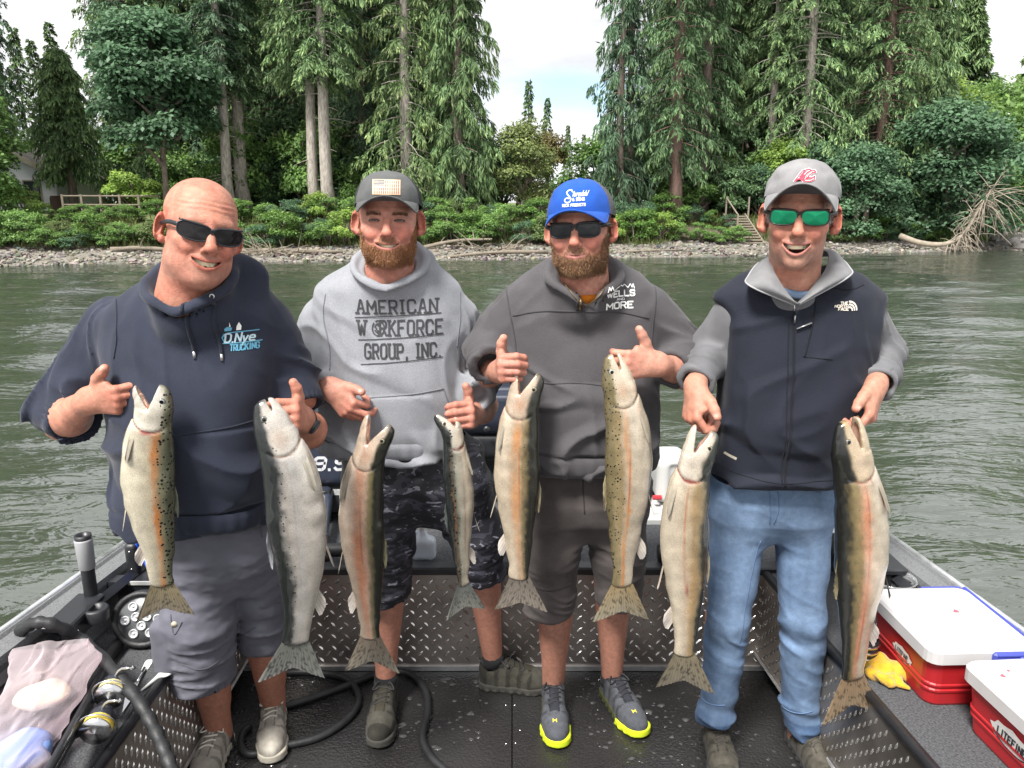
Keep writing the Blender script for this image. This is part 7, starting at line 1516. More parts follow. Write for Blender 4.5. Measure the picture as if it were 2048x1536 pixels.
# ------------------------------------------------------------------ 1: bald man, navy hoodie
def man1():
    skin = (.40, .18, .122); Yt = 2.08
    K = dict(wx=1.05, fat=.75, jaw=1.06, open=.009, lift=.009, mw=.031, neck=.063, ruddy=.7, brow=.25, nose=1.08, ear=1.0, beardc=(.30, .155, .12), beardd=.30)
    head = (401, 462, 1.93, 1.07, R(13), R(2), R(13))
    wl, wr = X_(178, 800, 1.90), X_(606, 838, 1.91); el, er = X_(124, 848, 2.02), X_(620, 868, 2.12)
    h1 = dict(w=wl, X=(.93, -.22, .06), T=(-.10, -.1, 1), side=1, curls=[(42, 62, 40), (52, 66, 38), (56, 66, 38), (60, 62, 35)], thumb=[(.5, .85, .15), (.75, .65, .1), (.75, .66, .05)], sc_=1.0)
    h2 = dict(w=wr, X=(.02, -.90, .40), T=(-.12, .40, 1), side=-1, curls=GRIP, thumb=[(.62, .66, .32), (.62, .76, .05), (.62, .74, -.25)], sc_=1.0)
    sL, sR = X_(230, 655, Yt), X_(532, 655, Yt + .02); eL, eR = X_(118, 822, 2.03), X_(602, 790, 2.10)
    hipL, hipR = X_(400, 1075, 2.10), X_(505, 1070, 2.12); kL, kR = X_(408, 1300, 2.08), X_(527, 1262, 2.18); aL, aR = X_(442, 1478, 2.20), X_(550, 1432, 2.34)
    legs = [([hipL, kL, aL], [.070, .062, .038]), ([hipR, kR, aR], [.070, .062, .038])]
    o, W, hv, M, c, s = body('bald man in navy hoodie and grey cargo shorts holding two fish', K, head, [(h1, el, .030, .052), (h2, er, .030, .050)], [([sL, eL], [.06, .05]), ([sR, eR], [.06, .05])], legs, [X_(395, 650, Yt), X_(430, 1020, Yt + .02)], skin)
    # hoodie
    sl = [(528, 355, 462, .08, .02), (556, 312, 498, .105, .01), (588, 262, 534, .128), (630, 222, 558, .145, -.01), (700, 216, 566, .165, -.02), (800, 230, 560, .18, -.035), (900, 240, 552, .185, -.04), (985, 246, 548, .175, -.03), (1010, 248, 546, .168, -.025), (1062, 250, 544, .160, -.02)]
    tf, A, zz, S = torso_fn(sl, Yt); zb = zz[0]
    s1 = sleeve_fn([sL, eL, X_(146, 836, 1.99)], [.080, .072, .064], .011, 1); s2 = sleeve_fn([sR, X_(586, 758, 2.10), X_(608, 812, 2.06)], [.076, .066, .058], .011, 2)
    nb = W([(0, .035, -.125)])[0]; bag_ = np.array(nb + (.03, .115, .0)); HOOD = (.108, .098, .013, .0, .50, .015, .104, .07)
    def f(p):
        d = smin(smin(tf(p), s1(p), .03), s2(p), .03); d = d + fabric_fold(p, 3, .019, zb, .35)
        d = smin(d, hood(p, nb, *HOOD), .02); d = smin(d, ell(p, bag_, (.14, .055, .075)), .04)
        d = smax(d, -cone(p, nb + (0, -.004, -.05), nb + (0, -.015, .14), .078, .104), .012)
        hb = np.exp(-((p[:, 2] - zb - .062) / .006) ** 2); d = d + .004 * hb
        px_, pz = p[:, 0], p[:, 2]; fr = p[:, 1] < Yt - .05; top = at(430, 862, 1.9)[2]; bot = zb + .065; cx = at(430, 862, 1.95)[0]; w = np.interp(pz, [bot, top - .12, top], [.185, .18, .115]); m = sstep(.004, -.004, np.abs(px_ - cx) - w) * sstep(.004, -.004, pz - top) * sstep(-.004, .004, pz - bot) * fr; return d - .0045 * m
    V, F = wrap_cloth(f, (-1.45, 1.75, .72), (-.40, 2.42, 1.74)); m = fabric('navy_fleece', (.023, .027, .043), .14, 12, .45, heather=.10)
    ho = clothobj('hoodie', V, F, m, o); t = bvh(V, F); dark = fabric('navy_rib', (.020, .024, .036), .1); hem_band(zz, S, zb - .004, zb + .062, m, ho)
    for (p0, p1, p2) in ((X_(382, 600, 1.9), X_(386, 650, 1.9), X_(390, 705, 1.9)), (X_(433, 590, 1.9), X_(430, 650, 1.9), X_(441, 712, 1.9))):
        cr = seam('drawstring', [(p0[0], p0[2]), (p1[0], p1[2]), (p2[0], p2[2])], t, ho, dark, .0048, .003, 20)
        h = t.ray_cast(Vector((p2[0], .8, p2[2])), Vector((0, 1, 0)), 3)[0]
        if h: mb = MB(); mb.tube([np.array(h) - (0, .004, -.004), np.array(h) - (0, .004, .014)], .004, 8); mb.build('drawstring_tip', M_CORD, cr, True)
        h = t.ray_cast(Vector((p0[0], .8, p0[2])), Vector((0, 1, 0)), 3)[0]
        if h: mb = MB(); mb.lathe(np.array(h) - (0, .004, 0), [(.0035, 0), (.006, .002), (.007, 0)], 10, [[1, 0, 0], [0, 0, -1], [0, 1, 0]]); mb.build('eyelet', M_CORD, ho, True)
    seam('pocket_seam', [xz(345, 866, 1.9), xz(400, 858, 1.9), xz(460, 853, 1.9), xz(503, 848, 1.9)], t, ho, dark, .0024); seam('pocket_seam', [xz(503, 848, 1.9), xz(512, 880, 1.9), xz(520, 915, 1.9)], t, ho, dark, .0024); seam('pocket_seam', [xz(345, 866, 1.9), xz(345, 900, 1.9), xz(342, 940, 1.9)], t, ho, dark, .002)
    seam('armhole_seam', [xz(198, 585, 1.95), xz(215, 625, 1.92), xz(232, 670, 1.92), xz(232, 715, 1.92)], t, ho, dark, .0026)
    # ribbed cuffs
    for P, r_ in (((X_(146, 836, 1.99), nrm(X_(146, 836, 1.99) - eL)), .066), ((X_(608, 812, 2.06), nrm(X_(608, 812, 2.06) - X_(586, 758, 2.10))), .058)):
        q, d = P; u_ = nrm(np.cross(d, (0, 0, 1))); v_ = np.cross(d, u_); a = np.linspace(0, 2 * PI, 97)[:-1]; mb = MB(); G_ = []
        for t_ in np.linspace(-.045, .004, 5): rr = r_ * (1.035 - .03 * abs(t_ + .02) / .025) + .0014 * np.sign(np.sin(a * 24)); G_.append(q + d * t_ + rr[:, None] * (np.cos(a)[:, None] * u_ + np.sin(a)[:, None] * v_))
        G_.append(q + d * .002 + (r_ * .88) * (np.cos(a)[:, None] * u_ + np.sin(a)[:, None] * v_)); G_.append(q - d * .04 + (r_ * .86) * (np.cos(a)[:, None] * u_ + np.sin(a)[:, None] * v_)); G_ = np.array(G_); G_ = np.concatenate([G_, G_[:, :1]], 1); mb.grid(G_); cf = mb.build('ribbed_cuff', dark, ho, True); set_col(cf.data, np.ones((len(cf.data.vertices), 3)))
    # chest print
    blue = inkmat('light_blue_print', (.10, .32, .46)); pale = inkmat('pale_blue_print', (.42, .56, .62)); og = X_(442, 706, 1.9); k = 1.27e-3
    st = text_strokes('TRUCKING', 14 * k, 2 * k, 12 * k, 4.6 * k, 1.9 * k); front_decal('chest_print', st, 2.2 * k, t, og, ho, blue, seg=.004)
    front_decal('chest_print', text_strokes('D.Nye', 4 * k, 19 * k, 17 * k, 9.5 * k, 2.5 * k, slant=.15), 3.2 * k, t, og, ho, pale, seg=.004); front_decal('chest_print', [np.array([(0, 17 * k), (66 * k, 17 * k)]), np.array([(0, 30 * k), (10 * k, 38 * k), (62 * k, 39 * k)]), np.array([(4 * k, 36 * k), (0, 28 * k), (3 * k, 20 * k)])], 2.0 * k, t, og, ho, blue, seg=.004)
    poly_decal('chest_print', [np.array([(6, 42), (16, 42), (18, 48), (11, 51), (6, 47)]) * k], t, og, ho, blue); poly_decal('chest_print', [np.array([(24, 42), (32, 42), (33, 50), (29, 58), (25, 50)]) * k, np.array([(14, 50), (16, 50), (15, 60)]) * k], t, og, ho, M_WHITEINK)
    # glasses
    lens = mat('dark_lens', (.010, .009, .009), .05, var=.05, spec=.28); fr = mat('matte_black_frame', (.012, .014, .018), .35)
    glasses(o, W, lens, fr, 'wrap', .0335, .0195, .0345, -.002, -.107, 4.2, rimr=.0019)
    # watch
    wd = nrm(wr - er); q = wr - wd * .012; mb = MB(); u_ = nrm(np.cross(wd, (0, 0, 1))); v_ = np.cross(wd, u_); a = np.linspace(0, 2 * PI, 33); G_ = np.array([q + wd * t_ + .0345 * (np.cos(a)[:, None] * u_ + np.sin(a)[:, None] * v_) * k_ for t_, k_ in ((-.014, .97), (-.012, 1.03), (.012, 1.03), (.014, .97))]); mb.grid(G_); wt = mb.build('wristwatch', M_BLACK, o, True)
    dirn = nrm(np.array([.55, -.75, .1])); dirn = nrm(dirn - wd * (dirn @ wd)); mb = MB(); Mw = np.stack([wd, np.cross(dirn, wd), dirn], 1); mb.lathe(q + dirn * .032, [(.021, 0), (.022, .005), (.019, .009), (.017, .008), (0, .008)], 20, Mw); mb.build('watch_case', M_BLACK, wt, True)
    mb = MB(); mb.lathe(q + dirn * .0405, [(.0165, 0), (.0, .0004)], 20, Mw); mb.build('watch_face', mat('watch_glass', (.05, .06, .065), .08), wt, True)
    # shorts
    ws = [(1000, 300, 530, .115), (1060, 324, 550, .135), (1120, 330, 556, .150), (1155, 345, 550, .13), (1190, 400, 525, .08)]; wf, A2, z2, S2 = torso_fn(ws, Yt + .02); cr_ = X_(482, 1150, Yt)[2]
    lgL = [X_(405, 1080, 2.08), X_(400, 1240, 2.05), X_(405, 1352, 2.07)]; lgR = [X_(508, 1080, 2.12), X_(520, 1190, 2.14), X_(524, 1284, 2.17)]
    g1 = sleeve_fn(lgL, [.112, .106, .100], .006, 8); g2 = sleeve_fn(lgR, [.098, .080, .072], .006, 9)
    def f(p):
        d = smin(wf(p), smin(g1(p), g2(p), .012), .05); d = d + .004 * vnoise(np.stack([p[:, 0] * 10 + p[:, 2] * 26, p[:, 1] * 8, p[:, 2] * 30 - p[:, 0] * 12], 1), 12) + .0016 * vnoise(p * (60, 60, 90), 13)
        pk = rbox(p, lgL[1] + (-.088, -.025, -.055), (.034, .06, .085), .02); return smin(d, pk + .003 * vnoise(p * 40, 4), .012)
    V, F = wrap_cloth(f, (-1.12, 1.80, .28), (-.55, 2.40, 1.05)); m2 = fabric('grey_twill', (.115, .115, .14), .14, 14, .12); so = clothobj('cargo_shorts', V, F, m2, o); t2 = bvh(V, F); dk = fabric('grey_twill_seam', (.075, .075, .09), .1)
    seam('fly_seam', [xz(487, 1062, 1.9), xz(490, 1085, 1.9), xz(496, 1112, 1.9)], t2, so, dk, .002); seam('pocket_flap_seam', [xz(322, 1252, 1.9), xz(335, 1285, 1.9), xz(350, 1262, 1.9)], t2, so, dk, .002); seam('hem_seam', [xz(345, 1352, 1.9), xz(400, 1364, 1.9), xz(470, 1322, 1.9)], t2, so, dk, .0016); seam('hem_seam', [xz(482, 1274, 1.9), xz(520, 1280, 1.9), xz(560, 1278, 1.9)], t2, so, dk, .0016)
    h = t2.ray_cast(Vector((*(X_(333, 1268, 1.9)[:1]), .8, X_(333, 1268, 1.9)[2])), Vector((0, 1, 0)), 3)[0]
    if h: mb = MB(); mb.lathe(np.array(h), [(.009, 0), (.009, .004), (0, .005)], 12, [[1, 0, 0], [0, 0, -1], [0, 1, 0]]); mb.build('pocket_button', mat('horn_button', (.35, .32, .24), .5), so, True)
    # shoes and socks
    upm = fabric('beige_mesh', (.36, .335, .29), .12, 60, .1); solm = fabric('beige_sole', (.40, .37, .31), .1, 30, 0); lc = mat('cream_lace', (.66, .63, .55), .8)
    scol = lambda q: np.where((q[:, 2] < .008)[:, None], np.array([[.25, .25, .25]]), np.ones((len(q), 3)))
    for an, fw in ((aL, (.02, -1)), (aR, (.22, -1))):
        hl = np.array([an[0], an[1], 0]) - nrm((fw[0], fw[1], 0)) * .052; shoe(o, hl, fw, .305, (upm, (solm, scol), lc, (.85, .85, .85)), 3, logo=(.115, M_WHITEINK)); mb = MB(); mb.tube([an + (0, 0, -.03), an + (0, 0, .012)], [.044, .042], 14); sk = mb.build('sock', SOCK, o, True); set_col(sk.data, np.ones((len(sk.data.vertices), 3)))
    finish(o, legs)
# ------------------------------------------------------------------ 2: grey hoodie, camouflage shorts
def man2():
    skin = (.42, .20, .145); Yt = 2.34
    K = dict(wx=1.10, fat=.55, jaw=1.05, open=.0045, lift=.007, mw=.029, neck=.062, ruddy=1.0, brow=.8, browc=(.22, .11, .06), eyes=1, ear=1.08, beardc=(.25, .115, .05), beardd=.55, hairc=(.16, .09, .05), lipc=(.36, .13, .11))
    head = (777, 441, 2.22, 1.01, R(-3), R(-1), R(1))
    wl, wr = X_(660, 775, 2.14), X_(941, 834, 2.17); el, er = X_(600, 792, 2.40), X_(972, 810, 2.42)
    h1 = dict(w=wl, X=(.62, -.35, -.55), T=(.50, -.25, .80), side=1, curls=[(58, 75, 40), (40, 45, 25), (42, 45, 25), (48, 45, 25)], thumb=[(.75, .62, .15), (.85, .5, .0), (.9, .42, .0)])
    h2 = dict(w=wr, X=(.02, -.92, .35), T=(-.14, .36, 1), side=-1, curls=GRIP, thumb=[(.62, .66, .32), (.62, .76, .05), (.62, .74, -.25)])
    sL, sR = X_(645, 650, Yt), X_(912, 650, Yt); eL, eR = X_(615, 775, 2.36), X_(962, 768, 2.36)
    hipL, hipR = X_(770, 950, 2.36), X_(890, 950, 2.36); kL, kR = X_(772, 1165, 2.38), X_(962, 1120, 2.42); aL, aR = X_(772, 1352, 2.42), X_(985, 1312, 2.53)
    legs = [([hipL, kL, aL], [.070, .060, .037]), ([hipR, kR, aR], [.070, .060, .038])]
    o, W, hv, M, c, s = body('bearded man in grey cap and heather grey hoodie holding two fish', K, head, [(h1, el, .029, .046), (h2, er, .029, .046)], [([sL, eL], [.055, .045]), ([sR, eR], [.055, .045])], legs, [X_(778, 650, Yt), X_(790, 900, Yt)], skin)
    sl = [(520, 718, 842, .085, .02), (545, 676, 884, .112, .01), (574, 640, 916, .13), (620, 622, 936, .145), (700, 630, 928, .155, -.01), (800, 640, 922, .165, -.02), (870, 645, 912, .165, -.02), (912, 650, 905, .155, -.015)]
    tf, A, zz, S = torso_fn(sl, Yt); zb = zz[0]
    s1 = sleeve_fn([sL, X_(610, 755, 2.36), X_(655, 783, 2.20)], [.076, .066, .050], .011, 21); s2 = sleeve_fn([sR, X_(958, 755, 2.36), X_(955, 793, 2.22)], [.076, .066, .048], .011, 22)
    nb = W([(0, .035, -.13)])[0]; bag_ = np.array(nb + (0, .115, .0)); HOOD = (.107, .097, .012, .004, .50, .012, .103, .06)
    def f(p):
        d = smin(smin(tf(p), s1(p), .03), s2(p), .03) + fabric_fold(p, 33, .017, zb, .35)
        d = smin(d, hood(p, nb, *HOOD), .02); d = smin(d, ell(p, bag_, (.125, .05, .07)), .04); d = smax(d, -cone(p, nb + (0, -.008, -.05), nb + (0, -.015, .14), .068, .098), .01)
        top = at(790, 792, 2.18)[2]; cx = at(790, 792, 2.18)[0]; w = np.interp(p[:, 2], [zb, top - .1, top], [.19, .175, .11]); m = sstep(.004, -.004, np.abs(p[:, 0] - cx) - w) * sstep(.004, -.004, p[:, 2] - top) * (p[:, 1] < Yt - .05); return d - .004 * m
    V, F = wrap_cloth(f, (-.78, 1.95, .80), (.06, 2.62, 1.72)); m = fabric('heather_fleece', (.225, .232, .252), .10, 10, .35, heather=.22); ho = clothobj('hoodie', V, F, m, o); t = bvh(V, F); dk = fabric('heather_seam', (.15, .155, .17), .1); hem_band(zz, S, zb - .006, zb + .05, m, ho)
    seam('pocket_seam', [xz(733, 797, 2.15), xz(790, 794, 2.15), xz(884, 786, 2.15)], t, ho, dk, .0024); seam('pocket_seam', [xz(884, 786, 2.15), xz(890, 805, 2.15), xz(898, 830, 2.15)], t, ho, dk, .002)
    seam('armhole_seam', [xz(646, 590, 2.2), xz(643, 640, 2.2), xz(658, 690, 2.2), xz(660, 740, 2.2)], t, ho, dk, .0018); seam('armhole_seam', [xz(915, 590, 2.2), xz(918, 640, 2.2), xz(912, 700, 2.2)], t, ho, dk, .0018)
    k = 2.19 / FPX; og = X_(708, 628, 2.18); P = lambda u, v: ((u - 708) * k, (628 - v) * k)
    def line(txt, u0, u1, vb, vt, lw):
        st = text_strokes(txt, 0, 0, (vb - vt) * k, 1.0, .52, slab=0); w = max(s_[:, 0].max() for s_ in st); sx = (u1 - u0) * k / w; st = text_strokes(txt, P(u0, 0)[0], P(0, vb)[1], (vb - vt) * k, sx, sx * .52, slab=sx * .24); front_decal('chest_print', st, lw, t, og, ho, M_BLACKINK, seg=.005)
    line('AMERICAN', 713, 872, 627, 601, .0055); line('W_RKFORCE', 714, 882, 671, 642, .0058); line('GROUP, INC.', 727, 877, 717, 689, .0058)
    for a, b, va, vb in ((708, 880, 636, 629), (714, 884, 681, 672), (718, 882, 730, 719)): front_decal('chest_print', [np.array([P(a, va), P(b, vb)])], .0028, t, og, ho, M_BLACKINK)
    st = [np.array([P(747 + 8 * math.cos(q) * r_, 656 - 10 * math.sin(q) * r_) for q in np.linspace(a0, a0 + 1.7, 6)]) for r_, a0 in ((1.5, .3), (1.5, 2.4), (1.5, 4.4), (.9, 1.2), (.9, 3.6), (.5, 0), (.5, 3))]; st = [q + np.array([P(755, 657)]) - np.array([P(747, 656)]) for q in st]; front_decal('chest_print', st, .0040, t, og, ho, M_BLACKINK, seg=.004)
    # beard
    Vh, Fh = hv; bm = beard_mask(Vh, K); wv = W(Vh); dn = nrm(W([(0, -.35, -1)])[0] - W([(0, 0, 0)])[0])
    hairobj('beard', strands(wv, Fh, bm + 1e-6, 11000, .0075, .0005, np.array([[.26, .115, .04], [.33, .155, .06], [.17, .075, .03], [.22, .10, .045]]), dn * .9, 5), o)
    if K.get('eyes'):
        ht = bvh(Vh, Fh)
        for sg in (-1, 1):
            qs = np.linspace(-.0135, .0135, 15); zt = .0034 - 20 * qs ** 2 * 1.0; zb_ = -.0016 + 6 * qs ** 2 - .0; zb_ = np.minimum(zb_, zt - .0004)
            def on(q, z): h = ht.ray_cast(Vector((sg * (.0315 + q), -.2, z)), Vector((0, 1, 0)), .3)[0]; return np.array(h) + (0, -.0007, 0) if h else np.array((sg * (.0315 + q), -.09, z))
            rows = np.array([[on(q, a_ * (1 - t_) + b_ * t_) for q, a_, b_ in zip(qs, zt, zb_)] for t_ in (0, .5, 1)]); cc = np.array([[(.045, .035, .03) if abs(q + .001 * sg) < .0050 else (.17, .145, .135) for q in qs]] * 3)
            mb = MB(); mb.grid(W(rows.reshape(-1, 3)).reshape(3, 15, 3), col=cc.reshape(-1, 3)); hairobj('eye', (np.concatenate(mb.V), [mb.F[4][0]], cc.reshape(-1, 3)), o)
            mb = MB(); mb.tube(W(np.array([on(q, z) for q, z in zip(qs, zt)])), .0017, 6, col=(.03, .018, .014)); hairobj('eyelashes', (np.concatenate(mb.V), [f for v in mb.F.values() for f in v], np.concatenate(mb.C)), o)
    if K.get('eyes'): hairobj('eyebrows', strands(wv, Fh, np.exp(-((Vh[:, 2] - .0195 + 5 * (np.abs(Vh[:, 0]) - .03) ** 2) / .0022) ** 2) * (np.abs(Vh[:, 0]) > .014) * (np.abs(Vh[:, 0]) < .05) * (Vh[:, 1] < -.05) + 1e-9, 900, .0055, .0005, np.array([[.10, .05, .025], [.15, .075, .04]]), np.array([0, -.1, .1]), 7), o)
    hairobj('hair', strands(wv, Fh, ((np.abs(Vh[:, 0]) > .060) & (Vh[:, 1] > -.02) & (Vh[:, 2] > -.018) & (Vh[:, 2] < .05) & (np.abs(Vh[:, 0]) < .0755) & (Vh[:, 1] < .0)) + 1e-7, 700, .005, .0005, np.array([[.14, .08, .045], [.2, .11, .06]]), dn, 6), o)
    cf = fabric('charcoal_cap_front', (.085, .088, .088), .12, 30, .1); cb = fabric('dark_cap_mesh', (.035, .036, .04), .3, 300, .0, bump=.003, bscale=500); cu = fabric('cap_underside', (.05, .05, .055), .1)
    cp, ct = cap(o, W, cf, cb, cf, cu, tall=.97, brim_len=.068, drop=.034, tilt=.20, rim=.054)
    R3 = np.array(M); ux, uy = R3[:, 0], R3[:, 2]; oc = W([(0, -.3, .090)])[0]; patch = inkmat('cream_patch', (.62, .55, .45)); edge = inkmat('tan_edge', (.55, .38, .24)); red = inkmat('rust_red', (.45, .10, .06)); grey = inkmat('patch_grey', (.12, .12, .13)); dcast = np.array(M)[:, 1]
    gx_, gy_ = np.meshgrid(np.linspace(-.0385, .0385, 12), np.linspace(-.021, .021, 7), indexing='ij'); V2 = np.stack([gx_, gy_], -1).reshape(-1, 2); i, j = np.meshgrid(np.arange(11), np.arange(6), indexing='ij'); Fg = np.stack([i * 7 + j, (i + 1) * 7 + j, (i + 1) * 7 + j + 1, i * 7 + j + 1], -1).reshape(-1, 4)
    pt = decal('flag_patch', V2, Fg, ct, oc, ux, uy, dcast, patch, cp, .0016)
    V2, F2 = ribbons([np.array([(-.0375, -.020), (.0375, -.020), (.0375, .020), (-.0375, .020), (-.0375, -.020)])], .002, .004); decal('patch_border', V2, F2, ct, oc, ux, uy, dcast, edge, pt, .0022)
    st = []
    for r_ in range(4):
        for q in range(14):
            x = -.033 + q * .0051; y = .0135 - r_ * .0095
            if r_ < 2 and x < -.004: continue
            st.append(np.array([(x, y - .0032), (x, y + .0030)]))
    V2, F2 = ribbons(st, .0027, .004); decal('patch_stripes', V2, F2, ct, oc, ux, uy, dcast, red, pt, .0024)
    V2, F2 = ribbons([np.array([(-.035, .0175 - .0042 * q), (-.006, .0175 - .0042 * q)]) for q in range(4)], .0026, .004); decal('patch_canton', V2, F2, ct, oc, ux, uy, dcast, grey, pt, .0024)
    # camouflage shorts
    m3, N, L, b = newmat('night_camouflage'); b.inputs['Roughness'].default_value = .62; tcn = N.new('ShaderNodeTexCoord'); prev = None
    mpn = N.new('ShaderNodeMapping'); mpn.inputs['Scale'].default_value = (1, 1, 1.9); L.new(tcn.outputs['Object'], mpn.inputs[0]); colr = (.012, .012, .018)
    for (sc_, off, lo_, c_) in ((17, 0, .53, (.042, .042, .058)), (22, 7, .60, (.012, .011, .016)), (30, 13, .635, (.20, .20, .24))):
        nn = N.new('ShaderNodeTexNoise'); nn.inputs['Scale'].default_value = sc_; nn.inputs['Detail'].default_value = 2.5; nn.inputs['Distortion'].default_value = .9; ad = N.new('ShaderNodeVectorMath'); ad.operation = 'ADD'; ad.inputs[1].default_value = (off, off, 0); L.new(mpn.outputs[0], ad.inputs[0]); L.new(ad.outputs[0], nn.inputs[0])
        mrn = N.new('ShaderNodeMapRange'); L.new(nn.outputs['Fac'], mrn.inputs[0]); mrn.inputs[1].default_value = lo_; mrn.inputs[2].default_value = lo_ + .02; mxn = N.new('ShaderNodeMix'); mxn.data_type = 'RGBA'; L.new(mrn.outputs[0], mxn.inputs[0]); mxn.inputs[7].default_value = (*c_, 1)
        if prev is None: mxn.inputs[6].default_value = (*colr, 1)
        else: L.new(prev, mxn.inputs[6])
        prev = mxn.outputs[2]
    L.new(prev, b.inputs['Base Color'])
    wf, A2, z2, S2 = torso_fn([(860, 690, 890, .105), (912, 692, 965, .12), (980, 690, 980, .15), (1015, 710, 960, .13), (1050, 770, 905, .08)], 2.37); lgL = [X_(768, 950, 2.35), X_(770, 1080, 2.34), X_(768, 1192, 2.36)]; lgR = [X_(895, 950, 2.36), X_(950, 1060, 2.37), X_(966, 1148, 2.41)]; g1 = sleeve_fn(lgL, [.115, .100, .088], .007, 41); g2 = sleeve_fn(lgR, [.112, .095, .080], .007, 42)
    def f(p):
        d = smin(wf(p), smin(g1(p), g2(p), .012), .05); return d + .006 * vnoise(np.stack([p[:, 0] * 14 + p[:, 2] * 12, p[:, 1] * 12, p[:, 2] * 26 - p[:, 0] * 14], 1), 12)
    V, F = wrap_cloth(f, (-.62, 2.08, .30), (.08, 2.66, 1.02)); clothobj('camouflage_shorts', V, F, m3, o)
    upm = fabric('olive_mesh', (.055, .052, .042), .2, 50, .1); solm = fabric('dark_sole', (.05, .048, .042), .2, 30, 0); lc = mat('black_lace', (.02, .02, .02), .7)
    for an, fw, lg in ((aL, (.0, -1), 1), (aR, (1, -.12), 1)):
        hl = np.array([an[0], an[1], 0]) - nrm((fw[0], fw[1], 0)) * .055; shoe(o, hl, fw, .31, (upm, (solm, 0), lc, (.75, .7, .6)), 5, toe_c=(.45, .45, .45), name='hiking_shoe'); mb = MB(); mb.tube([an + (0, 0, -.03), an + (0, 0, .012)], [.044, .042], 14); sk = mb.build('sock', SOCK, o, True); set_col(sk.data, np.ones((len(sk.data.vertices), 3)))
    finish(o, legs)
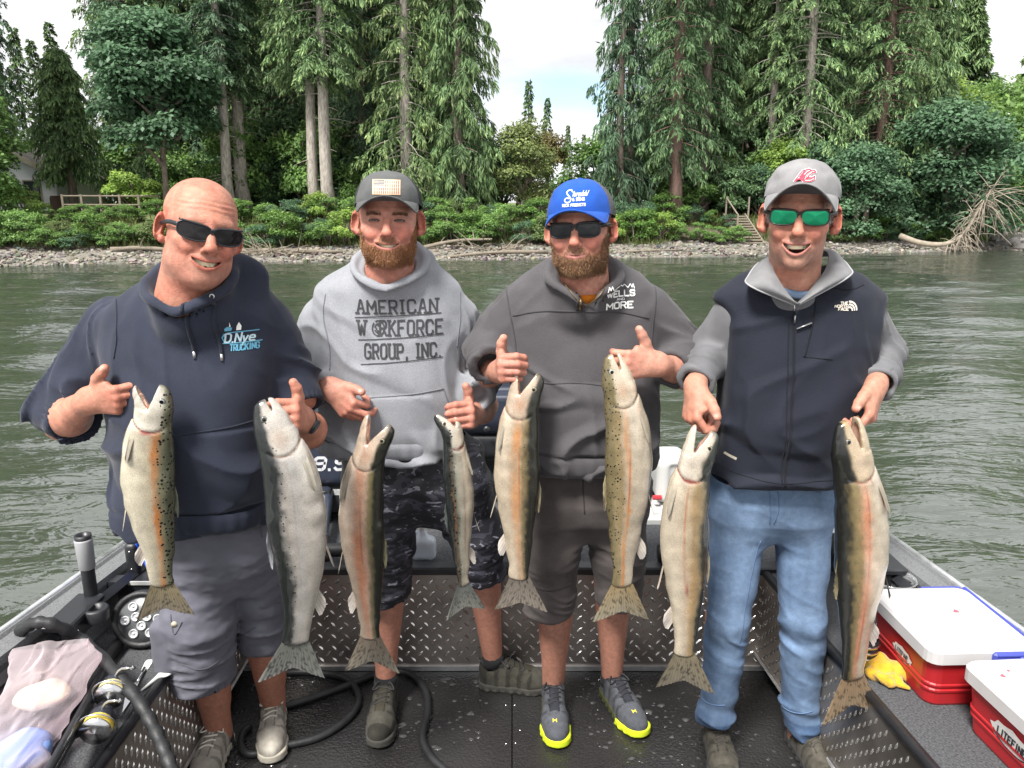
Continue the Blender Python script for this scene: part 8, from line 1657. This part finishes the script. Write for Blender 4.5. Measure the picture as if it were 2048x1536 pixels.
# ------------------------------------------------------------------ 3: blue cap, charcoal quarter-zip
def man3():
    skin = (.42, .205, .148); Yt = 2.28
    K = dict(wx=1.10, fat=.6, jaw=1.06, open=.0, lift=.005, mw=.028, neck=.062, ruddy=1.0, brow=.3, browc=(.30, .15, .08), ear=1.0, beardc=(.22, .105, .05), beardd=.6, hairc=(.2, .12, .07), lipc=(.36, .14, .12))
    head = (1161, 458, 2.13, .985, R(-9), R(0), R(-3))
    wl, wr = X_(1002, 742, 2.11), X_(1314, 728, 2.06); el, er = X_(962, 745, 2.32), X_(1392, 752, 2.22)
    h1 = dict(w=wl, X=(.08, -.92, .30), T=(.02, .32, 1), side=1, curls=GRIP, thumb=[(.62, .66, .32), (.62, .76, .05), (.62, .74, -.25)])
    h2 = dict(w=wr, X=(-.92, -.32, .05), T=(-.10, .05, 1), side=-1, curls=[(45, 64, 40), (54, 68, 38), (58, 68, 38), (60, 64, 35)], thumb=[(.4, .9, .15), (.5, .85, .1), (.55, .83, .05)])
    sL, sR = X_(1034, 628, Yt), X_(1300, 628, Yt); eL, eR = X_(962, 722, 2.27), X_(1378, 728, 2.25)
    hipL, hipR = X_(1112, 980, 2.32), X_(1210, 980, 2.32); kL, kR = X_(1112, 1190, 2.34), X_(1226, 1170, 2.38); aL, aR = X_(1106, 1375, 2.42), X_(1224, 1352, 2.46)
    legs = [([hipL, kL, aL], [.070, .060, .038]), ([hipR, kR, aR], [.070, .060, .038])]
    o, W, hv, M, c, s = body('bearded man in blue cap and charcoal quarter-zip hoodie holding two fish', K, head, [(h1, el, .029, .046), (h2, er, .029, .048)], [([sL, eL], [.055, .045]), ([sR, eR], [.055, .045])], legs, [X_(1163, 650, Yt), X_(1165, 930, Yt)], skin)
    sl = [(524, 1100, 1228, .085, .02), (548, 1052, 1276, .112, .01), (578, 1020, 1308, .13), (625, 1004, 1326, .145), (720, 1012, 1318, .16, -.015), (820, 1024, 1310, .17, -.03), (895, 1034, 1302, .168, -.03), (905, 1036, 1301, .163, -.03), (948, 1044, 1296, .158, -.025)]
    tf, A, zz, S = torso_fn(sl, Yt); zb = zz[0]
    s1 = sleeve_fn([sL, X_(968, 700, 2.26), X_(980, 732, 2.14)], [.076, .068, .054], .011, 51); s2 = sleeve_fn([sR, X_(1372, 705, 2.25), X_(1345, 738, 2.12)], [.076, .068, .053], .011, 52)
    nb = W([(0, .035, -.13)])[0]; bag_ = np.array(nb + (0, .115, -.01)); HOOD = (.103, .094, .012, .0, .45, .03, .098, .06)
    def f(p):
        d = smin(smin(tf(p), s1(p), .03), s2(p), .03) + fabric_fold(p, 63, .017, zb, .35)
        d = smin(d, hood(p, nb, *HOOD), .02); d = smin(d, ell(p, bag_, (.13, .05, .06)), .04); d = smax(d, -cone(p, nb + (.004, -.008, -.05), nb + (0, -.015, .14), .066, .098), .01); d = smax(d, -cone(p, nb + (.004, -.09, -.085), nb + (.004, -.11, .06), .008, .075), .01)
        d = d + .004 * np.exp(-((p[:, 2] - zb - .066) / .006) ** 2); top = at(1165, 768, 2.1)[2]; cx = at(1165, 768, 2.1)[0]; w = np.interp(p[:, 2], [zb + .07, top - .1, top], [.19, .18, .12]); m = sstep(.004, -.004, np.abs(p[:, 0] - cx) - w) * sstep(.004, -.004, p[:, 2] - top) * sstep(zb + .066, zb + .072, p[:, 2]) * (p[:, 1] < Yt - .05); return d - .004 * m
    V, F = wrap_cloth(f, (-.22, 1.90, .78), (.66, 2.56, 1.70)); m = fabric('charcoal_fleece', (.066, .062, .066), .14, 11, .4, heather=.14); ho = clothobj('quarter_zip_hoodie', V, F, m, o); t = bvh(V, F); dk = fabric('charcoal_seam', (.045, .043, .046), .1); hem_band(zz, S, zb - .004, zb + .062, m, ho)
    seam('yoke_seam', [xz(1025, 640, 2.1), xz(1080, 628, 2.1), xz(1160, 622, 2.1), xz(1240, 628, 2.1), xz(1306, 643, 2.1)], t, ho, dk, .0026); seam('pocket_seam', [xz(1082, 768, 2.1), xz(1160, 766, 2.1), xz(1205, 770, 2.1)], t, ho, dk, .0024)
    seam('armhole_seam', [xz(1012, 585, 2.15), xz(1020, 630, 2.15), xz(1030, 680, 2.15), xz(1033, 720, 2.15)], t, ho, dk, .0022); seam('armhole_seam', [xz(1325, 570, 2.15), xz(1316, 610, 2.15), xz(1308, 660, 2.15), xz(1304, 700, 2.15)], t, ho, dk, .0022)
    zt, zbt = xz(1159, 583, 2.1), xz(1159, 620, 2.1); brass = mat('brass_zip', (.14, .10, .055), .45, metal=.7)
    zp = seam('zipper', [zt, ((zt[0] + zbt[0]) / 2, (zt[1] + zbt[1]) / 2), zbt], t, ho, brass, .0045, .002, 12); seam('zipper_edge', [(zt[0] - .008, zt[1]), (zbt[0] - .008, zbt[1])], t, ho, dk, .0035, .002, 8); seam('zipper_edge', [(zt[0] + .008, zt[1]), (zbt[0] + .008, zbt[1])], t, ho, dk, .0035, .002, 8)
    h = t.ray_cast(Vector((zt[0], .8, zt[1] - .01)), Vector((0, 1, 0)), 3)[0]
    if h: mb = MB(); mb.box(np.array(h) - (0, .007, .012), (.009, .004, .032), bev=.0015); mb.build('zip_pull', brass, ho)
    for sg in (-1, 1):      # zipper tapes up the open collar
        P = spl([np.array(nb) + (.0 , -.115, -.085), np.array(nb) + (sg * .035, -.105, -.05), np.array(nb) + (sg * .072, -.075, -.005)], 14); out = []
        for q in P:
            hh = t.ray_cast(Vector((q[0], .8, q[2])), Vector((0, 1, 0)), 3)[0]
            if hh and hh[1] < q[1] + .1: out.append(np.array(hh) - (0, .003, 0))
        if len(out) > 3: mb = MB(); mb.tube(np.array(out), .0020, 6); mb.build('collar_zip_tape', brass, ho, True)
    # orange shirt in the collar
    V, F = surf(lambda p: cone(p, nb + (.004, .002, -.045), nb + (.004, .03, -.10), .060, .060), nb - .2, nb + .2, .008, .01); clothobj('orange_shirt', V, F, fabric('orange_cotton', (.75, .22, .02), .08), o)
    k = 2.1 / FPX; og = X_(1210, 618, 2.1); P = lambda u, v: ((u - 1210) * k, (618 - v) * k)
    def line(txt, u0, u1, vb, vt, lw, slant=0):
        st = text_strokes(txt, 0, 0, 1, 1.0, .36); w = max(s_[:, 0].max() for s_ in st); sx = (u1 - u0) * k / w; front_decal('chest_print', text_strokes(txt, P(u0, 0)[0], P(0, vb)[1], (vb - vt) * k, sx, sx * .36), lw, t, og, ho, M_WHITEINK, seg=.004)
    line('WELLS', 1214, 1276, 596, 585, .0040); line('AND', 1237, 1254, 604, 600, .0014); line('MORE', 1214, 1272, 620, 608, .0042)
    zig = [(1213, 583), (1216, 573), (1219, 580), (1222, 572), (1226, 581), (1234, 575), (1245, 571), (1250, 577), (1254, 573), (1262, 580), (1268, 573), (1271, 580), (1274, 573), (1276, 582)]; front_decal('chest_print', [np.array([P(u, v) for u, v in zig])], .0022, t, og, ho, M_WHITEINK, seg=.003); poly_decal('chest_print', [np.array([P(1240, 577), P(1245, 571), P(1250, 577), P(1246, 576)])], t, og, ho, M_WHITEINK)
    Vh, Fh = hv; bm = beard_mask(Vh, K); wv = W(Vh); dn = nrm(W([(0, -.35, -1)])[0] - W([(0, 0, 0)])[0]); lowm = bm * (1 + 1.5 * sstep(-.07, -.10, Vh[:, 2]))
    hairobj('beard', strands(wv, Fh, lowm + 1e-6, 12500, .0085, .0005, np.array([[.22, .115, .05], [.28, .155, .07], [.12, .06, .03], [.085, .045, .025], [.22, .11, .05]]), dn * .9, 15), o)
    hairobj('hair', strands(wv, Fh, ((np.abs(Vh[:, 0]) > .060) & (Vh[:, 1] > -.02) & (Vh[:, 2] > -.018) & (Vh[:, 2] < .05) & (np.abs(Vh[:, 0]) < .0755) & (Vh[:, 1] < .0)) + 1e-7, 700, .005, .0005, np.array([[.25, .16, .09], [.2, .12, .07]]), dn, 16), o)
    cf = fabric('royal_blue_cotton', (.014, .07, .33), .10, 30, .15); cb = fabric('grey_cap_mesh', (.10, .10, .11), .3, 300, .0, bump=.003, bscale=500); cu = fabric('navy_underside', (.015, .022, .06), .1)
    cp, ct = cap(o, W, cf, cb, cf, cu, tall=.97, brim_len=.070, drop=.032, tilt=.14, rim=.047)
    A3 = np.array(M); ux, uy, dc = A3[:, 0], A3[:, 2], A3[:, 1]; oc = W([(0, -.3, .085)])[0]; silver = inkmat('silver_thread', (.62, .64, .68), .5)
    S_ = [np.array([(-.006, .016), (-.010, .021), (-.018, .020), (-.022, .014), (-.016, .006), (-.010, -.002), (-.013, -.010), (-.022, -.011), (-.027, -.005), (-.022, .000), (-.014, -.001)])]
    V2, F2 = ribbons([spl(np.c_[S_[0], np.zeros(11)], 40)[:, :2]], .0030, .003); decal('cap_lettering', V2, F2, ct, oc, ux, uy, dc, silver, cp, .0018)
    V2, F2 = ribbons(text_strokes('toredahl', -.007, .004, .013, .0042, .0012, slant=.35), .0016, .003); decal('cap_lettering', V2, F2, ct, oc, ux, uy, dc, silver, cp, .0018)
    V2, F2 = ribbons(text_strokes('& SONS', -.005, -.008, .0075, .0042, .0016), .0017, .003); decal('cap_lettering', V2, F2, ct, oc, ux, uy, dc, silver, cp, .0018)
    V2, F2 = ribbons(text_strokes('ROCK PRODUCTS', -.033, -.022, .0068, .0036, .0014), .0015, .003); decal('cap_lettering', V2, F2, ct, oc, ux, uy, dc, silver, cp, .0018)
    lens = mat('black_gloss_lens', (.006, .007, .009), .03, var=.05, spec=.4); fr = mat('gloss_black_frame', (.010, .010, .012), .25)
    glasses(o, W, lens, fr, 'square', .0290, .0195, .0325, .000, -.103, 2.4, rimr=.0026)
    # shorts
    wf, A2, z2, S2 = torso_fn([(900, 1060, 1280, .115), (948, 1050, 1292, .135), (1010, 1048, 1296, .155), (1050, 1062, 1284, .135), (1085, 1115, 1225, .08)], 2.30); lgL = [X_(1110, 990, 2.30), X_(1100, 1110, 2.28), X_(1098, 1218, 2.30)]; lgR = [X_(1228, 990, 2.31), X_(1236, 1100, 2.31), X_(1238, 1196, 2.34)]; g1 = sleeve_fn(lgL, [.108, .096, .086], .005, 61); g2 = sleeve_fn(lgR, [.106, .092, .080], .005, 62)
    def f(p):
        d = smin(wf(p), smin(g1(p), g2(p), .012), .05); return d + .0035 * vnoise(np.stack([p[:, 0] * 8 + p[:, 2] * 12, p[:, 1] * 8, p[:, 2] * 24 - p[:, 0] * 8], 1), 72)
    V, F = wrap_cloth(f, (-.10, 2.0, .28), (.56, 2.6, .98)); so = clothobj('brown_grey_shorts', V, F, fabric('brown_corduroy', (.070, .060, .058), .2, 16, .25), o); t2 = bvh(V, F); dk2 = fabric('shorts_seam', (.035, .03, .03), .1); seam('fly_seam', [xz(1170, 955, 2.1), xz(1170, 1000, 2.1), xz(1172, 1040, 2.1)], t2, so, dk2, .002); seam('hem_seam', [xz(1050, 1206, 2.1), xz(1100, 1214, 2.1), xz(1146, 1206, 2.1)], t2, so, dk2, .0016)
    # leg tattoo marks
    upm = fabric('slate_mesh', (.070, .074, .085), .2, 60, .1); solm = fabric('lime_sole', (.50, .60, .02), .08, 30, 0); lc = mat('black_lace2', (.015, .015, .018), .7); yl = inkmat('yellow_mark', (.55, .50, .05))
    scol = lambda q: np.where((q[:, 0] < .19)[:, None], np.array([[.10, .09, 1.0]]), np.ones((len(q), 3))) * np.where((q[:, 2] < .004)[:, None], .55, 1)
    for an, fw in ((aL, (-.02, -1)), (aR, (.30, -1))):
        hl = np.array([an[0], an[1], 0]) - nrm((fw[0], fw[1], 0)) * .055; shoe(o, hl, fw, .31, (upm, (solm, scol), lc, (.35, .35, .4)), 7, logo=(.235, yl)); mb = MB(); mb.tube([an + (0, 0, -.03), an + (0, 0, .004)], [.044, .042], 14); sk = mb.build('sock', SOCK, o, True); set_col(sk.data, np.ones((len(sk.data.vertices), 3)))
    finish(o, legs)
# ------------------------------------------------------------------ 4: vest and jeans
def man4():
    skin = (.39, .19, .130); Yt = 2.14
    K = dict(fat=.0, jaw=.98, open=.015, lift=.008, mw=.029, neck=.060, ruddy=.8, brow=.5, browc=(.12, .09, .07), nose=1.05, ear=1.12, beardc=(.27, .185, .15), beardd=.35, hairc=(.20, .18, .17), lipc=(.32, .115, .095))
    head = (1599, 432, 2.02, 1.09, R(0), R(1), R(1))
    wl, wr = X_(1390, 772, 2.00), X_(1752, 772, 2.00); el, er = X_(1424, 702, 2.19), X_(1763, 706, 2.19)
    h1 = dict(w=wl, X=(-.12, -.40, -.9), T=(.35, -.85, .35), side=1, curls=[(45, 65, 40), (60, 80, 45), (62, 80, 45), (65, 75, 45)], thumb=[(.65, .7, -.2), (.85, .45, -.25), (.9, .3, -.3)])
    h2 = dict(w=wr, X=(-.30, -.42, -.85), T=(-.55, -.70, .30), side=-1, curls=[(22, 30, 20), (48, 60, 35), (58, 70, 40), (62, 70, 40)], thumb=[(.70, .65, -.1), (.9, .4, -.2), (.95, .25, -.2)])
    sL, sR = X_(1462, 628, Yt), X_(1732, 628, Yt); eL, eR = X_(1410, 705, 2.20), X_(1770, 712, 2.20)
    hipL, hipR = X_(1482, 1000, 2.16), X_(1606, 1000, 2.16); kL, kR = X_(1450, 1240, 2.16), X_(1603, 1240, 2.16); aL, aR = X_(1428, 1468, 2.22), X_(1597, 1478, 2.21)
    legs = [([hipL, kL, aL], [.060, .055, .036]), ([hipR, kR, aR], [.060, .055, .036])]
    o, W, hv, M, c, s = body('smiling man in grey cap, green mirrored sunglasses and navy vest holding two fish', K, head, [(h1, el, .026, .030), (h2, er, .026, .030)], [([sL, eL], [.038, .034]), ([sR, eR], [.038, .034])], legs, [X_(1597, 650, Yt), X_(1555, 930, Yt)], skin)
    sl = [(535, 1530, 1668, .08, .02), (558, 1492, 1704, .10, .01), (588, 1456, 1742, .12), (650, 1442, 1752, .135), (720, 1446, 1736, .142, -.01), (800, 1440, 1712, .148, -.015), (900, 1430, 1690, .148, -.015), (970, 1418, 1668, .142, -.01)]
    tf, A, zz, S = torso_fn(sl, Yt); zb = zz[0]; nb = W([(0, .035, -.112)])[0]
    # grey long-sleeved shirt
    s1 = sleeve_fn([sL + (.02, 0, 0), X_(1424, 700, 2.19), X_(1392, 765, 2.03)], [.064, .060, .049], .009, 71); s2 = sleeve_fn([sR - (.02, 0, 0), X_(1762, 705, 2.19), X_(1758, 768, 2.03)], [.064, .060, .049], .009, 72)
    def fs(p):
        d = smin(smin(tf(p, -.012), s1(p), .03), s2(p), .03); d = smin(d, cone(p, nb + (0, .015, -.09), nb + (0, .01, -.04), .075, .066), .03) + .003 * vnoise(p * (16, 16, 22), 5); return smax(d, -cone(p, nb + (0, -.01, -.05), nb + (0, -.02, .1), .062, .070), .005)
    V, F = wrap_cloth(fs, (.46, 1.80, .85), (1.22, 2.40, 1.70)); sh = clothobj('grey_shirt', V, F, fabric('grey_jersey', (.115, .115, .122), .15, 12, .3, rough=.75), o)
    V, F = surf(lambda p: smax(np.abs(cone(p, nb + (0, -.004, -.06), nb + (0, -.006, -.022), .073, .0675)) - .006, np.abs(p[:, 2] - nb[2] + .042 - .55 * (p[:, 1] - nb[1])) - .011, .005), nb - .14, nb + .14, .005, .01); clothobj('blue_tee_collar', V, F, fabric('slate_blue_cotton', (.12, .17, .25), .1), o)
    # vest with open stand collar
    vneck = at(1592, 600, 2.0)
    def fv(p):
        d = tf(p, .006) + fabric_fold(p, 83, .013, zb, .4); d = smin(d, cone(p, X_(1500, 590, Yt), X_(1462, 612, Yt), .066, .056), .03); d = smin(d, cone(p, X_(1696, 590, Yt), X_(1734, 612, Yt), .066, .056), .03)
        for q0, q1 in ((sL, X_(1408, 760, 2.14)), (sR, X_(1790, 760, 2.14))):
            sg = -1 if q0 is sL else 1; d = smax(d, -rbox(p, np.array((q0[0] + sg * .098, q0[1], q0[2] - .13)), (.075, .2, .17), .05), .02)
        # V opening down to the zip
        x = np.abs(p[:, 0] - vneck[0]); z = p[:, 2] - vneck[2]; w = np.clip(z, 0, None) * .62; return smax(d, -np.maximum(np.maximum(x - w, -z), p[:, 1] - (Yt - .02)), .006)
    V, F = wrap_cloth(fv, (.46, 1.86, .84), (1.16, 2.36, 1.66)); m = fabric('navy_softshell', (.011, .013, .022), .12, 10, .25, rough=.8); ve = clothobj('navy_vest', V, F, m, o); t = bvh(V, F); dk = fabric('vest_seam', (.008, .009, .014), .1)
    # turned-out grey collar flaps
    gm = fabric('grey_fleece_collar', (.16, .16, .165), .12, 30, .4); Lc = []
    for sg in (-1, 1):
        if sg < 0: I_ = [(1600, 500, 2.15), (1548, 506, 2.10), (1546, 535, 2.03), (1566, 572, 1.985), (1592, 606, 1.98)]; O_ = [(1600, 520, 2.20), (1530, 518, 2.16), (1496, 552, 2.06), (1500, 572, 1.985), (1588, 610, 1.975)]
        else: I_ = [(1600, 500, 2.15), (1652, 502, 2.10), (1654, 532, 2.03), (1626, 572, 1.985), (1594, 606, 1.98)]; O_ = [(1600, 520, 2.20), (1668, 512, 2.16), (1700, 536, 2.06), (1694, 556, 1.985), (1597, 610, 1.975)]
        inner = spl([X_(*q) for q in I_], 26); outer = spl([X_(*q) for q in O_], 26); G_ = []
        for w in np.linspace(0, 1, 9):
            P = inner * (1 - w) + outer * w; P[:, 2] += .012 * math.sin(w * PI) * np.linspace(1, .3, 26); P[:, 1] -= .018 * math.sin(w * PI); Q = []
            for i, q in enumerate(P):
                h = t.ray_cast(Vector((q[0], .8, q[2])), Vector((0, 1, 0)), 3)[0]; yv = q[1]
                if h is not None and w > .3: yv = min(yv, h[1] - .006)
                Q.append((q[0], yv, q[2]))
            G_.append(Q)
        Gt = np.array(G_); Gb = Gt + (0, .0045, -.002); mb = MB(); mb.grid(Gt, flip=sg > 0); mb.grid(Gb, flip=sg < 0); mb.grid(np.stack([Gt[-1], Gb[-1]])); co = mb.build('turned_collar', gm, ve, True); set_col(co.data, np.ones((len(co.data.vertices), 3)))
        mb = MB(); mb.tube(Gt[-1][8:] + (0, -.001, 0), .0022, 6); mb.build('collar_piping', mat('collar_piping', (.30, .30, .31), .7) if sg < 0 else bpy.data.materials['collar_piping'], co, True)
    seam('zipper', [xz(1592, 602, 2.0), xz(1586, 700, 2.0), xz(1575, 820, 2.0), xz(1562, 965, 2.0)], t, ve, dk, .0042, .001, 50); seam('zip_flap_seam', [xz(1580, 640, 2.0), xz(1570, 760, 2.0), xz(1556, 960, 2.0)], t, ve, dk, .002, n=40)
    seam('chest_pocket_zip', [xz(1638, 588, 2.0), xz(1625, 650, 2.0), xz(1605, 712, 2.0)], t, ve, dk, .003); seam('pocket_seam', [xz(1605, 712, 2.0), xz(1660, 716, 2.0)], t, ve, dk, .0016); seam('hand_pocket_zip', [xz(1452, 780, 2.0), xz(1440, 840, 2.0), xz(1430, 880, 2.0)], t, ve, dk, .003); seam('yoke_seam', [xz(1440, 566, 2.0), xz(1465, 566, 2.0), xz(1492, 570, 2.0)], t, ve, dk, .002); seam('yoke_seam', [xz(1676, 578, 2.0), xz(1710, 582, 2.0), xz(1752, 574, 2.0)], t, ve, dk, .002); seam('hem_seam', [xz(1425, 945, 2.0), xz(1540, 958, 2.0), xz(1665, 958, 2.0)], t, ve, dk, .0016)
    sil = mat('silver_zip_pull', (.5, .5, .5), .3, metal=.9)
    for u, v, du, dv in ((1591, 606, -2, 16), (1589, 630, -1, 16), (1622, 645, -30, 12)):
        a, b = X_(u, v, 2.0), X_(u + du, v + dv, 2.0); P = []
        for q in (a, b):
            h = t.ray_cast(Vector((q[0], .8, q[2])), Vector((0, 1, 0)), 3)[0]; P.append(np.array(h) - (0, .007, 0) if h else q)
        mb = MB(); mb.tube(P, [.0048, .0034], 8, flat=.5); mb.build('zip_pull', sil, ve, True)
    k = 2.0 / FPX; og = X_(1668, 622, 2.0); P = lambda u, v: ((u - 1668) * k, (622 - v) * k); cream = inkmat('cream_thread', (.62, .56, .48))
    for txt, u0, u1, vb, vt in (('THE', 1683, 1697, 609.5, 604.5), ('NORTH', 1671, 1698, 615.5, 610.5), ('FACE', 1679, 1699, 621.5, 616.5)):
        st = text_strokes(txt, 0, 0, 1, 1, .35); w = max(q[:, 0].max() for q in st); sx = (u1 - u0) * k / w; front_decal('chest_logo', text_strokes(txt, P(u0, 0)[0], P(0, vb)[1], (vb - vt) * k, sx, sx * .35), .0018, t, og, ve, cream, seg=.004)
    for rr in (17, 11.5, 6): front_decal('chest_logo', [np.array([P(1701 + rr * math.cos(a), 621 - rr * math.sin(a)) for a in np.linspace(PI / 2, 0, 8)])], .0045, t, og, ve, cream, seg=.003)
    front_decal('hem_tag', [np.array([(0, 0), (.03, -.008)])], .008, t, X_(1447, 918, 2.0) + (.012, 0, 0), ve, inkmat('tag_grey', (.35, .32, .26)))
    # jeans
    wf, A2, z2, S2 = torso_fn([(915, 1440, 1655, .105), (960, 1424, 1664, .122), (1010, 1418, 1662, .138), (1050, 1434, 1650, .12), (1085, 1490, 1600, .07)], 2.16); lgL = [X_(1480, 1015, 2.15), X_(1458, 1235, 2.13), X_(1430, 1440, 2.18)]; lgR = [X_(1605, 1015, 2.15), X_(1605, 1235, 2.13), X_(1600, 1452, 2.18)]
    g1 = sleeve_fn(lgL, [.090, .066, .056], .0, 81, .026, .03); g2 = sleeve_fn(lgR, [.088, .068, .060], .0, 82, .026, .03)
    def f(p):
        d = smin(wf(p), smin(g1(p), g2(p), .010), .05); z = p[:, 2]; kn = np.exp(-((z - lgL[1][2] + .08) / .10) ** 2); an = sstep(.30, .12, z)
        a = vnoise(np.stack([p[:, 0] * 9, p[:, 1] * 9, z * 34 + p[:, 0] * 10], 1), 91); b = vnoise(np.stack([p[:, 0] * 16 + z * 8, p[:, 1] * 12, z * 12], 1), 92); rd = .35 - ridge(np.stack([p[:, 0] * 7, p[:, 1] * 7, z * 17 + p[:, 0] * 7], 1), 93); return d + .006 * a * (kn * .55 + an * 1.0 + .12) +   .014 * rd * (kn * .55 + an * 1.1 + .10) + .003 * b
    V, F = wrap_cloth(f, (.44, 1.92, .02), (1.06, 2.40, .98), .0072); zc_ = V[:, 2]; fd = .5 + .5 * vnoise(V * 7, 3); th = np.exp(-((V[:, 1] - V[:, 1].min()) / .12) ** 2); wear = np.clip(th * .7 * (zc_ > .15) + .22 * fd + .25 * ridge(V * (14, 14, 26), 4), 0, 1); colj = np.array([.036, .072, .15])[None] * (1 - wear[:, None]) + np.array([.16, .235, .355])[None] * wear[:, None]; colj *= (.95 + .12 * vnoise(V * (60, 60, 9), 8))[:, None]
    je = clothobj('blue_jeans', V, F, fabric('denim', (1, 1, 1), .12, 60, .1, bump=.001, heather=.12), o, colj); t2 = bvh(V, F); dj = fabric('denim_seam', (.10, .16, .28), .1)
    seam('fly_seam', [xz(1548, 968, 2.0), xz(1546, 1010, 2.0), xz(1548, 1058, 2.0)], t2, je, dj, .002); seam('fly_seam', [xz(1562, 975, 2.0), xz(1564, 1015, 2.0), xz(1556, 1058, 2.0)], t2, je, dj, .002); seam('pocket_seam', [xz(1428, 980, 2.0), xz(1450, 982, 2.0), xz(1474, 972, 2.0), xz(1480, 955, 2.0)], t2, je, dj, .0024); seam('pocket_seam', [xz(1612, 975, 2.0), xz(1625, 988, 2.0), xz(1655, 998, 2.0)], t2, je, dj, .0024)
    seam('hem_seam', [xz(1390, 1448, 2.0), xz(1425, 1462, 2.0), xz(1470, 1456, 2.0)], t2, je, dj, .002); seam('hem_seam', [xz(1552, 1462, 2.0), xz(1600, 1476, 2.0), xz(1650, 1464, 2.0)], t2, je, dj, .002); seam('inseam', [xz(1535, 1100, 2.0), xz(1512, 1200, 2.0), xz(1492, 1320, 2.0)], t2, je, dj, .0016)
    # cap, glasses, hair
    cf = fabric('light_grey_cotton', (.20, .197, .20), .12, 25, .2); cu = fabric('dark_underside', (.035, .033, .036), .1)
    cp, ct = cap(o, W, cf, cf, cf, cu, tall=.90, brim_len=.072, drop=.046, tilt=.34, soft=1, rim=.054, bw=66)
    A3 = np.array(M); ux, uy, dc = A3[:, 0], A3[:, 2], A3[:, 1]; oc = W([(.002, -.3, .092)])[0]; redm = inkmat('crimson_thread', (.50, .02, .05)); q = .00105
    shp = [np.array([(-22, -13), (-6, 12), (8, 16), (14, 13), (6, 9), (0, 2), (-4, -10), (-12, -6)]), np.array([(-2, -12), (2, 4), (10, 11), (20, 13), (24, 9), (16, 8), (8, 0), (10, -4), (18, -4), (22, 0), (22, -8), (14, -12)])]
    V2, F2 = ribbons([np.vstack([s_, s_[:1]]) * q for s_ in shp], .005, .003); decal('cap_logo_edge', V2, F2, ct, oc, ux, uy, dc, M_WHITEINK, cp, .0016)
    V2, Ft = [], []
    for s_ in shp:
        b_ = len(V2); n = len(s_); V2 += list(s_ * q); Ft += [[b_, b_ + i, b_ + i + 1] for i in range(1, n - 1)]
    decal('cap_logo', np.array(V2), np.array(Ft), ct, oc, ux, uy, dc, redm, cp, .0024); V2, F2 = ribbons([np.vstack([s_, s_[:1]]) * q for s_ in shp], .003, .003); decal('cap_logo', V2, F2, ct, oc, ux, uy, dc, redm, cp, .0026)
    m5, N, L, b = newmat('green_mirror_lens'); b.inputs['Metallic'].default_value = .9; b.inputs['Roughness'].default_value = .05; b.inputs['Base Color'].default_value = (.02, .30, .14, 1)
    glasses(o, W, m5, mat('brown_black_frame', (.022, .017, .016), .3), 'square', .0300, .0180, .0340, .000, -.104, 2.6, rimr=.0019)
    Vh, Fh = hv; wv = W(Vh); dn = nrm(W([(0, -.2, -1)])[0] - W([(0, 0, 0)])[0])
    hairobj('hair', strands(wv, Fh, ((np.abs(Vh[:, 0]) > .058) & (Vh[:, 1] > -.03) & (Vh[:, 2] > -.016) & (Vh[:, 2] < .05) & (np.abs(Vh[:, 0]) < .0768)) + 1e-7, 2200, .009, .0005, np.array([[.32, .30, .28], [.22, .2, .19], [.4, .38, .36]]), dn, 26), o)
    upm = fabric('dark_olive_mesh', (.075, .068, .055), .35, 40, .1); solm = fabric('black_sole', (.03, .03, .03), .2, 30, 0); lc = mat('brown_lace', (.05, .045, .04), .7)
    for an, fw in ((aL, (-.08, -1)), (aR, (.10, -1))):
        hl = np.array([an[0], an[1], 0]) - nrm((fw[0], fw[1], 0)) * .055; shoe(o, hl, fw, .30, (upm, (solm, 0), lc, (.8, .8, .8)), 9, toe_c=(.6, .6, .6), name='trail_shoe')
    finish(o, legs)
man1(); man2(); man3(); man4()
